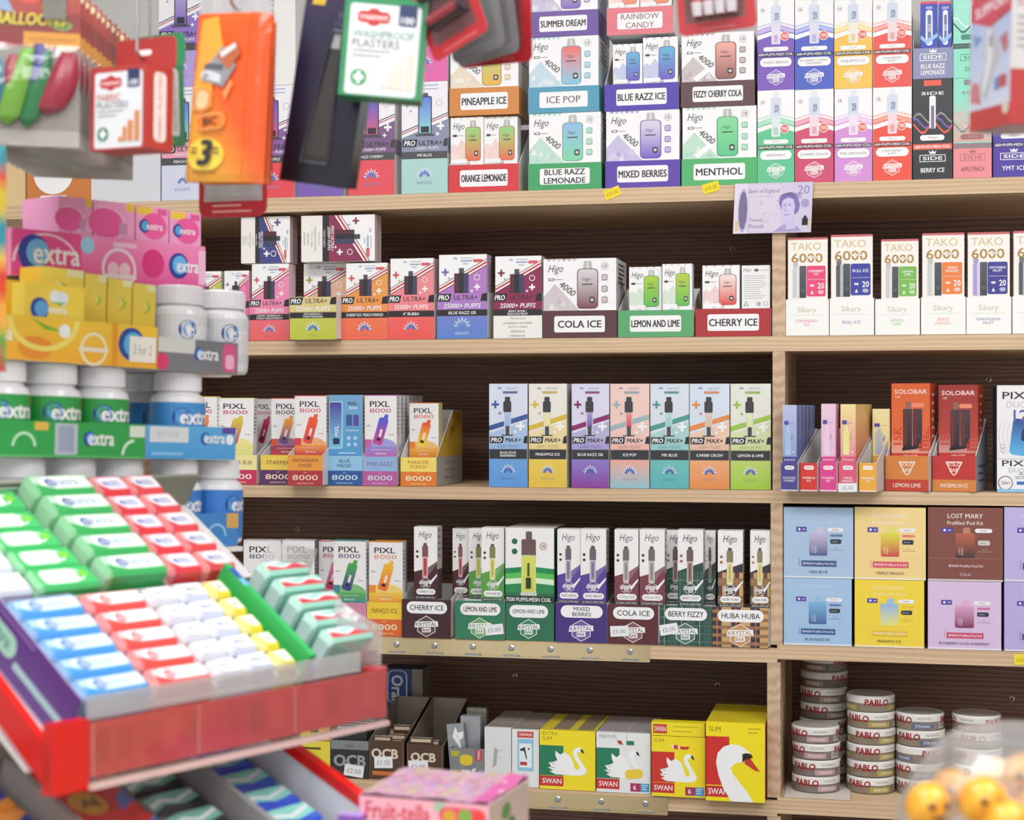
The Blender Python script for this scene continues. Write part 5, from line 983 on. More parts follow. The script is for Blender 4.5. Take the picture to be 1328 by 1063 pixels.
# grey open tray with film-wrapped grey packs
T = tray('grey_display_tray', 'grey tray printed with a white swan, left of the plain white box', 'display tray', 584, 628, 970, 1012, .008, .1, lambda F: (F.rect(0, 0, 1, 1, '#7c7e80'), swan(F.sub(.1, -.0, 1, .62), 0, 0, 1, '#d8dadb'), F.rect(.74, .66, .94, .96, '#b8383a'), F.text('SWAN', .84, .81, .09, '#f0e4e2', .25, .01, 0, math.pi/2), F.rr(.28, .52, .66, .82, .4, '#d8c02c'), F.rect(.02, .76, .26, .92, '#b0a83a')), base=B5, hb=.05, col='#7c7e80', cs='#55585a', inner='#5a5c5e', sl=.8)
for i, (x, dy, h, lb) in enumerate(((596, .012, .083, 'grey film-wrapped packet leaning at the left in the grey tray'), (610, .03, .092, 'grey packet standing upright in the grey tray'), (618, .055, .1, 'dark grey packet at the back of the grey tray'))):
    X = P(x, 950, T['Y'] + dy).x; m = M(); w = (.026, .03, .03)[i]; m.box(-w/2, w/2, 0, .014, 0, h, ('#8b8e90', '#94979a', '#6c6a60')[i], rt=('#6d7072', '#a6aaad', '#57564e')[i])
    F = Face(m, (-w/2, 0, 0), (1, 0, 0), (0, 0, 1), w, h)
    if i == 0: F.poly([(.3, .78), (.5, .95), (.62, .84), (.95, .86), (.9, .74), (.72, .72), (.78, .5)], '#e4e5e5'); F.poly([(.5, .84), (.58, .8), (.7, .6), (.66, .7)], '#8b8e90')
    if i == 2: F.rr(.5, .8, .8, .9, .3, '#b0a03a')
    o = obj(m, 'grey_packet', 'foil_wrap', None, (X, T['Y'] + dy, T['zb'] + .0004)); o.rotation_euler = (-.06 if i == 0 else 0, -.1 if i == 0 else 0, 0); tag(o, lb, 'packet', 'grey packets')
def top_flaps(F): F.rect(.0, .05, 1, 1, '#9a8e84'); F.rect(0, .05, 1, .09, '#77695e'); F.rect(0, .3, 1, .33, '#b8aea4')
carton('white_box', 'plain white box with a faint grey mark, left of the blue pipe box', 'box', 628.5, 663, 943, 1014, .006, .14, lambda F: (F.rect(0, 0, 1, 1, '#d9dadb'), F.poly([(.3, .3), (.45, .36), (.5, .62), (.36, .66)], '#a9aaa4'), F.rect(.4, .6, .7, .61, '#a9aaa4'), F.rect(.5, .48, .62, .49, '#a9aaa4'), F.line(.6, .04, 1, .14, .012, '#8a8c8e')), base=B5, top=top_flaps, col='#dcdcdc', sc='#cfcfd0', group='rolling accessory boxes')
def d_pipe(F):
    F.rect(0, 0, 1, 1, '#dfe2e4'); F.rect(.2, .86, .8, .97, '#c8342e'); F.text('SWAN', .5, .915, .055, '#f4e6e4', .5, .014); F.rect(.2, .28, .8, .84, '#8cc0da'); F.rr(.27, .34, .73, .76, .04, '#e2eaee'); F.poly([(.3, .66), (.48, .7), (.56, .5), (.53, .48), (.44, .63), (.3, .63)], '#2c3036'); F.circ(.62, .67, .04, '#2c3036', 8); F.rect(.3, .38, .56, .44, '#b8383a'); F.rect(.38, .14, .62, .16, '#8cc0da')
carton('white_box', 'white and sky-blue box picturing a small black tool, left of EXTRA SLIM', 'box', 664, 699, 946, 1018, .006, .14, d_pipe, base=B5, top=top_flaps, col='#e0e2e4', group='rolling accessory boxes')
def top_perf(F): F.rect(.0, .0, 1, 1, '#d9c83a'); F.rect(.22, .06, .52, 1, '#8d7f6c'); F.rect(.66, .06, .95, 1, '#8d7f6c')
carton('filter_tip_box', 'yellow and green swan filter box reading EXTRA SLIM', 'box', 700, 772, 947, 1025, .002, .13, lambda F: d_swan(F, '#ecd922', '#1f7a55', 'EXTRA\nSLIM'), base=B5, col='#ecd922', sc='#d6c21e', top=top_perf, group='swan filter boxes')
carton('filter_tip_box', 'white and green swan filter box with a yellow label', 'box', 773.5, 843.5, 950, 1030, 0, .13, lambda F: (d_swan(F, '#e3e5e5', '#237a58', 'MENTHOL', 'label'), F.line(.56, .8, .56, 1, .01, '#b9babb'), F.rect(.56, .8, .7, .87, '#237a58'), F.poly([(.38, .87), (.46, .87), (.5, .8), (.42, .81)], '#b83a30')), base=B5, col='#e3e5e5', top=lambda F: (F.rect(0, 0, 1, 1, '#a2989a'), F.rect(0, 0, 1, .06, '#d8d8d8'), F.line(.55, 0, .55, 1, .02, '#c4bcbc')), group='swan filter boxes')
cS = carton('filter_tip_box', 'yellow and red swan filter box reading SLIM with a raised flap', 'box', 845, 914.5, 955, 1036, -.008, .13, lambda F: (d_swan(F, '#ecd922', '#c8342c', 'SLIM', True), F.poly([(.36, .86), (.5, .86), (.54, .8), (.4, .8)], '#ebe9e6'), F.poly([(.41, .86), (.49, .86), (.5, .79), (.42, .8)], '#c03a30'), F.poly([(.52, .84), (.72, .84), (.67, .79), (.55, .79)], '#c8342c')), base=B5, col='#ecd922', sc='#d6c21e', top=lambda F: F.rect(0, 0, 1, 1, '#b8a82a'), group='swan filter boxes')
carton('filter_tip_box', 'yellow box on top of the raised-flap SLIM box, red label at its left', 'box', 845, 914, 937, 954, -.006, .02, lambda F: (F.rect(0, 0, 1, 1, '#ecd922'), F.rect(.03, .15, .29, .85, '#c3302c'), F.text('SWAN', .16, .5, .4, '#f4e8e4', .22, .012), F.bars(.4, .9, .7, .35, 2, '#b8a820', .4)), base=cS['z1'] + .0006, col='#ecd922', sc='#d6c21e', group='swan filter boxes')
carton('filter_tip_box', 'yellow box with a large swan head reading SLIM beside the wooden upright', 'box', 915.5, 992, 937, 1044, -.02, .15, d_swan_head, base=B5, col='#ecd922', sc='#c0392c', top=lambda F: F.rect(0, .05, 1, 1, '#d4c22a'), group='swan filter boxes')
carton('white_barcode_box', 'small white box with a barcode lying behind the swan boxes', 'box', 829, 862, 928, 944, .135, .05, lambda F: (F.rect(0, 0, 1, 1, '#d4d2cd'), [F.rect(.25 + .04*i, .2, .27 + .04*i, .8, '#7a7874') for i in range(7)]), base=cS['z1'] - .0, col='#d4d2cd') if False else None
m = M(); X0, X1, Zt, Zb = span(955, 982, 914, 940, .16); h = Zt - B5; m.prism([(0, 0), (.03, 0), (.012, h), (.008, h)], -(X1-X0)/2, (X1-X0)/2, '#7f8084', '#6c6d72', '#898a8f')
tag(obj(m, 'grey_card_stand', 'matte_paper', None, ((X0 + X1)/2, .16, B5)), 'grey folded card standing behind the large swan head box', 'card')
def d_blue(F): F.rect(0, 0, 1, 1, '#1d3f80'); F.rr(.12, .1, .62, .96, .3, '#c4d4ea'); F.rr(.15, .12, .59, .94, .3, '#1d4890'); F.text('Oral', .37, .5, .3, '#dbe6f2', .6, .03, 0, -math.pi/2); F.rect(.74, 0, 1, 1, '#8d857c')
carton('blue_box', 'dark blue box with a white oval logo behind the brown paper boxes', 'box', 496, 548, 867, 950, .19, .05, lambda F: (F.rect(0, 0, 1, 1, '#1d3f80'), d_blue(F.sub(0, .55, 1, 1))), base=B5, col='#1d3f80', sc='#8d857c')
# ================================================================== bottom shelf, right bay: stacked round tins
RTIN, HTIN = .0337, .0232
def tin(label, x, y, z, rot, col, acc, grp):
    m = M(); m.lathe([(0, 0), (.0325, 0), (RTIN, .0012), (RTIN, .0118), (.0325, .012)], 0, 0, ['#8a8078', col, col, col], 32)
    F = Face(m, (0, 0, 0), (1, 0, 0), (0, 0, 1), 2*math.pi*RTIN, HTIN, 2, cyl=RTIN); v = .51
    for a in (.5, .13, .87):
        F.rect(a - .02, .1, a + .13, .42, mix(col, acc, .75)); F.text('STRONG', a + .055, .26, .16, '#e6e0dc', .12, .005)
    F.rect(.67, .12, .75, .46, '#d3cfca')
    for i in range(9): F.rect(.675 + .008*i, .17, .679 + .008*i, .42, '#4a4644')
    o = obj(m, 'snus_tin', 'gloss_plastic', None, (x, y, z), rot); tag(o, label, 'tin', grp)
    m = M(); m.lathe([(.0325, .0121), (RTIN + .0002, .0123), (RTIN + .0002, .0205), (.0322, .0225), (.031, .0222), (0, .0222)], 0, 0, ['#dcd9d5', '#e2e0dc', '#e2e0dc', '#c9c6c2', '#b9b4b0'], 32)
    F = Face(m, (0, 0, 0), (1, 0, 0), (0, 0, 1), 2*math.pi*RTIN, HTIN, 2, cyl=RTIN + .0004)
    for a in (.4, .78): F.text('NICOPODS', a + .17, .72, .12, '#9a8f8c', .1, .0, .3); F.text('PABLO', a, .6, .4, '#9a2028', .17, .035, .1)
    l = obj(m, 'lid', 'gloss_plastic', o); l['label'] = 'white lid with red lettering'
    return o
ordn = ['bottom', 'second', 'third', 'fourth', 'fifth', 'sixth', 'seventh', 'eighth']
def tins(px, Yc, n, nm, col, acc, rots, z0=0.):
    X = P(px, 1000, Yc).x
    for i in range(n):
        tin(f'{"top" if i == n-1 else ordn[i]} round white-lidded tin of the {nm}' + ('' if i in (0, n-1) else ', counted from below'), X + random.uniform(-.0012, .0012), Yc + random.uniform(-.001, .001), B5R + z0 + i * .0231, rots[i % len(rots)], col, acc, 'round tins stacked in the right bay')
sx0, sx1 = P(1017, 1037, .006).x, P(1102, 1037, .006).x
m = M(); m.box(sx0, sx1, .004, .10, 0, .0014, '#cfc8bc'); tag(obj(m, 'card_sheet', 'matte_paper', None, (0, 0, B5R)), 'pale card sheet under the front stack of tins', 'card')
tins(1058.5, .062, 4, 'front four-tin stack', '#7b706b', '#c9a0a8', [.25, .1, -.35, -.2], .0020)
tins(1068, .1365, 8, 'tall rear stack', '#6f665f', '#a89078', [.4, -.2, .15, -.5, .3, 0, 1.5, 1.6])
tins(1130, .08, 6, 'six-tin stack', '#877a68', '#b9a84a', [.1, .4, .5, .45, 0, .9])
tins(1193.5, .08, 5, 'five-tin stack beside the six-tin one', '#8d7f6e', '#4a6a94', [0, -.3, 1.2, .05, -.25])
tins(1267, .082, 5, 'five-tin stack behind the clear jar', '#8d7f6e', '#7a6a60', [.2, .5, 0, .4, -.9])
# ================================================================== sweet rack in the left foreground
E1 = (RT*.611 + FW*.7916).normalized(); E2 = (RT*.7916 - FW*.611).normalized()
def mat4(o, X, Y, Z):
    return Matrix(((X.x, Y.x, Z.x, o.x), (X.y, Y.y, Z.y, o.y), (X.z, Y.z, Z.z, o.z), (0, 0, 0, 1)))
F0 = PC(110, 905, 1.33)
def slope(a):
    return (-E2 * math.cos(a) + UP * math.sin(a)), (E2 * math.sin(a) + UP * math.cos(a))
US, NS = slope(math.radians(34)); MS = mat4(F0, E1, US, NS)                     # steep upper tiers
UL, NL = slope(math.radians(22)); Q0 = F0 - UP * .125; ML = mat4(Q0, E1, UL, NL)  # flatter lower tier
rack = thing('sweet_rack', 'red-edged sloping sweet rack full of gum in the left foreground', 'display rack', (F0.x, F0.y, 0))
RI = Matrix.Translation(Vector((F0.x, F0.y, 0))).inverted()
def rpart(m, name, mt, MW, lb=None, par=None):
    o = obj(m, name, mt, rack if par is None else par, mw=RI @ MW if par is None else Matrix.Identity(4))
    if lb: o['label'] = lb
    return o
m = M(); m.box(-.045, .345, -.018, .30, -.052, -.048, '#d8d5d2'); rpart(m, 'tray_plate', 'white_metal', MS)
m = M(); m.box(-.05, .345, .297, .301, -.047, -.010, '#8a8c7e'); rpart(m, 'riser', 'matte_paper', MS, 'grey-green card riser behind the gum')
MV = mat4(F0 + E2 * .02, E1, -E2, UP)
m = M(); m.box(-.012, .325, 0, .003, -.058, -.016, '#b8262a'); F = Face(m, (-.012, 0, -.058), (1, 0, 0), (0, 0, 1), .337, .042)
F.rect(0, 0, 1, 1, '#bb2c30'); r = random.Random(4)
for i in range(14):
    if i not in (5, 9): F.rect(.012 + .07*i, .2 + .06*r.random(), .06 + .07*i, .86, mix('#a82226', '#c83a38', r.random()))
for x in (.01, .33, .66): F.rect(x, .02, x + .004, .98, '#d88a86')
strip = rpart(m, 'price_strip', 'gloss_plastic', MV, 'red price strip along the front edge')
m = M(); m.box(-.014, .328, -.004, -.0028, -.062, -.013, WHT); m.box(-.014, .328, -.0028, .004, -.0622, -.0585, WHT); rpart(m, 'strip_cover', 'clear_plastic', MV, None, strip)
m = M(); m.box(-.014, .328, -.0065, .004, -.0665, -.0624, '#d9b8b2'); rpart(m, 'strip_lip', 'gloss_plastic', MV, None, strip)
m = M(); m.lathe([(0, -.06), (.012, -.06), (.012, -.014), (0, -.014)], .327, .012, ['#c02a2c'], 16); rpart(m, 'end_cap', 'gloss_plastic', MV)
m = M(); R_ = '#d3160f'
m.prism([(-.002, -.066), (.012, -.066), (.010, -.012), (-.001, -.012)], -.047, -.013, R_, R_, R_)
rpart(m, 'corner_cap', 'gloss_plastic', MV, 'bright red corner cap')
m = M(); a = MV.inverted()
p = lambda s, u, v: F0 + E2*.02 + E1*s + US*u + UP*v
q = [p(-.047, 0, -.066), p(-.040, 0, -.066), p(-.040, .3, -.056), p(-.047, .3, -.056), p(-.047, 0, -.034), p(-.040, 0, -.034), p(-.040, .3, -.022), p(-.047, .3, -.022)]
m.hexa([a @ x for x in q], R_); rpart(m, 'side_panel', 'gloss_plastic', MV, 'bright red side panel')
m = M(); m.box(-.010, .30, .004, .006, -.014, .004, WHT); rpart(m, 'clear_lip', 'clear_film', MV, 'clear plastic lip in front of the gum')
pb = F0 + E1*.16 - E2*.40
m = M(); m.box(-.02, .02, -.02, .02, 0, F0.z + .0275, WHT); rpart(m, 'post', 'grey_metal', Matrix.Translation(Vector((pb.x, pb.y, 0))))
m = M(); m.box(-.2, .2, -.16, .16, 0, .02, WHT); rpart(m, 'foot', 'grey_metal', Matrix.Translation(Vector((pb.x, pb.y, 0))))
m = M(); m.box(.145, .175, .165, .425, .028, .036, WHT); rpart(m, 'bracket', 'grey_metal', mat4(F0, E1, -E2, UP))
# ------------------------------------------------------------------ gum packs
def gum_mesh(L, Wd, T, col, panel, accent, kind):
    m = M(); b = min(T*.3, .0034); e = .0035; wavecol = col; col = mix(panel, '#7fb8a8', .15) if kind == 'wave' and T > .04 else col; ends = mix(col, '#ffffff', .25)
    sec = [(-Wd/2 + b, 0), (Wd/2 - b, 0), (Wd/2, b), (Wd/2, T - b), (Wd/2 - b, T), (-Wd/2 + b, T), (-Wd/2, T - b), (-Wd/2, b)]
    for k in range(8):
        a, d = sec[k], sec[(k+1) % 8]
        m.face([(-L/2 + e, a[0], a[1]), (L/2 - e, a[0], a[1]), (L/2 - e, d[0], d[1]), (-L/2 + e, d[0], d[1])][::-1 if False else 1], col)
        for s in (-1, 1):
            q = [(s*(L/2 - e), a[0], a[1]), (s*(L/2 - e), d[0], d[1]), (s*L/2, d[0]*.8, T/2 + (d[1] - T/2)*.72), (s*L/2, a[0]*.8, T/2 + (a[1] - T/2)*.72)]
            m.face(q if s > 0 else q[::-1], ends)
    for s in (-1, 1):
        q = [(s*L/2, a[0]*.8, T/2 + (a[1] - T/2)*.72) for a in sec]; m.face(q if s > 0 else q[::-1], mix(col, '#ffffff', .4))
    F = Face(m, (-L/2 + e, -Wd/2 + b, T), (1, 0, 0), (0, 1, 0), L - 2*e, Wd - 2*b, 4)
    if kind == 'extra':
        F.rect(0, .1, 1, .95, mix(col, panel, .6)); F.rr(.12, .12, .98, .95, .3, panel); F.circ(.3, .52, .1, accent); F.circ(.31, .52, .075, mix(accent, '#ffffff', .35)); F.text('extra', .58, .52, .42, mix('#b4c0d8', accent, .3), .42, .03); F.poly([(0, 0), (.4, .0), (.16, .3), (0, .5)], mix(col, '#000000', .1))
    elif kind == 'leaf':
        F.rr(.08, .1, .72, .9, .3, panel); F.ring(.72, .5, .12, .03, '#f2f4ee'); F.circ(.84, .55, .08, accent); F.text('extra', .34, .5, .4, '#b4c4bc', .42, .02)
    elif kind == 'wave':
        F.rect(0, 0, 1, 1, panel); n = 10
        up = [(i/n, .58 + .2*math.sin(i*.95 + 1)) for i in range(n+1)]
        F.poly([(0, 0), (1, 0)] + [(x, max(y - .17, .02)) for x, y in reversed(up)], wavecol); F.poly([(x, y) for x, y in up] + [(x, y - .17) for x, y in reversed(up)], '#f0eeee'); F.poly([(0, 1), (.5, 1), (.34, .8), (.1, .86)], accent)
    elif kind == 'disc':
        F.circ(.4, .5, .24, accent, 14); F.poly([(.26, .3), (.4, .75), (.44, .5), (.56, .8), (.54, .25), (.4, .45)], '#8a5a14'); F.poly([(.7, 0), (1, .3), (1, .8), (.8, .5)], panel)
    elif kind == 'zig':
        F.rect(0, 0, 1, 1, panel); F.poly([(0, .2), (.3, .5), (.55, .3), (1, .7), (1, .9), (.55, .5), (.3, .72), (0, .42)], '#e8f0f0'); F.poly([(0, .0), (1, .0), (1, .35), (.6, .12), (.3, .3)], accent); F.poly([(.0, .8), (.3, 1), (0, 1)], accent)
    return m
GC = {}
def gum(MX, s0, s1, u0, u1, top, T, col, panel, accent, kind, name, label, grp, cat='gum pack', jit=.0004, tw=0., gap=.0012):
    k = (round(s1 - s0, 4), round(u1 - u0 - gap, 4), T, col, panel, accent, kind); L, Wd = s1 - s0 - .001, u1 - u0 - gap
    o = bpy.data.objects.new(name, GC[k].data) if k in GC else obj(gum_mesh(L, Wd, T, col, panel, accent, kind), name, 'foil_wrap')
    if k in GC: COL.objects.link(o)
    GC.setdefault(k, o)
    lo = Vector(((s0 + s1)/2 + random.uniform(-jit, jit), (u0 + u1)/2, top - T + random.uniform(-jit, 0)))
    o.matrix_world = MX @ Matrix.Translation(lo) @ Matrix.Rotation(random.uniform(-.012, .012) + tw, 4, 'Z') @ Matrix.Rotation(random.uniform(-.01, .01), 4, 'Y')
    return tag(o, label, cat, grp)
def carton_open(MX, s0, s1, u0, u1, n0, n1, col, name, label, nl=None, front=None, draw=None, grp=None, th=.0012):
    """open-topped carton the packs lie in; n1 wall top, nl height of the left wall"""
    nl = n1 if nl is None else nl; fr = n1 if front is None else front; m = M(); inn = mix(col, '#ffffff', .4)
    m.box(s0, s1, u0, u1, n0, n0 + th, inn); m.box(s0, s0 + th, u0, u1, n0 + th, nl, inn, lf=col, fr=col); m.box(s1 - th, s1, u0, u1, n0 + th, n1, inn, rt=col, fr=col)
    m.box(s0 + th, s1 - th, u0, u0 + th, n0 + th, fr, inn, fr=col); m.box(s0 + th, s1 - th, u1 - th, u1, n0 + th, n1, inn, bk=col)
    if draw: draw(Face(m, (s0, u1, n0), (0, -1, 0), (0, 0, 1), u1 - u0, nl - n0))
    o = obj(m, name, 'printed_card', None, mw=None); o.matrix_world = MX
    return tag(o, label, 'carton', grp)
GCT = 'open gum cartons on the rack'; N5 = ('front', 'second', 'middle', 'fourth', 'rear'); TG = .0125
def d_purple(F): F.rect(0, 0, 1, 1, '#5a2f86'); F.rr(-.0, .30, .36, .74, .5, '#a8ddc8'); F.text('extra', .16, .52, .2, '#3f9a80', .26, .03); F.rr(.38, .26, .93, .4, .1, '#a9cfd4'); F.rect(0, .86, .5, .92, '#8a6ab0'); F.rect(0, 0, 1, .03, '#c4a8d4')
carton_open(MS, -.006, .0725, -.003, .131, -.0465, -.006, '#5a2f86', 'gum_carton', 'purple gum carton at the front left of the rack', nl=.002, front=-.022, draw=d_purple, grp=GCT)
carton_open(MS, .0735, .1405, -.003, .131, -.0465, -.010, '#d8403c', 'gum_carton', 'red and white gum carton beside the blue packs', front=-.016, grp=GCT)
carton_open(MS, .1415, .2135, -.003, .131, -.0465, -.010, '#d8d6dc', 'gum_carton', 'white gum carton with two columns of white packs', front=-.016, grp=GCT)
carton_open(MS, .2145, .2415, -.003, .131, -.0465, -.010, '#e6dc5a', 'gum_carton', 'yellow gum carton beside the green divider', front=-.016, grp=GCT)
def column(MX, s0, s1, u0, n, wd, top, col, panel, accent, kind, what, grp, T=TG, lift=None, name='gum_pack', gap=.0012):
    words = {5: N5, 6: ('front', 'second', 'third', 'fourth', 'fifth', 'rear'), 4: ('front', 'second', 'third', 'rear'), 8: ('front', 'second', 'third', 'fourth', 'fifth', 'sixth', 'seventh', 'rear'), 3: ('front', 'middle', 'rear')}[n]
    for i in range(n):
        t = top + (lift[i] if lift else 0)
        for k in range(3):                # what lies underneath in the carton
            pass
        gum(MX, s0, s1, u0 + wd*i, u0 + wd*(i+1), t, T, col, panel, accent, kind, name, f'{what}, {words[i]} of its column', grp, gap=gap)
column(MS, .001, .071, .0, 5, .0252, .0, '#4a9bdc', '#cfe4f4', '#2f6fc0', 'extra', 'blue gum pack in the purple carton', 'blue gum packs', T=.041)
column(MS, .0755, .139, .0, 5, .0252, -.001, '#e2514c', '#efe9ea', '#c84a50', 'extra', 'red and white gum pack', 'red and white gum packs', T=.042)
column(MS, .1435, .1765, .0, 5, .0252, -.001, '#cfd0da', '#ece9ee', '#c88a94', 'extra', 'white gum pack in the left white column', 'white gum packs', T=.042)
column(MS, .178, .2115, .0, 5, .0252, .0, '#c9cfe0', '#eceef2', '#5a6ab0', 'extra', 'white gum pack in the right white column', 'white gum packs', T=.041)
column(MS, .2165, .2395, .0, 5, .0252, -.001, '#e3d23c', '#eceade', '#c8b830', 'extra', 'yellow and white gum pack', 'yellow gum packs', T=.042)
m = M(); m.box(.2425, .2495, -.004, .132, -.0465, .010, '#2fae5a'); F = Face(m, (.2425, -.004, .010), (1, 0, 0), (0, 1, 0), .007, .136); F.rect(0, .84, 1, .95, '#2a50a8'); F.rect(0, .76, 1, .83, '#6ab4e0')
o = obj(m, 'green_divider', 'printed_card'); o.matrix_world = MS; tag(o, 'bright green card divider standing in the gum rack', 'divider')
column(MS, .2515, .272, .0, 5, .0252, -.012, '#5a3a9a', '#e3d6ea', '#6a4aa8', 'wave', 'purple and white stick pack beside the green divider', 'purple stick packs', T=.03)
carton_open(MS, .2505, .338, -.003, .131, -.0465, -.008, '#5e1f2c', 'gum_carton', 'dark maroon carton with the wrapped mint sticks', front=-.02, grp=GCT)
column(MS, .2755, .336, .002, 5, .0252, .016, '#d23a44', '#a6e0cd', '#e8f2ee', 'wave', 'mint green and red wrapped stick', 'mint and red wrapped sticks', T=.052, name='sweet_stick', gap=.006)
# upper tier
UU = .1365; WU = .0306
carton_open(MS, -.034, .0435, UU - .003, UU + .1565, -.0465, -.016, '#dfe3e8', 'gum_carton', 'pale grey gum carton at the left of the upper tier', grp=GCT)
column(MS, -.0315, .0412, UU, 5, WU, -.004, '#c9cfda', '#eef0f0', '#6a78b8', 'extra', 'white gum pack left of the spearmint packs', 'upper white gum packs', T=.038)
carton_open(MS, .0445, .1865, UU - .003, UU + .1565, -.0465, -.012, '#23a04a', 'gum_carton', 'green gum carton on the upper tier', grp=GCT)
column(MS, .046, .113, UU, 5, WU, 0, '#3fb865', '#e2efe2', '#7ac83c', 'leaf', 'green gum pack with leaf print', 'leafy green gum packs', T=.030, lift=[-.003, -.006, -.008, -.011, -.011])
column(MS, .115, .185, UU, 5, WU, .006, '#3cae5e', '#dff0e2', '#2f4f9a', 'extra', 'green and white gum pack beside the red packs', 'green gum packs', T=.046)
carton_open(MS, .1875, .272, UU - .003, UU + .1565, -.0465, -.012, '#d83a40', 'gum_carton', 'red gum carton on the upper tier', grp=GCT)
column(MS, .189, .2295, UU, 5, WU, .002, '#dc3a44', '#e6e0ec', '#3a4aa8', 'extra', 'red gum pack in the left red column', 'red gum packs', T=.042)
column(MS, .2305, .2705, UU, 5, WU, .002, '#e04a50', '#ece6ea', '#3a4aa8', 'extra', 'red gum pack in the right red column', 'red gum packs', T=.042)
# loose clear film at the right end
def film(name, label, pts, bow):
    v = [Vector(p) for p in pts]; m = M(); n = 6; t = FW * .0006
    for i in range(n):
        for j in range(n):
            g = lambda a, b: (v[0]*(1-a)*(1-b) + v[1]*a*(1-b) + v[2]*a*b + v[3]*(1-a)*b) - FW * bow * math.sin(a*math.pi) * math.sin(b*2.2)
            A, B, C_, D = g(i/n, j/n), g((i+1)/n, j/n), g((i+1)/n, (j+1)/n), g(i/n, (j+1)/n)
            m.face([A, B, C_, D], WHT); m.face([D + t, C_ + t, B + t, A + t], WHT)
    return tag(obj(m, name, 'clear_film', None), label, 'clear film', 'loose film on the gum rack')
film('film_sheet', 'crumpled clear film standing at the top right of the gum rack', [PC(322, 772, 1.62), PC(392, 775, 1.66), PC(412, 712, 1.66), PC(350, 700, 1.62)], .012)
film('film_sheet', 'crumpled clear film at the lower right corner of the gum rack', [PC(400, 872, 1.58), PC(494, 862, 1.60), PC(496, 812, 1.60), PC(438, 776, 1.59)], .014)
# ------------------------------------------------------------------ lower tier
m = M(); m.box(-.14, .249, -.082, .13, -.036, -.032, '#8f8a88'); m.box(-.14, .252, .13, .134, -.036, .03, '#8f8a88'); rpart(m, 'lower_tray', 'grey_metal', ML)
m = M(); m.box(.2505, .2575, -.085, .128, -.03, .024, '#d3d2d4'); o = rpart(m, 'side_divider', 'matte_paper', ML, 'white divider with a red top edge')
m = M(); m.box(.2495, .2605, -.085, .128, .0245, .034, '#d3160f'); rpart(m, 'divider_cap', 'gloss_plastic', ML, 'red top edge', o)
for s in (.166, .006):
    m = M(); m.box(s, s + .006, -.08, .128, -.03, .016, '#a9a8ac'); rpart(m, 'divider', 'grey_metal', ML)
column(ML, .176, .246, -.06, 6, .0315, .0, '#2a50c8', '#8fdccf', '#2f58d0', 'zig', 'teal and blue sweet stick on the lower tier', 'teal and blue sweet sticks', T=.026, name='sweet_stick')
column(ML, .1, .163, -.06, 6, .0315, -.004, '#2b2a2e', '#7fc0ae', '#2f2d33', 'zig', 'teal and black sweet stick on the lower tier', 'teal and black sweet sticks', T=.024, name='sweet_stick')
column(ML, .016, .095, -.05, 4, .045, .002, '#d3231c', '#5a72c0', '#dca02c', 'disc', 'red chocolate bag with yellow badge on the lower tier', 'red chocolate bags', T=.024, name='chocolate_bag')
column(ML, -.1, -.0, -.05, 4, .045, -.002, '#dc8a34', '#2c3a8a', '#e8b43c', 'disc', 'orange chocolate bag on the lower tier', 'orange chocolate bags', T=.024, name='chocolate_bag')

# ================================================================== bottle tower behind the rack
E1b = (E1 - UP*.034).normalized(); YB = -E2; ZB = E1b.cross(YB).normalized()
B0 = PC(0, 592, 1.6); MB = mat4(B0, E1b, YB, ZB)
CRI = CR.inverted()
def s_at(px, y, z=0.):
    k = (px - W_/2) / FPX; o = CRI @ (B0 + YB*y + ZB*z - CAM); e = CRI @ E1b
    # (o.x + e.x s) = k (-(o.z) - e.z s)
    return (k * -o.z - o.x) / (e.x + k * e.z)
def bobj(m, name, mt, par=None, loc=None, rz=0):
    o = obj(m, name, mt, par)
    if par is None: o.matrix_world = TOPF[0] @ (Matrix.Translation(Vector(loc)) if loc else Matrix.Identity(4)) @ Matrix.Rotation(rz, 4, 'Z')
    return o
def d_extra(F, bg, pill=True, ring='#1d3f9a', sub=None):
    F.circ(.22, .52, .17, ring, 18); F.circ(.25, .53, .125, mix(ring, '#6ab8ec', .75), 16); F.text('extra', .55, .5, .42, '#f2f2f4', .72, .03)
    if sub: F.text(sub, .6, .2, .12, mix(bg, '#ffffff', .6), .5, .01)
_bt = {}
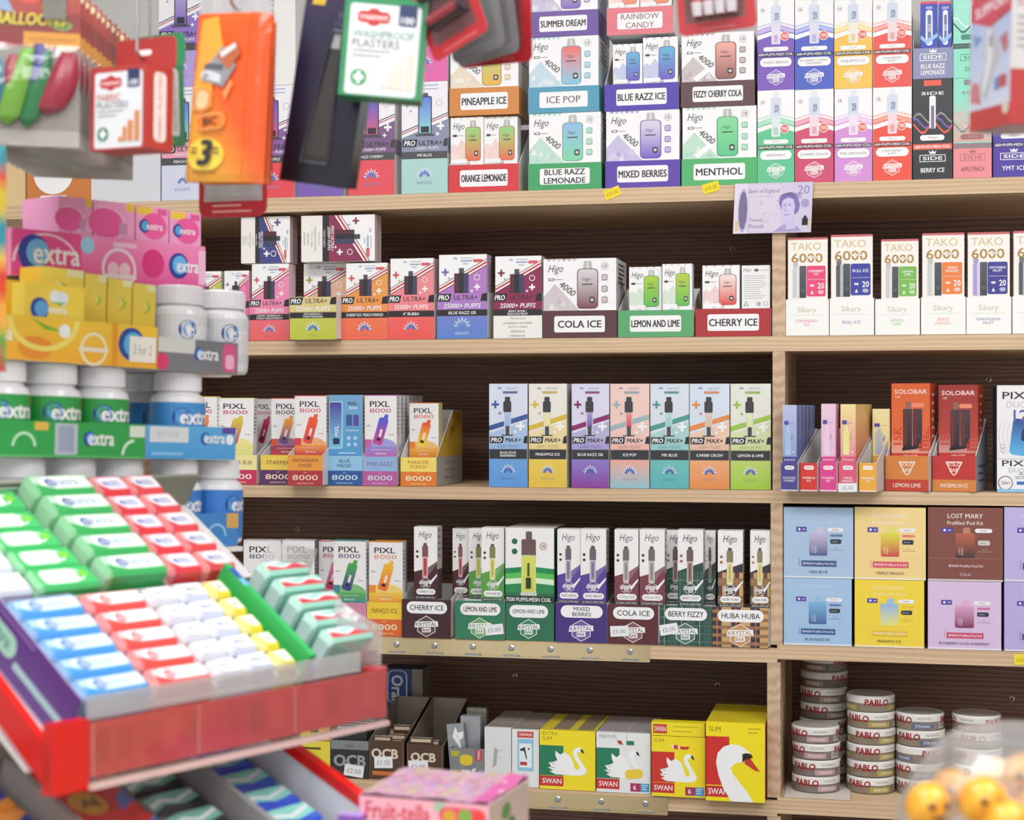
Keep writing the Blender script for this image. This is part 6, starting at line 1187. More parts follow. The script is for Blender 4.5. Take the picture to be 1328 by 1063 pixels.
def bottle(label, s, y, z, col, band, grp, rz=0.):
    k = (col, band); t = thing('gum_bottle', label, 'gum bottle', mw=MB @ Matrix.Translation(Vector((s, y, z))) @ Matrix.Rotation(rz, 4, 'Z'), group=grp)
    if k in _bt:
        for ch in _bt[k].children:
            q = ch.copy(); COL.objects.link(q); q.parent = t
        return t
    _bt[k] = t; R = .0295
    m = M(); m.lathe([(0, 0), (.027, 0), (R, .003), (R, .0595), (.028, .0645), (.0235, .068), (.0225, .070)], 0, 0, ['#e8e8ea'], 32); obj(m, 'bottle_body', 'gloss_plastic', t, smooth=True)
    m = M(); m.lathe([(R + .0003, .006), (R + .0003, .0585)], 0, 0, [col], 32)
    F = Face(m, (0, 0, .006), (1, 0, 0), (0, 0, 1), 2*math.pi*R, .0525, 2, cyl=R + .0004)
    G = F.sub(.34, .38, .66, 1.0); d_extra(G, col, ring='#1f3f94'); F.rect(.0, .0, 1, .03, mix(col, '#ffffff', .4)); F.rect(.62, .8, .7, .97, band); F.rr(.72, .1, .84, .85, .1, mix(col, '#ffffff', .35)); F.rect(.4, .08, .6, .3, mix(col, '#000000', .12))
    obj(m, 'label_wrap', 'printed_card', t)
    m = M(); m.lathe([(.0235, .0702), (.0248, .071), (.0248, .0885), (.0238, .0905), (0, .0905)], 0, 0, ['#ececee'], 36)
    for i in range(36):
        a = 2*math.pi*i/36; ca, sa = math.cos(a), math.sin(a); r0, r1 = .0247, .0252; w = .0007
        pt = lambda r, s_, z: (r*ca - s_*sa, r*sa + s_*ca, z)
        m.hexa([pt(r0, -w, .072), pt(r1, -w, .072), pt(r1, w, .072), pt(r0, w, .072), pt(r0, -w, .087), pt(r1, -w, .087), pt(r1, w, .087), pt(r0, w, .087)], '#ececee')
    obj(m, 'cap', 'gloss_plastic', t)
    return t
def btray(name, label, s0, s1, z, h, d, col, draw, y0=0., grp='gum display trays', back=None, floor=True):
    m = M(); T = .0012; inn = '#d8d6d4'; hb = h if back is None else back
    m.box(s0, s1, y0, y0 + T, z, z + h, inn, fr=col); m.box(s0, s1, y0 + d - T, y0 + d, z, z + hb, inn, bk=col)
    m.box(s0, s0 + T, y0 + T, y0 + d - T, z, z + h, inn, lf=col); m.box(s1 - T, s1, y0 + T, y0 + d - T, z, z + h, inn, rt=col); m.box(s0 + T, s1 - T, y0 + T, y0 + d - T, z, z + T, inn)
    draw(Face(m, (s0, y0, z), (1, 0, 0), (0, 0, 1), s1 - s0, h, 2)); Fr = Face(m, (s1, y0, z), (0, 1, 0), (0, 0, 1), d, h); Fr.rect(.04, .1, .5, .9, mix(col, '#ffffff', .3))
    return tag(bobj(m, name, 'printed_card'), label, 'display tray', grp)
ZA, ZBt, ZC, ZD = -.0925, 0.0, .0925, .178
MD = mat4(B0, E1, YB, UP); TOPF = [MB]
def d_green(F):
    F.rect(0, 0, 1, 1, '#2fa04a'); F.rect(0, 0, 1, .06, '#5ab86a'); F.ring(.26, .3, .07, .014, '#bfe6c4', 16, 0, 180); F.rect(.32, .75, .4, .97, '#e0b64a'); F.rr(.44, .08, .575, .95, .05, '#b9c2cc')
    for i in range(9): F.rect(.462 + .0105*i, .15, .467 + .0105*i, .88, '#7a86a8')
    d_extra(F.sub(.6, .1, .82, .95), '#2fa04a'); F.ring(.93, .1, .08, .016, '#cfeccf', 16, 90, 180); F.rect(.9, .62, 1, .95, '#d6ded0')
GB = 'gum bottles'
a, b = s_at(-30, 0), s_at(187, 0); c_, d_ = s_at(188.5, 0), s_at(305, 0)
btray('gum_display_tray', 'green gum tray holding the green bottles', a, b, ZBt, .035, .13, '#2fa04a', d_green)
def d_bluet(F): F.rect(0, 0, 1, 1, '#4a9ad4', '#58aadc'); F.rr(.04, .5, .46, .96, .06, '#d6d9dc'); F.text('BUY 2 FOR', .24, .74, .16, '#a9b0b8', .24, .0); d_extra(F.sub(.58, .3, .9, .95), '#4a9ad4'); F.circ(.93, .62, .045, '#e8eef4'); F.rect(.84, .8, 1, 1, '#5a4aa0'); F.rect(.06, .12, .4, .2, '#8ac0e4')
btray('gum_display_tray', 'sky-blue gum tray holding a blue bottle, right of the green tray', c_, d_, ZBt, .035, .13, '#4a9ad4', d_bluet)
bz = ZBt + .0014
for i, px in enumerate((38, 93, 142)):
    bottle(f'white-capped green gum bottle in the green tray, {("nearest the left edge","middle one","right one")[i]}', b - .154 + .0608*i, .033, bz, '#2a9a46', '#e0a83c', GB)
for i, px in enumerate((60, 112)):
    bottle(f'green gum bottle in the rear row of the green tray, {("left","right")[i]} one', b - .0935 + .0608*i, .096, bz, '#2a9a46', '#e0a83c', GB)
bottle('white-capped blue gum bottle in the sky-blue tray', s_at(228, .033), .033, bz, '#3f8ed0', '#4fa4e0', GB)
bottle('blue gum bottle in the rear row of the sky-blue tray', s_at(190, .096), .096, bz, '#3f8ed0', '#4fa4e0', GB)
# lowest layer
az = ZA + .0014
btray('gum_display_tray', 'white gum tray at the bottom of the bottle tower, behind the green packs', s_at(-45, 0), s_at(178, 0), ZA, .035, .13, '#d9dde0', lambda F: F.rect(0, 0, 1, 1, '#d9dde0'))
btray('gum_display_tray', 'blue gum tray at the bottom of the tower beside the red packs', s_at(180, 0), s_at(311, 0), ZA, .035, .13, '#3f86c8', lambda F: (F.rect(0, 0, 1, 1, '#3f86c8'), F.ring(.78, .3, .1, .018, '#9ac8ec', 16, 0, 180), F.rect(.88, .55, 1, 1, '#d8a85a')))
for i, px in enumerate((25, 83, 128)):
    bottle(f'white-capped bottle in the lowest layer behind the green packs, {("left","middle","right")[i]} one', s_at(25, .033) + .0612*i, .033, az, '#2a9a46', '#e0a83c', GB)
for i, px in enumerate((226, 277)):
    bottle(f'white-capped blue gum bottle in the lowest layer, {("left","right")[i]} one beside the red packs', s_at(226, .033) + .0605*i, .033, az, '#3a7fd0', '#5aa0e4', GB, .5 if i else .2)
# third layer: yellow cartons and white bottles
YL = '#efb62c'
def d_yel(F):
    F.rect(0, 0, 1, 1, '#f0ae2c', '#f2c43a'); d_extra(F.sub(-.02, .2, .3, .9), YL) if False else F.text('extra', .12, .55, .28, '#f6efe0', .2, .03); F.circ(.33, .3, .09, '#e8902a', 18, .55); F.ring(.37, .97, .19, .03, '#f6dc6a', 16, 180, 360, .75); F.poly([(.3, .98), (.38, .72), (.48, .7), (.38, .82)], '#6ab02c'); F.circ(.48, .72, .03, '#eaf0f0')
    F.ring(.64, .36, .075, .014, '#f4e4b8'); F.rect(.56, .3, .72, .4, '#e8e0c8'); F.rect(.74, 0, .77, 1, '#e89a24'); F.circ(.85, .55, .075, '#2a4a9a'); F.circ(.86, .55, .055, '#5ab0e0'); F.text('extra', .915, .52, .22, '#f6efe0', .14, .03); F.rect(.94, .1, 1, .4, '#e89a24')
yt = btray('gum_display_tray', 'orange-yellow gum tray with printed rings above the green bottles', s_at(-45, 0), s_at(200, 0), ZC, .043, .13, YL, d_yel)
m = M(); s1 = s_at(178, 0); Fp = Face(m, (s1 - .014, -.0006, ZC + .006), (1, 0, 0), (0, 0, 1), .034, .026, 1); m.box(s1 - .014, s1 + .02, -.0006, -.0001, ZC + .006, ZC + .032, '#ece8dc'); d_sticker(Fp, '3 for 2', '#ece8dc', '#b0aca4')
o = obj(m, 'price_sticker', 'matte_paper', yt)
def d_yb(F): F.rect(0, 0, 1, 1, '#f2c83a', '#f6d85a'); F.ring(.15, .5, .62, .1, '#9ac83c', 16, -50, 60, .45); F.ring(.1, .55, .5, .05, '#f6e6a0', 16, -50, 60, .45); F.rect(.6, .86, 1, 1, '#f8eeb0')
def d_yx(F): F.rect(0, 0, 1, 1, '#f4d048'); F.circ(.5, .66, .09, '#e6eef2'); F.circ(.62, .62, .1, '#dfe8ee'); F.poly([(.4, .5), (.7, .52), (.6, .42)], '#7ab83c'); d_extra(F.sub(.05, .05, .95, .5), '#f4d048')
def bbox(label, s0, s1, y0, y1, z0, z1, col, draw, grp, name='gum_box', sc=None, side=None):
    m = M(); m.box(s0, s1, y0, y1, z0, z1, col, rt=sc or col); draw(Face(m, (s0, y0, z0), (1, 0, 0), (0, 0, 1), s1 - s0, z1 - z0))
    if side: side(Face(m, (s1, y0, z0), (0, 1, 0), (0, 0, 1), y1 - y0, z1 - z0))
    return tag(bobj(m, name, 'printed_card'), label, 'gum box', grp)
cz = ZC + .0016
bbox('yellow gum box at the front of the orange-yellow tray', s_at(26, .004), s_at(104, .004), .004, .024, cz, cz + .074, '#f4d048', lambda F: d_yx(F.sub(0, .54, 1, 1)), 'yellow gum boxes')
for i, (p0, p1) in enumerate(((47, 103), (104, 133), (134, 166), (167, 197))):
    y0 = .027; bbox(f'yellow gum box with a green curve, {("leftmost","second","third","rightmost")[i]} of the upright four', s_at(p0, y0), s_at(p1, y0) - .0008, y0, .062, cz, cz + .094 - .002*i, '#f0c234', lambda F: d_yb(F.sub(0, .44, 1, 1)), 'yellow gum boxes', sc='#e8e0c8')
bbox('long yellow gum box behind the upright four', s_at(40, 0), s_at(200, 0) - .004, .066, .122, cz, cz + .0815, '#f0c234', lambda F: F.rect(0, 0, 1, 1, '#f0c234'), 'yellow gum boxes')
def d_greyt(F): F.rect(0, 0, 1, 1, '#77787e'); F.rect(0, .55, .45, 1, '#cfd0cc'); F.circ(.05, .25, .08, '#d83a6a'); d_extra(F.sub(.42, .15, .78, .95), '#77787e'); F.rr(.8, .05, .98, .95, .3, '#d8588a'); F.rr(.84, .15, .95, .6, .3, '#ecb8cc')
btray('gum_display_tray', 'grey gum tray with pink print holding the white bottles', s_at(201.5, 0), s_at(305, 0), ZC, .034, .13, '#77787e', d_greyt)
for i, px in enumerate((231, 278)): bottle(f'white gum bottle in the grey tray, {("left","right")[i]} one', s_at(228, .033) + .0605*i, .033, cz, '#dfe0e3', '#5a6a8a', GB, .15)
for i, px in enumerate((215, 262)): bottle(f'white gum bottle in the rear row of the grey tray, {("left","right")[i]} one', s_at(212, .096) + .0605*i, .096, cz, '#dfe0e3', '#5a6a8a', GB, .15)
# top layer: pink
PKC = '#ec6aa6'
def d_pink(F):
    F.rect(0, 0, 1, 1, '#e4559a', '#f08cba'); F.rr(.01, .05, .34, 1, .1, '#e04a90'); F.ring(.17, .3, .16, .012, '#f6cfe0', 20, 0, 180, .75); F.circ(.11, .5, .075, '#2a3a96'); F.circ(.13, .52, .055, '#6ab0e4'); F.text('extra', .22, .48, .4, '#f6f0f4', .22, .03)
    F.circ(.37, .78, .035, '#9ad0ea'); F.ring(.53, .3, .09, .014, '#f6dce8'); F.circ(.5, .3, .03, '#f4c8da'); F.circ(.56, .3, .03, '#f4c8da'); F.rect(.46, .1, .62, .2, '#f4e4ec'); F.rect(.5, .8, .62, .9, '#f2c4d8'); F.circ(.71, .5, .06, '#d8307a'); F.circ(.85, .5, .055, '#2a3a96'); F.circ(.855, .52, .04, '#6ab0e4'); F.text('extra', .9, .48, .26, '#f6f0f4', .12, .03); F.rect(.96, .1, 1, .9, '#f0b8d0')
py0 = .064; TOPF[0] = MD
btray('gum_display_tray', 'pink gum tray at the top of the tower', s_at(13, py0), s_at(266, py0), ZD, .0475, .085, PKC, d_pink, y0=py0)
def d_pw(F): F.rect(0, 0, 1, 1, '#f4a0c8'); F.ring(.2, .42, .6, .08, '#f6b8d4', 16, -60, 100, .6); F.circ(.3, .45, .42, '#ea5a9e', 16, .7); F.rect(.62, .2, .82, .5, '#c890b0'); F.rect(.8, .8, 1, 1, '#ecc23c')
def d_px(F): F.rect(0, 0, 1, 1, '#f4a0c8'); F.rect(.05, .78, .5, .98, '#ecc83c'); F.circ(.55, .5, .4, '#ea5a9e', 16, .8); d_extra(F.sub(.05, .3, 1.0, .66), '#ea5a9e', ring='#2a2f8a'); F.rect(.66, .8, .95, .96, '#e05a9a')
pz = ZD + .0015
for i, (p0, p1, dr, lb) in enumerate(((76, 120, d_pw, 'pink gum box with a round window, left of the two'), (121, 175, d_pw, 'pink gum box with a round window, right of the two'), (176, 219, d_px, 'pink gum box with yellow corner, left of the two at the end'), (220, 261, d_px, 'pink gum box with yellow corner, rightmost on the pink tray'))):
    y0 = py0 + .004; bbox(lb, s_at(p0, y0), s_at(p1, y0) - .0008, y0, y0 + .06, pz, pz + .084 - .0015*(i == 3), '#f4a0c8', lambda F: dr(F.sub(0, .5, 1, 1)), 'pink gum boxes', sc='#f4b4d0')
m = M(); m.box(s_at(-45, 0) - .01, s_at(311, 0) + .004, -.004, .15, ZA - .006, ZA - .0008, WHT)
o = obj(m, 'bottle_shelf', 'white_metal', rack); o.matrix_local = RI @ MB
# ================================================================== goods hanging in front, from a rail above
def pxm(A, B):                           # frame with its origin at A, x towards B, z as near up as possible, y away from the viewer
    X = (B - A).normalized(); Y = UP.cross(X).normalized(); Z = X.cross(Y).normalized()
    return mat4(A, X, Y, Z), (B - A).length
ra, rb = PC(-160, -6, 1.62), PC(1480, -150, 1.62)
rail_t = thing('hanging_rail', 'grey metal rail with hooks along the top edge of the view', 'rail', (ra + rb) / 2)
RAI = Matrix.Translation((ra + rb) / 2).inverted()
m = M(); m.tube([ra, rb], .007, WHT, 10); obj(m, 'bar', 'grey_metal', rail_t, mw=RAI)
for p_ in (ra, rb):
    m = M(); m.tube([p_, Vector((p_.x, p_.y, CEIL))], .005, WHT, 8); obj(m, 'drop_rod', 'grey_metal', rail_t, mw=RAI)
def hook(top, back=.0):
    """wire hook from the rail down to a point that holds a hanging pack"""
    t = (top - ra).dot((rb - ra).normalized()); j = ra + (rb - ra).normalized() * t
    k = top - FW * .02
    m = M(); m.tube([j, j + UP*.012, Vector((k.x, k.y, j.z + .01)), Vector((k.x, k.y, top.z - .004)), top + UP*.0 - FW*.012 - UP*.006, top + FW*(.012 + back)], .0016, WHT, 6)
    obj(m, 'hook', 'steel', rail_t, mw=RAI)
def cardboard(m, w, h, y0, y1, col, back, r=.006, hole=True, x0=0., z0=0.):
    """rounded card, front at y0, with a hang slot"""
    pts = []
    for (sx, sz, a0) in ((w - r, r, -90), (w - r, h - r, 0), (r, h - r, 90), (r, r, 180)):
        for i in range(5): a = math.radians(a0 + 22.5*i); pts.append((x0 + sx + r*math.cos(a), z0 + sz + r*math.sin(a)))
    m.face([(x, y0, z) for x, z in pts], col); m.face([(x, y1, z) for x, z in reversed(pts)], back)
    for i in range(len(pts)): a, b = pts[i], pts[(i+1) % len(pts)]; m.face([(b[0], y0, b[1]), (a[0], y0, a[1]), (a[0], y1, a[1]), (b[0], y1, b[1])], back)
# ---- balloon packs
MX, w = pxm(PC(-46, 186, 1.50), PC(103, 192, 1.52)); h = .142
def pillow(m, x0, x1, z0, z1, y, puff, col, n=10, k=10, dent=.0, seed=1):
    r = random.Random(seed); ph = r.random()*6
    def g(i, j, s):
        a, b = i/n, j/k; e = (math.sin(math.pi*a)**.55) * (math.sin(math.pi*b)**.55)
        return (x0 + (x1 - x0)*a, y - (s if s > 0 else .03)*puff*e*(1 + dent*math.sin(9*a + 7*b + ph)*math.cos(5*b - 3*a)), z0 + (z1 - z0)*b)
    for s in (1, -1):
        for i in range(n):
            for j in range(k):
                q = [g(i, j, s), g(i+1, j, s), g(i+1, j+1, s), g(i, j+1, s)]; m.face(q if s > 0 else q[::-1], col)
def balloon_mesh(pts, r, col):
    m = M(); P3 = [Vector(p) for p in pts]; n = 10; rings = []
    for i in range(n + 1):
        t = i / n; a = P3[0]*(1-t)**2 + P3[1]*2*t*(1-t) + P3[2]*t*t; rr_ = .86 * r * (.22 + .78*math.sin(math.pi*min(t*.62 + .12, 1))) * (1 if i < n else .15)
        rings.append([a + Vector((rr_*math.cos(u), .42*rr_*math.sin(u), 0)) for u in [2*math.pi*q/12 for q in range(12)]])
    for i in range(n):
        for q in range(12): m.face([rings[i][q], rings[i][(q+1) % 12], rings[i+1][(q+1) % 12], rings[i+1][q]], col)
    m.face(rings[0][::-1], col); m.face(rings[-1], col); return m
def balloon_pack():
    t = thing('balloon_pack', 'front bag of coloured balloons with a red and yellow header card', 'balloons', mw=MX, group='hanging bags of balloons')
    m = M(); cardboard(m, w, h, 0, .0006, '#d8d2cc', '#cfcac4', .003); F = Face(m, (0, 0, 0), (1, 0, 0), (0, 0, 1), w, h, 2)
    G = F.sub(0, .62, 1, 1); G.rect(0, 0, 1, 1, '#9c2f28', '#b04638'); G.poly([(0, .3), (.3, .1), (.42, .55), (.3, 1), (0, 1)], '#8fa8c8'); G.poly([(.1, .2), (.5, .0), (1, .35), (1, .6), (.6, .5), (.3, .6)], '#8a2a24'); G.circ(.75, .68, .1, '#d8783a', 14, .5); G.circ(.84, .38, .09, '#7a9a4a', 14, .5); G.circ(.55, .8, .09, '#d84a3c', 14, .5)
    G.text('BALLOONS', .57, .45, .2, '#2a2418', .62, .05, .15); G.text('BALLOONS', .56, .47, .2, '#e0d03a', .62, .03, .15); G.rect(.5, .02, 1, .26, '#d8962c'); G.text('assorted party balloons', .75, .14, .07, '#8a3a20', .44, .0); G.rr(.76, .84, .98, .97, .5, '#e0d6a8'); G.text('CE2', .87, .905, .08, '#8a8460', .14, .0)
    F.rect(0, .0, 1, .62, '#9a918b'); F.rect(0, 0, 1, .1, '#b3aca6'); obj(m, 'card', 'printed_card', t)  # header and card colours darkened: shade over the hanging bags put into the print
    for (p0, p1, p2, rr_, col) in (((.032, .07), (.036, .05), (.03, .028), .010, '#2a6478'), ((.05, .074), (.046, .05), (.052, .034), .011, '#942a35'), ((.064, .08), (.05, .05), (.042, .016), .013, '#66982c'), ((.074, .084), (.078, .055), (.066, .03), .009, '#34347a'), ((.082, .078), (.074, .05), (.062, .014), .010, '#1f6a3a'), ((.104, .078), (.1, .05), (.082, .026), .016, '#8e2436'), ((.018, .07), (.014, .05), (.016, .03), .008, '#c8c0b8')):
        obj(balloon_mesh([(p0[0]*w/.115, -.006, p0[1]*h/.132), (p1[0]*w/.115, -.007, p1[1]*h/.132), (p2[0]*w/.115, -.006, p2[1]*h/.132)], rr_, col), 'balloon', 'gloss_plastic', t, smooth=True)
    m = M(); pillow(m, 0, w, 0, h*.64, -.0005, .016, WHT, 8, 8, .12, 3)
    for fct in (-1,): m.box(0, w, -.0007, -.0003, h*.64, h, WHT)
    obj(m, 'clear_bag', 'clear_plastic', t)
    m = M(); m.box(.066, .086, -.0022, -.0012, h*.80, h*1.0, '#7c7a72'); F = Face(m, (.066, -.0022, h*.8), (1, 0, 0), (0, 0, 1), .02, h*.2); F.ring(.5, .8, .16, .04, '#9a988e'); obj(m, 'hang_tab', 'matte_paper', t)
    return t
bp = balloon_pack()
for i in range(11):
    k = copy_thing(bp, f'bag of balloons hanging {("second","third","fourth","fifth","sixth","seventh","eighth","ninth","tenth","eleventh","rearmost")[i]} from the front')
    k.matrix_world = Matrix.Translation(FW * .0195 * (i + 1) + RT * random.uniform(-.0006, .0006)) @ MX
hook(MX @ Vector((.076, 0, h + .004)), .22)
# ---- plaster boxes
def plaster(label, A, B, hh, dd, col, cw, title, grp, flap=True, side=True, faint='#b8602a', sub='FABRIC', mark='#2f7a58', bars='#cf8450', facecol='#d9dadc'):
    MXp, ww = pxm(A, B); t = thing('plaster_box', label, 'plasters', mw=MXp, group=grp); m = M()
    m.box(0, ww, 0, dd, 0, hh, col, bt=mix(col, '#000000', .2)); F = Face(m, (0, 0, 0), (1, 0, 0), (0, 0, 1), ww, hh, 2); F.rr(.07, .02, .93, .93, .05, facecol)
    F.rr(.16, .74, .56, .86, .4, '#b8302e'); F.rr(.28, .71, .44, .89, .4, '#b8302e'); F.text('treatment', .36, .8, .055, '#f0dedc', .34, .02); F.rr(.66, .73, .88, .95, .1, '#2c3a60'); F.rect(.66, .85, .88, .95, '#2c3a60'); F.text('100', .77, .79, .07, '#e6e8ee', .18, .03)
    F.text(sub, .12, .63, .08, cw, .74, .012, 0, 0, 'l'); F.text('PLASTERS', .12, .535, .08, '#6a6c70', .66, .004, 0, 0, 'l'); F.bars(.13, .62, .46, .41, 2, '#8a8c90', .5)
    F.circ(.23, .19, .1, mark); F.rect(.17, .17, .29, .21, '#eef0f0'); F.rect(.21, .13, .25, .25, '#eef0f0')
    for i, (x, hh2) in enumerate(((.54, .06), (.62, .18), (.71, .25), (.83, .36))): F.rr(x - .035, .09, x + .035 + .02*(i > 1), .09 + hh2, .4 if i < 2 else .1, bars)
    R = Face(m, (ww, 0, 0), (0, 1, 0), (0, 0, 1), dd, hh, 2); R.rr(.28, .1, .74, .93, .3, '#e2dfde'); R.text(sub + ' PLASTERS', .51, .52, .22, cw, 1.9, .0, 0, math.pi/2) if False else R.text(sub + ' PLASTERS', .51, .52, .075, cw, 1.6, .004, 0, math.pi/2)
    obj(m, 'box', 'printed_card', t)
    if flap:
        m = M(); cardboard(m, ww*1.02 + .004, hh*.42, dd - .0012, dd, mix(col, '#000000', .12), col, .007, x0=-.002, z0=hh)
        F = Face(m, (0, dd - .0012, hh), (1, 0, 0), (0, 0, 1), ww, hh*.42, 2); F.rr(.34, .5, .62, .66, .5, '#e8e6e4')
        obj(m, 'hang_flap', 'printed_card', t)
        hook(MXp @ Vector((ww*.48, dd - .004, hh*1.25)), .03)
    return MXp
GPL = 'hanging plaster boxes'
plaster('red box of fabric plasters hanging beside the orange razor bag', PC(117, 196, 1.52), PC(189, 191, 1.49), .074, .036, '#b03a36', '#c05a44', 'FABRIC', GPL, sub='FABRIC')
plaster('green box of plasters hanging behind the red plaster box', PC(150, 190, 1.62), PC(214, 183, 1.60), .078, .036, '#3a9460', '#3a8a5c', 'WASH', GPL, sub='WASHPROOF')
plaster('green box of washproof plasters hanging in front of the black hair colour pack', PC(438, 122, 1.50), PC(545, 131, 1.50), .088, .03, '#2f8656', '#6a9a84', 'WASHPROOF', GPL, sub='WASHPROOF', bars='#e0cdbd', mark='#3f9a5c')
# ---- orange razor bags
def razor_bag(label, A, B, hh, name='razor_bag', second=False):
    MXp, ww = pxm(A, B); t = thing(name, label, 'razors', mw=MXp, group='hanging orange razor bags')
    m = M(); n, k = 16, 20; org = '#e2601c'
    def prof(a, b): return .0085 * (math.sin(math.pi*a)**.3) * (.6 + .4*max(0, math.sin(math.pi*b))**.4) * (1 + .05*math.sin(8*a + 5*b) * math.cos(6*b)) + .006 * max(0, 1 - abs(a - .82)/.06)
    def g(a, b): tap = 1 - .07*b; return (ww*(.5 + (a - .5)*tap + .02*b), -prof(a, b), hh*b)
    cf = lambda a, b: mix(mix('#e6a02c', '#e4581a', min(1, max(0, (b - .05) * 2.2 + (a - .45)*1.6))), '#d84a16', .35 if a > .82 else 0)
    for i in range(n):
        for j in range(k):
            a, b, a2, b2 = i/n, j/k, (i+1)/n, (j+1)/k
            m.face([g(a, b), g(a2, b), g(a2, b2), g(a, b2)], [cf(a, b), cf(a2, b), cf(a2, b2), cf(a, b2)])
            q = [g(a, b), g(a2, b), g(a2, b2), g(a, b2)]; m.face([(x, .003 + .2*abs(y), z) for x, y, z in reversed(q)], org)
    o = obj(m, 'bag', 'foil_wrap', t)
    class PF(Face):
        def pt(s, x, y): p = g(x*.82 + .03, y); return Vector((p[0], p[1] - .0012 - s.L[0]*LAY*5, p[2]))
    m = M(); F = PF(m, (0, 0, 0), (1, 0, 0), (0, 0, 1), ww*.82, hh, 1)
    F.circ(.32, .16, .3, '#f2d04a', 20, .75); F.poly([(.05, .42), (.4, .44), (.36, .62), (.5, .8), (.38, .98), (.1, .96)], '#eba03a')
    F.rr(.06, .41, .38, .55, .45, '#d88a4a'); F.rr(.12, .43, .32, .54, .4, '#ecc090')
    F.poly([(.18, .6), (.55, .56), (.72, .68), (.66, .78), (.5, .8), (.3, .7)], '#8f8f92'); F.poly([(.16, .62), (.5, .58), (.5, .63), (.22, .67)], '#c8ccd0'); F.poly([(.2, .66), (.52, .66), (.54, .69), (.24, .7)], '#5a5c62'); F.poly([(.42, .74), (.72, .84), (.8, .76), (.62, .66)], '#b4603c'); F.poly([(.46, .76), (.7, .82), (.72, .79), (.5, .73)], '#d8d4d2')
    F.poly([(.56, .52), (.66, .6), (.7, .58), (.6, .48)], '#e8935a')
    F.rr(.14, .305, .62, .405, .5, '#f0a860', None, .08); F.rr(.16, .315, .60, .395, .5, '#e87a2c', None, .08); F.text('BIC', .38, .355, .05, '#2a2422', .34, .022, .12, .08)
    F.text('3', .33, .17, .145, '#2c2430', .3, .06, .2); F.rect(.1, .19, .2, .2, '#5a4a38'); F.rect(.1, .165, .2, .175, '#5a4a38'); F.rect(.46, .19, .56, .2, '#5a4a38'); F.rect(.46, .165, .56, .175, '#5a4a38'); F.text('SENSITIVE', .34, .055, .025, '#8a4a1c', .4, .01)
    if not second: obj(m, 'bag_print', 'foil_wrap', o)
    m = M(); m.box(ww*.06, ww*.96, -.001, -.0004, hh, hh*1.16, WHT); m.ring = None
    F = Face(m, (ww*.06, -.001, hh), (1, 0, 0), (0, 0, 1), ww*.9, hh*.16, 2); F.rr(.3, .3, .7, .6, .5, '#f0efee')
    obj(m, 'clear_header', 'clear_film', t)
    hook(MXp @ Vector((ww*.5, 0, hh*1.08)), .06)
    return t
razor_bag('orange bag of razors with a large 3 and clear top, hanging at the left', PC(240, 236, 1.53), PC(342, 238, 1.50), .150)
razor_bag('second orange razor bag hanging just behind the first', PC(262, 239, 1.60), PC(350, 238, 1.57), .150, second=True)
MXp, ww = pxm(PC(258, 283, 1.72), PC(346, 280, 1.70)); t = thing('blister_pack', 'red hanging blister pack showing below the orange razor bag', 'blister pack', mw=MXp, group='red hanging blister packs')
m = M(); cardboard(m, ww, .15, 0, .0008, '#a8202a', '#8f1c24', .010); F = Face(m, (0, 0, 0), (1, 0, 0), (0, 0, 1), ww, .15, 2); F.rect(.12, .14, .9, .9, '#b8aeae'); F.bars(.2, .8, .04, .08, 2, '#d8a0a0', .5); obj(m, 'card', 'printed_card', t)
m = M(); pillow(m, ww*.08, ww*.94, .016, .14, -.0005, .014, WHT, 8, 8, .1, 5); obj(m, 'blister', 'clear_film', t); hook(MXp @ Vector((ww/2, 0, .145)), .03)
# ---- dark hair-colour pack
A, B = PC(362, 233, 1.56), PC(452, 237, 1.55)
MXp, ww = pxm(A, B); t = thing('hair_colour_pack', 'dark purple and black hair colour pack with a recessed window', 'hair colour', mw=MXp @ Matrix.Rotation(.09, 4, 'Y')); hh = .19
m = M(); m.prism([(0, 0), (.03, .004), (.03, hh), (0, hh)], 0, ww, '#171320', '#1a1626', '#17141f'); F = Face(m, (0, 0, 0), (1, 0, 0), (0, 0, 1), ww, hh, 2)
F.rect(0, 0, 1, .55, '#141118', '#1b1730'); F.rect(0, .55, 1, 1, '#1b1730', '#2c2044'); F.text('Black\nMidnight', .66, .80, .035, '#57506a', .5, .004); F.poly([(.1, .86), (.28, .86), (.34, 1), (.16, 1)], '#c8a42c'); F.rect(.2, .9, .25, .97, '#5a4a18')
obj(m, 'pack_body', 'gloss_plastic', t)
m = M(); fr = .0025
q0 = [(.26, .10), (.66, .10), (.60, .74), (.46, .74)]
for i in range(4):
    a, b = q0[i], q0[(i+1) % 4]; m.tube([(a[0]*ww, -.001, a[1]*hh), (b[0]*ww, -.001, b[1]*hh)], .0014, '#3c3a48', 6)
F = Face(m, (0, -.0004, 0), (1, 0, 0), (0, 0, 1), ww, hh, 3); F.poly(q0, '#2b2622'); F.poly([(.3, .14), (.62, .14), (.575, .68), (.48, .68)], '#37332f'); F.rr(.45, .66, .6, .75, .15, '#a8a4a2')
obj(m, 'window', 'gloss_plastic', t); hook(MXp @ Vector((ww*.7, .015, hh)), .02)
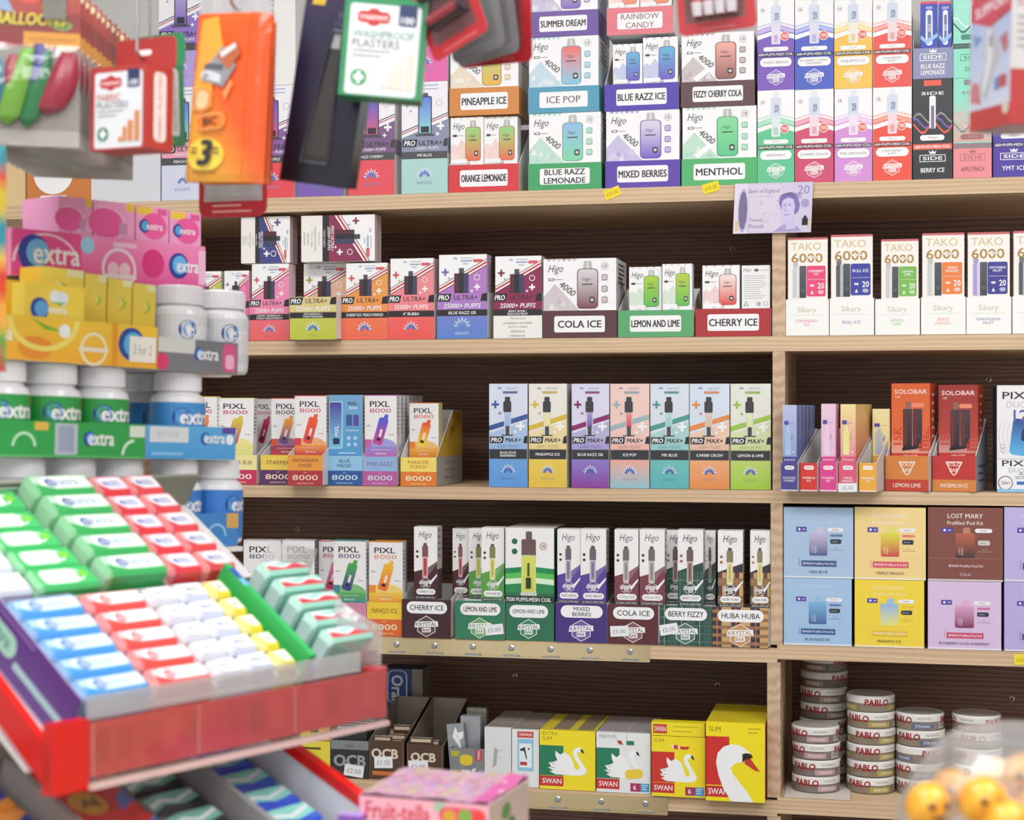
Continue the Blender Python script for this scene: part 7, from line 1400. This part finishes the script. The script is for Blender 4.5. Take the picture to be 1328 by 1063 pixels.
# ---- red blister packs at the top
def blister(label, A, B, hh, roll, front=True, slots=3, dark=False, nm='blister_pack'):
    MXp, ww = pxm(A, B); MXp = MXp @ Matrix.Rotation(roll, 4, 'Y'); t = thing(nm, label, 'blister pack', mw=MXp, group='red hanging blister packs')
    m = M(); red = '#b0222a'; cardboard(m, ww, hh, 0, .0012, red if front else '#7d7b7c', '#7d7b7c', .006); F = Face(m, (0, 0, 0), (1, 0, 0), (0, 0, 1), ww, hh, 2)
    if front: F.text('CUT ALONG DOTTED LINE', .5, .045, .02, '#d89a98', .7, .0); F.rect(.1, .12, .86, .9, '#6a3034')
    else: F.rr(.06, .05, .94, .95, .05, '#868485'); F.rr(.1, .08, .9, .92, .05, '#7a787a'); F.bars(.2, .7, .3, .15, 4, '#9a9899', .4)
    obj(m, 'card', 'printed_card', t)
    if front:
        m = M(); pillow(m, ww*.08, ww*.88, hh*.11, hh*.95, -.0008, .011, WHT, 8, 8, .05, 2); obj(m, 'blister', 'clear_plastic', t)
        for i in range(slots):
            m = M(); xc = ww * (.2 + .58 * (i + .5) / slots); r_ = ww*.5/slots*.62
            if dark:                       # horizontal dark tubes
                z = hh * (.3 + .25*i); m.tube([(ww*.16, -.005, z), (ww*.8, -.005, z)], .006, '#3a3236', 10); m.tube([(ww*.2, -.0055, z + .001), (ww*.7, -.0055, z + .001)], .0061, '#8a3a3e', 10)
            else: m.lathe([(0, hh*.16), (r_*.8, hh*.16), (r_, hh*.3), (r_*.9, hh*.6), (r_*.5, hh*.8), (0, hh*.82)], xc, -.0062, ['#a83a44', '#c4bcc0', '#a83a44', '#4a3a50', '#c4bcc0'], 12)
            obj(m, 'blister_content', 'gloss_plastic', t)
    hook(MXp @ Vector((ww/2, 0, hh*.96)), .01)
    return MXp
blister('front red blister pack hanging top centre, tilted, dark contents', PC(564, 82, 1.50), PC(634, 36, 1.47), .105, .02, True, 3, True)
blister('grey card back hanging second in the red blister bunch', PC(588, 83, 1.53), PC(655, 58, 1.50), .105, .0, False)
blister('grey card back hanging third in the red blister bunch', PC(594, 88, 1.56), PC(674, 66, 1.53), .105, .0, False)
blister('rear red blister card hanging at the right of the bunch', PC(596, 89, 1.60), PC(690, 79, 1.57), .105, .0, True, 2)
blister('red blister pack of slim tubes hanging in front of FIZZY CHERRY COLA', PC(881, 48, 1.55), PC(982, 34, 1.53), .09, 0, True, 4)
# ---- support bandage box, top right
A, B = PC(1257, 172, 1.42), PC(1309, 160, 1.36)
MXp, ww = pxm(A, B); hh, dd = .158, .045; t = thing('support_bandage_box', 'red, white and blue bandage box with a leg picture hanging top right', 'bandage box', mw=MXp)
m = M(); m.box(0, ww, 0, dd, 0, hh, '#b8302e', bt='#8a2426'); F = Face(m, (0, 0, 0), (1, 0, 0), (0, 0, 1), ww, hh, 2)
F.rect(0, .7, 1, 1, '#c2485a'); F = F.sub(0, 0, 1, .72); F.rect(0, .15, 1, 1, '#c6ccdc', '#9fb0d4'); F.poly([(0, .82), (1, 1), (0, 1)], '#c04a5a'); F.rect(0, .8, 1, 1, '#c2485a'); F.poly([(0, .8), (.5, .72), (1, .84), (1, .8)], '#c2485a'); F.text('SUPPORT', .52, .87, .075, '#e8dfe2', .9, .03, 0, .12)
F.poly([(.06, .7), (.3, .66), (.12, .6)], '#6f8fc0'); F.poly([(.42, .72), (.56, .7), (.78, .5), (.6, .4), (.42, .2), (.22, .3), (.36, .46)], '#b4b4bc'); F.poly([(.42, .72), (.5, .71), (.56, .5), (.38, .26), (.3, .3), (.42, .5)], '#d4d4d8'); F.poly([(.48, .66), (.52, .66), (.53, .58), (.49, .58)], '#6a5a5c'); F.poly([(.72, .62), (.9, .66), (.94, .56), (.86, .5)], '#b46a70')
F.rect(.62, .26, .72, .35, '#5f7fb4'); F.rect(.72, .27, .92, .36, '#b4505a'); F.poly([(0, .22), (.3, .18), (.22, .34), (.06, .36)], '#c0747c'); F.circ(.9, .12, .08, '#d0c8b8')
R = Face(m, (ww, 0, 0), (0, 1, 0), (0, 0, 1), dd, hh, 2); R = R.sub(0, 0, 1, .82); R.rect(0, .34, 1, 1.21, '#cfcac8'); R.poly([(0, .2), (1, .46), (1, .34), (0, .15)], '#b8302e'); R.ring(.5, .94, .2, .06, '#5a5658'); R.text('KNEE\nSUPPORT', .5, .78, .045, '#b84a4a', .8, .01); R.bars(.12, .9, .66, .48, 5, '#8a8688', .35)
obj(m, 'box', 'printed_card', t)
m = M(); m.box(-.0012, ww + .0012, -.0012, dd + .0012, -.0012, hh + .0012, WHT); obj(m, 'film_wrap', 'clear_plastic', t)
m = M(); cardboard(m, ww, .04, dd - .001, dd, '#b8302e', '#b8302e', .006, z0=hh + .0014); obj(m, 'hang_flap', 'printed_card', t); hook(MXp @ Vector((ww/2, dd - .004, hh + .034)), .03)
# ---- bright toy sweets bag at the left edge
MXp, ww = pxm(PC(-75, 482, 1.5), PC(8, 482, 1.5)); t = thing('sweet_bag', 'colourful sweets bag hanging at the left edge beside the pink gum', 'sweet bag', mw=MXp); hh = .2
m = M(); pillow(m, 0, ww, 0, hh, 0, .018, '#5a7a5a', 10, 14, .1, 9); bands = ['#4f9a3a', '#e0a03a', '#d8402a', '#e0b84a', '#2f8f9c', '#c8b03a', '#c84a3a', '#2f7f8c', '#b8444a']
k_ = 0
for fc in m.f:                           # printed swirls of colour
    for vi in fc:
        v = m.v[vi]; m.c[k_] = c(bands[int((v[2] / hh * 8.2 + .6 * math.sin(v[0] * 90)) % 9)]); k_ += 1
obj(m, 'bag', 'foil_wrap', t)
hook(MXp @ Vector((ww/2, 0, hh)), .01)
# ================================================================== fruit chews box and lolly jar on the counter
A, B = PC(466, 1031, 1.40), PC(634, 1045, 1.362); A.z = B.z = (A.z + B.z) / 2
MXp, ww = pxm(A, B); dd, hh = .098, .065
base = MXp @ Matrix.Translation((0, 0, -hh)); CZ = base.translation.z
t = thing('fruit_chews_box', 'pink fruit chews display box, torn open at the top', 'sweet box', mw=base)
m = M(); pk = '#eaa3b8'; T_ = .0012; m.box(0, ww, 0, T_, 0, hh, pk); m.box(0, ww, dd - T_, dd, 0, hh*1.06, pk); m.box(0, T_, T_, dd - T_, 0, hh, pk); m.box(ww - T_, ww, T_, dd - T_, 0, hh*1.02, '#e6c9d0'); m.box(T_, ww - T_, T_, dd - T_, 0, T_, pk)
F = Face(m, (0, 0, 0), (1, 0, 0), (0, 0, 1), ww, hh, 2); F.rect(0, 0, 1, 1, '#eeb0c0'); F.text('Fruit-tella', .3, .83, .22, '#d23a48', .5, .025); F.rect(.05, .62, .56, .635, '#e08a9c'); F.circ(.63, .93, .05, '#9cc8a8', 12, .8); F.rr(.62, .74, .98, .95, .5, '#e0566a'); F.circ(.7, .83, .05, '#d8a03a'); F.circ(.82, .85, .05, '#7ab04a'); F.circ(.92, .84, .045, '#e8443c'); F.poly([(.62, .3), (.85, .3), (.8, .55), (.66, .55)], '#e87ab8'); F.poly([(.84, .2), (.98, .2), (.98, .6), (.9, .55)], '#8a6ab8')
R = Face(m, (ww, 0, 0), (0, 1, 0), (0, 0, 1), dd, hh, 2); R.rect(0, 0, 1, 1, '#d3b4bc', '#b4a89e'); R.circ(.42, .8, .12, '#5a8a4a', 10, .6); R.circ(.55, .6, .1, '#4a7a3a', 10, .7); R.circ(.35, .4, .12, '#c84a4a', 12); R.circ(.6, .3, .1, '#c84a4a', 12)
obj(m, 'box', 'printed_card', t)
m = M(); n = 14; r = random.Random(11)
hz = [[hh*1.0 + .003*r.random() + .003*(j/6) for i in range(n + 1)] for j in range(7)]
cc = ['#b98fa6', '#b97f9f', '#9f83b2', '#b0a87a', '#b98aa0', '#b0688f', '#a8a284', '#b898a6']
for i in range(n):
    for j in range(6):
        x0, x1, y0, y1 = ww*i/n, ww*(i+1)/n, .001 + (dd - .002)*j/6, .001 + (dd - .002)*(j+1)/6
        m.face([(x0, y0, hz[j][i]), (x1, y0, hz[j][i+1]), (x1, y1, hz[j+1][i+1]), (x0, y1, hz[j+1][i])], [cc[(i*i + 3*j + q) % 8] if i < 12 else '#c05a92' for q in (0, 1, 3, 2)])
        m.face([(x0, y1, hz[j+1][i] - .001), (x1, y1, hz[j+1][i+1] - .001), (x1, y0, hz[j][i+1] - .001), (x0, y0, hz[j][i] - .001)], '#e6c0d0')
obj(m, 'torn_lid', 'printed_card', t, mw=Matrix.Translation((0, 0, .0006)))
m = M(); m.box(-.014, .006, -.012, -.0008, 0, hh*.78, '#8a5ab8', tp='#a88ad0'); obj(m, 'purple_flap', 'printed_card', t)
ctr = MXp.translation
cx = PC(700, 1063, 1.22)
cm_ = mat4(Vector((cx.x, cx.y, CZ - .0006)), RT, FW, UP)
ct = thing('counter', 'pale counter top below the fruit chews box and the jar', 'counter', mw=cm_)
def nofx(p): return cm_.inverted() @ p
m = M(); m.box(-.15, .72, -.25, .24, -.03, 0, WHT); obj(m, 'counter_top', 'light_counter', ct)
m = M(); m.box(-.14, .70, -.24, .23, -CZ + .0006, -.0305, WHT); obj(m, 'counter_base', 'white_metal', ct)
# lolly jar
jc = PC(1330, 1063, 1.12); jz = CZ
jm = Matrix.Translation(Vector((jc.x, jc.y, jz)))
top = PC(1330, 944, 1.12).z - jz
t = thing('lolly_jar', 'clear plastic jar of orange smiley lollipops at the lower right', 'jar', mw=jm)
RJ = .084
prof = [(RJ*.96, .0005), (RJ, .006), (RJ, top*.64), (RJ*.96, top*.72), (RJ*.86, top*.81), (RJ*.74, top*.88)]
m = M(); m.lathe(prof, 0, 0, [WHT], 40); m.lathe([(0, .0005), (RJ*.96, .0005)], 0, 0, [WHT], 40); obj(m, 'jar_body', 'jar_plastic', t, smooth=True)
m = M(); m.lathe([(RJ*.745, top*.875), (RJ*.76, top*.885), (RJ*.66, top*.94), (RJ*.5, top*.985), (RJ*.3, top), (0, top*1.003)], 0, 0, [WHT], 40); obj(m, 'lid', 'jar_plastic', t)
m = M(); q = Face(m, (0, 0, top*.5), RT, (0, 0, 1), 2*math.pi*RJ*.95, top*.36, 1, cyl=RJ*.93); q.o = Vector((0, 0, top*.5))
G = q.sub(.44, 0, .60, 1)
G.poly([(.0, .05), (.3, .05), (.36, .9), (.1, .95)], '#b4c0bc'); G.poly([(.3, .05), (.95, .0), (.85, .35), (.45, .4)], '#b0bcb8'); G.circ(.62, .3, .12, '#5a9a4a', 12); G.poly([(.8, .4), (1, .3), (1, .95), (.86, .9)], '#2f6a4a'); G.rect(.35, .08, .6, .2, '#8ab0a0')
l = obj(m, 'jar_label', 'printed_card', t)
def lolly(px, py, Z, r, lab, face=0.):
    c0 = PC(px, py, Z); m = M(); n1, n2 = 20, 14
    m.ball((0, 0, 0), r, '#e8a02c', n1, n2, colf=lambda i, j: mix('#ecb43a', '#e48a1e', abs(math.sin(i*.6 + j*.4))*.6)); 
    for (a, b, s) in ((-.35, .25, .16), (.35, .25, .16), (0, -.3, .14), (-.25, -.28, .1), (.25, -.28, .1)):
        v = Vector((a, -1, b)).normalized() * r * .985; m.ball(v, r*s, '#4a2a14', 8, 6)
    o = obj(m, 'lollipop', 'gloss_plastic', None, smooth=True); o.matrix_world = Matrix.Translation(c0) @ Matrix.Rotation(YAW + face, 4, 'Z'); weld(o)
    m = M(); m.tube([(0, .0, -r), (.004, .003, -r*2.2)], .0018, '#e8e6e2', 6); obj(m, 'stick', 'gloss_plastic', o)
    return tag(o, lab, 'lollipop', 'orange lollipops in the jar')
LB = ['orange lollipop at the far left of the jar, lowest visible', 'orange lollipop high at the left of the jar', 'orange lollipop in the centre of the jar front', 'orange lollipop at the right centre, partly cut off below', 'orange lollipop behind the centre one', 'orange lollipop at the right edge of the jar', 'orange lollipop at the lower right corner']
for (px, py, Z, fc), lb in zip(((1206, 1046, 1.09, .2), (1236, 1026, 1.135, -.1), (1276, 1040, 1.065, .1), (1308, 1070, 1.05, 0), (1290, 1014, 1.125, .3), (1330, 1008, 1.10, -.2), (1350, 1050, 1.07, 0)), LB):
    lolly(px, py, Z, .0158, lb, fc)
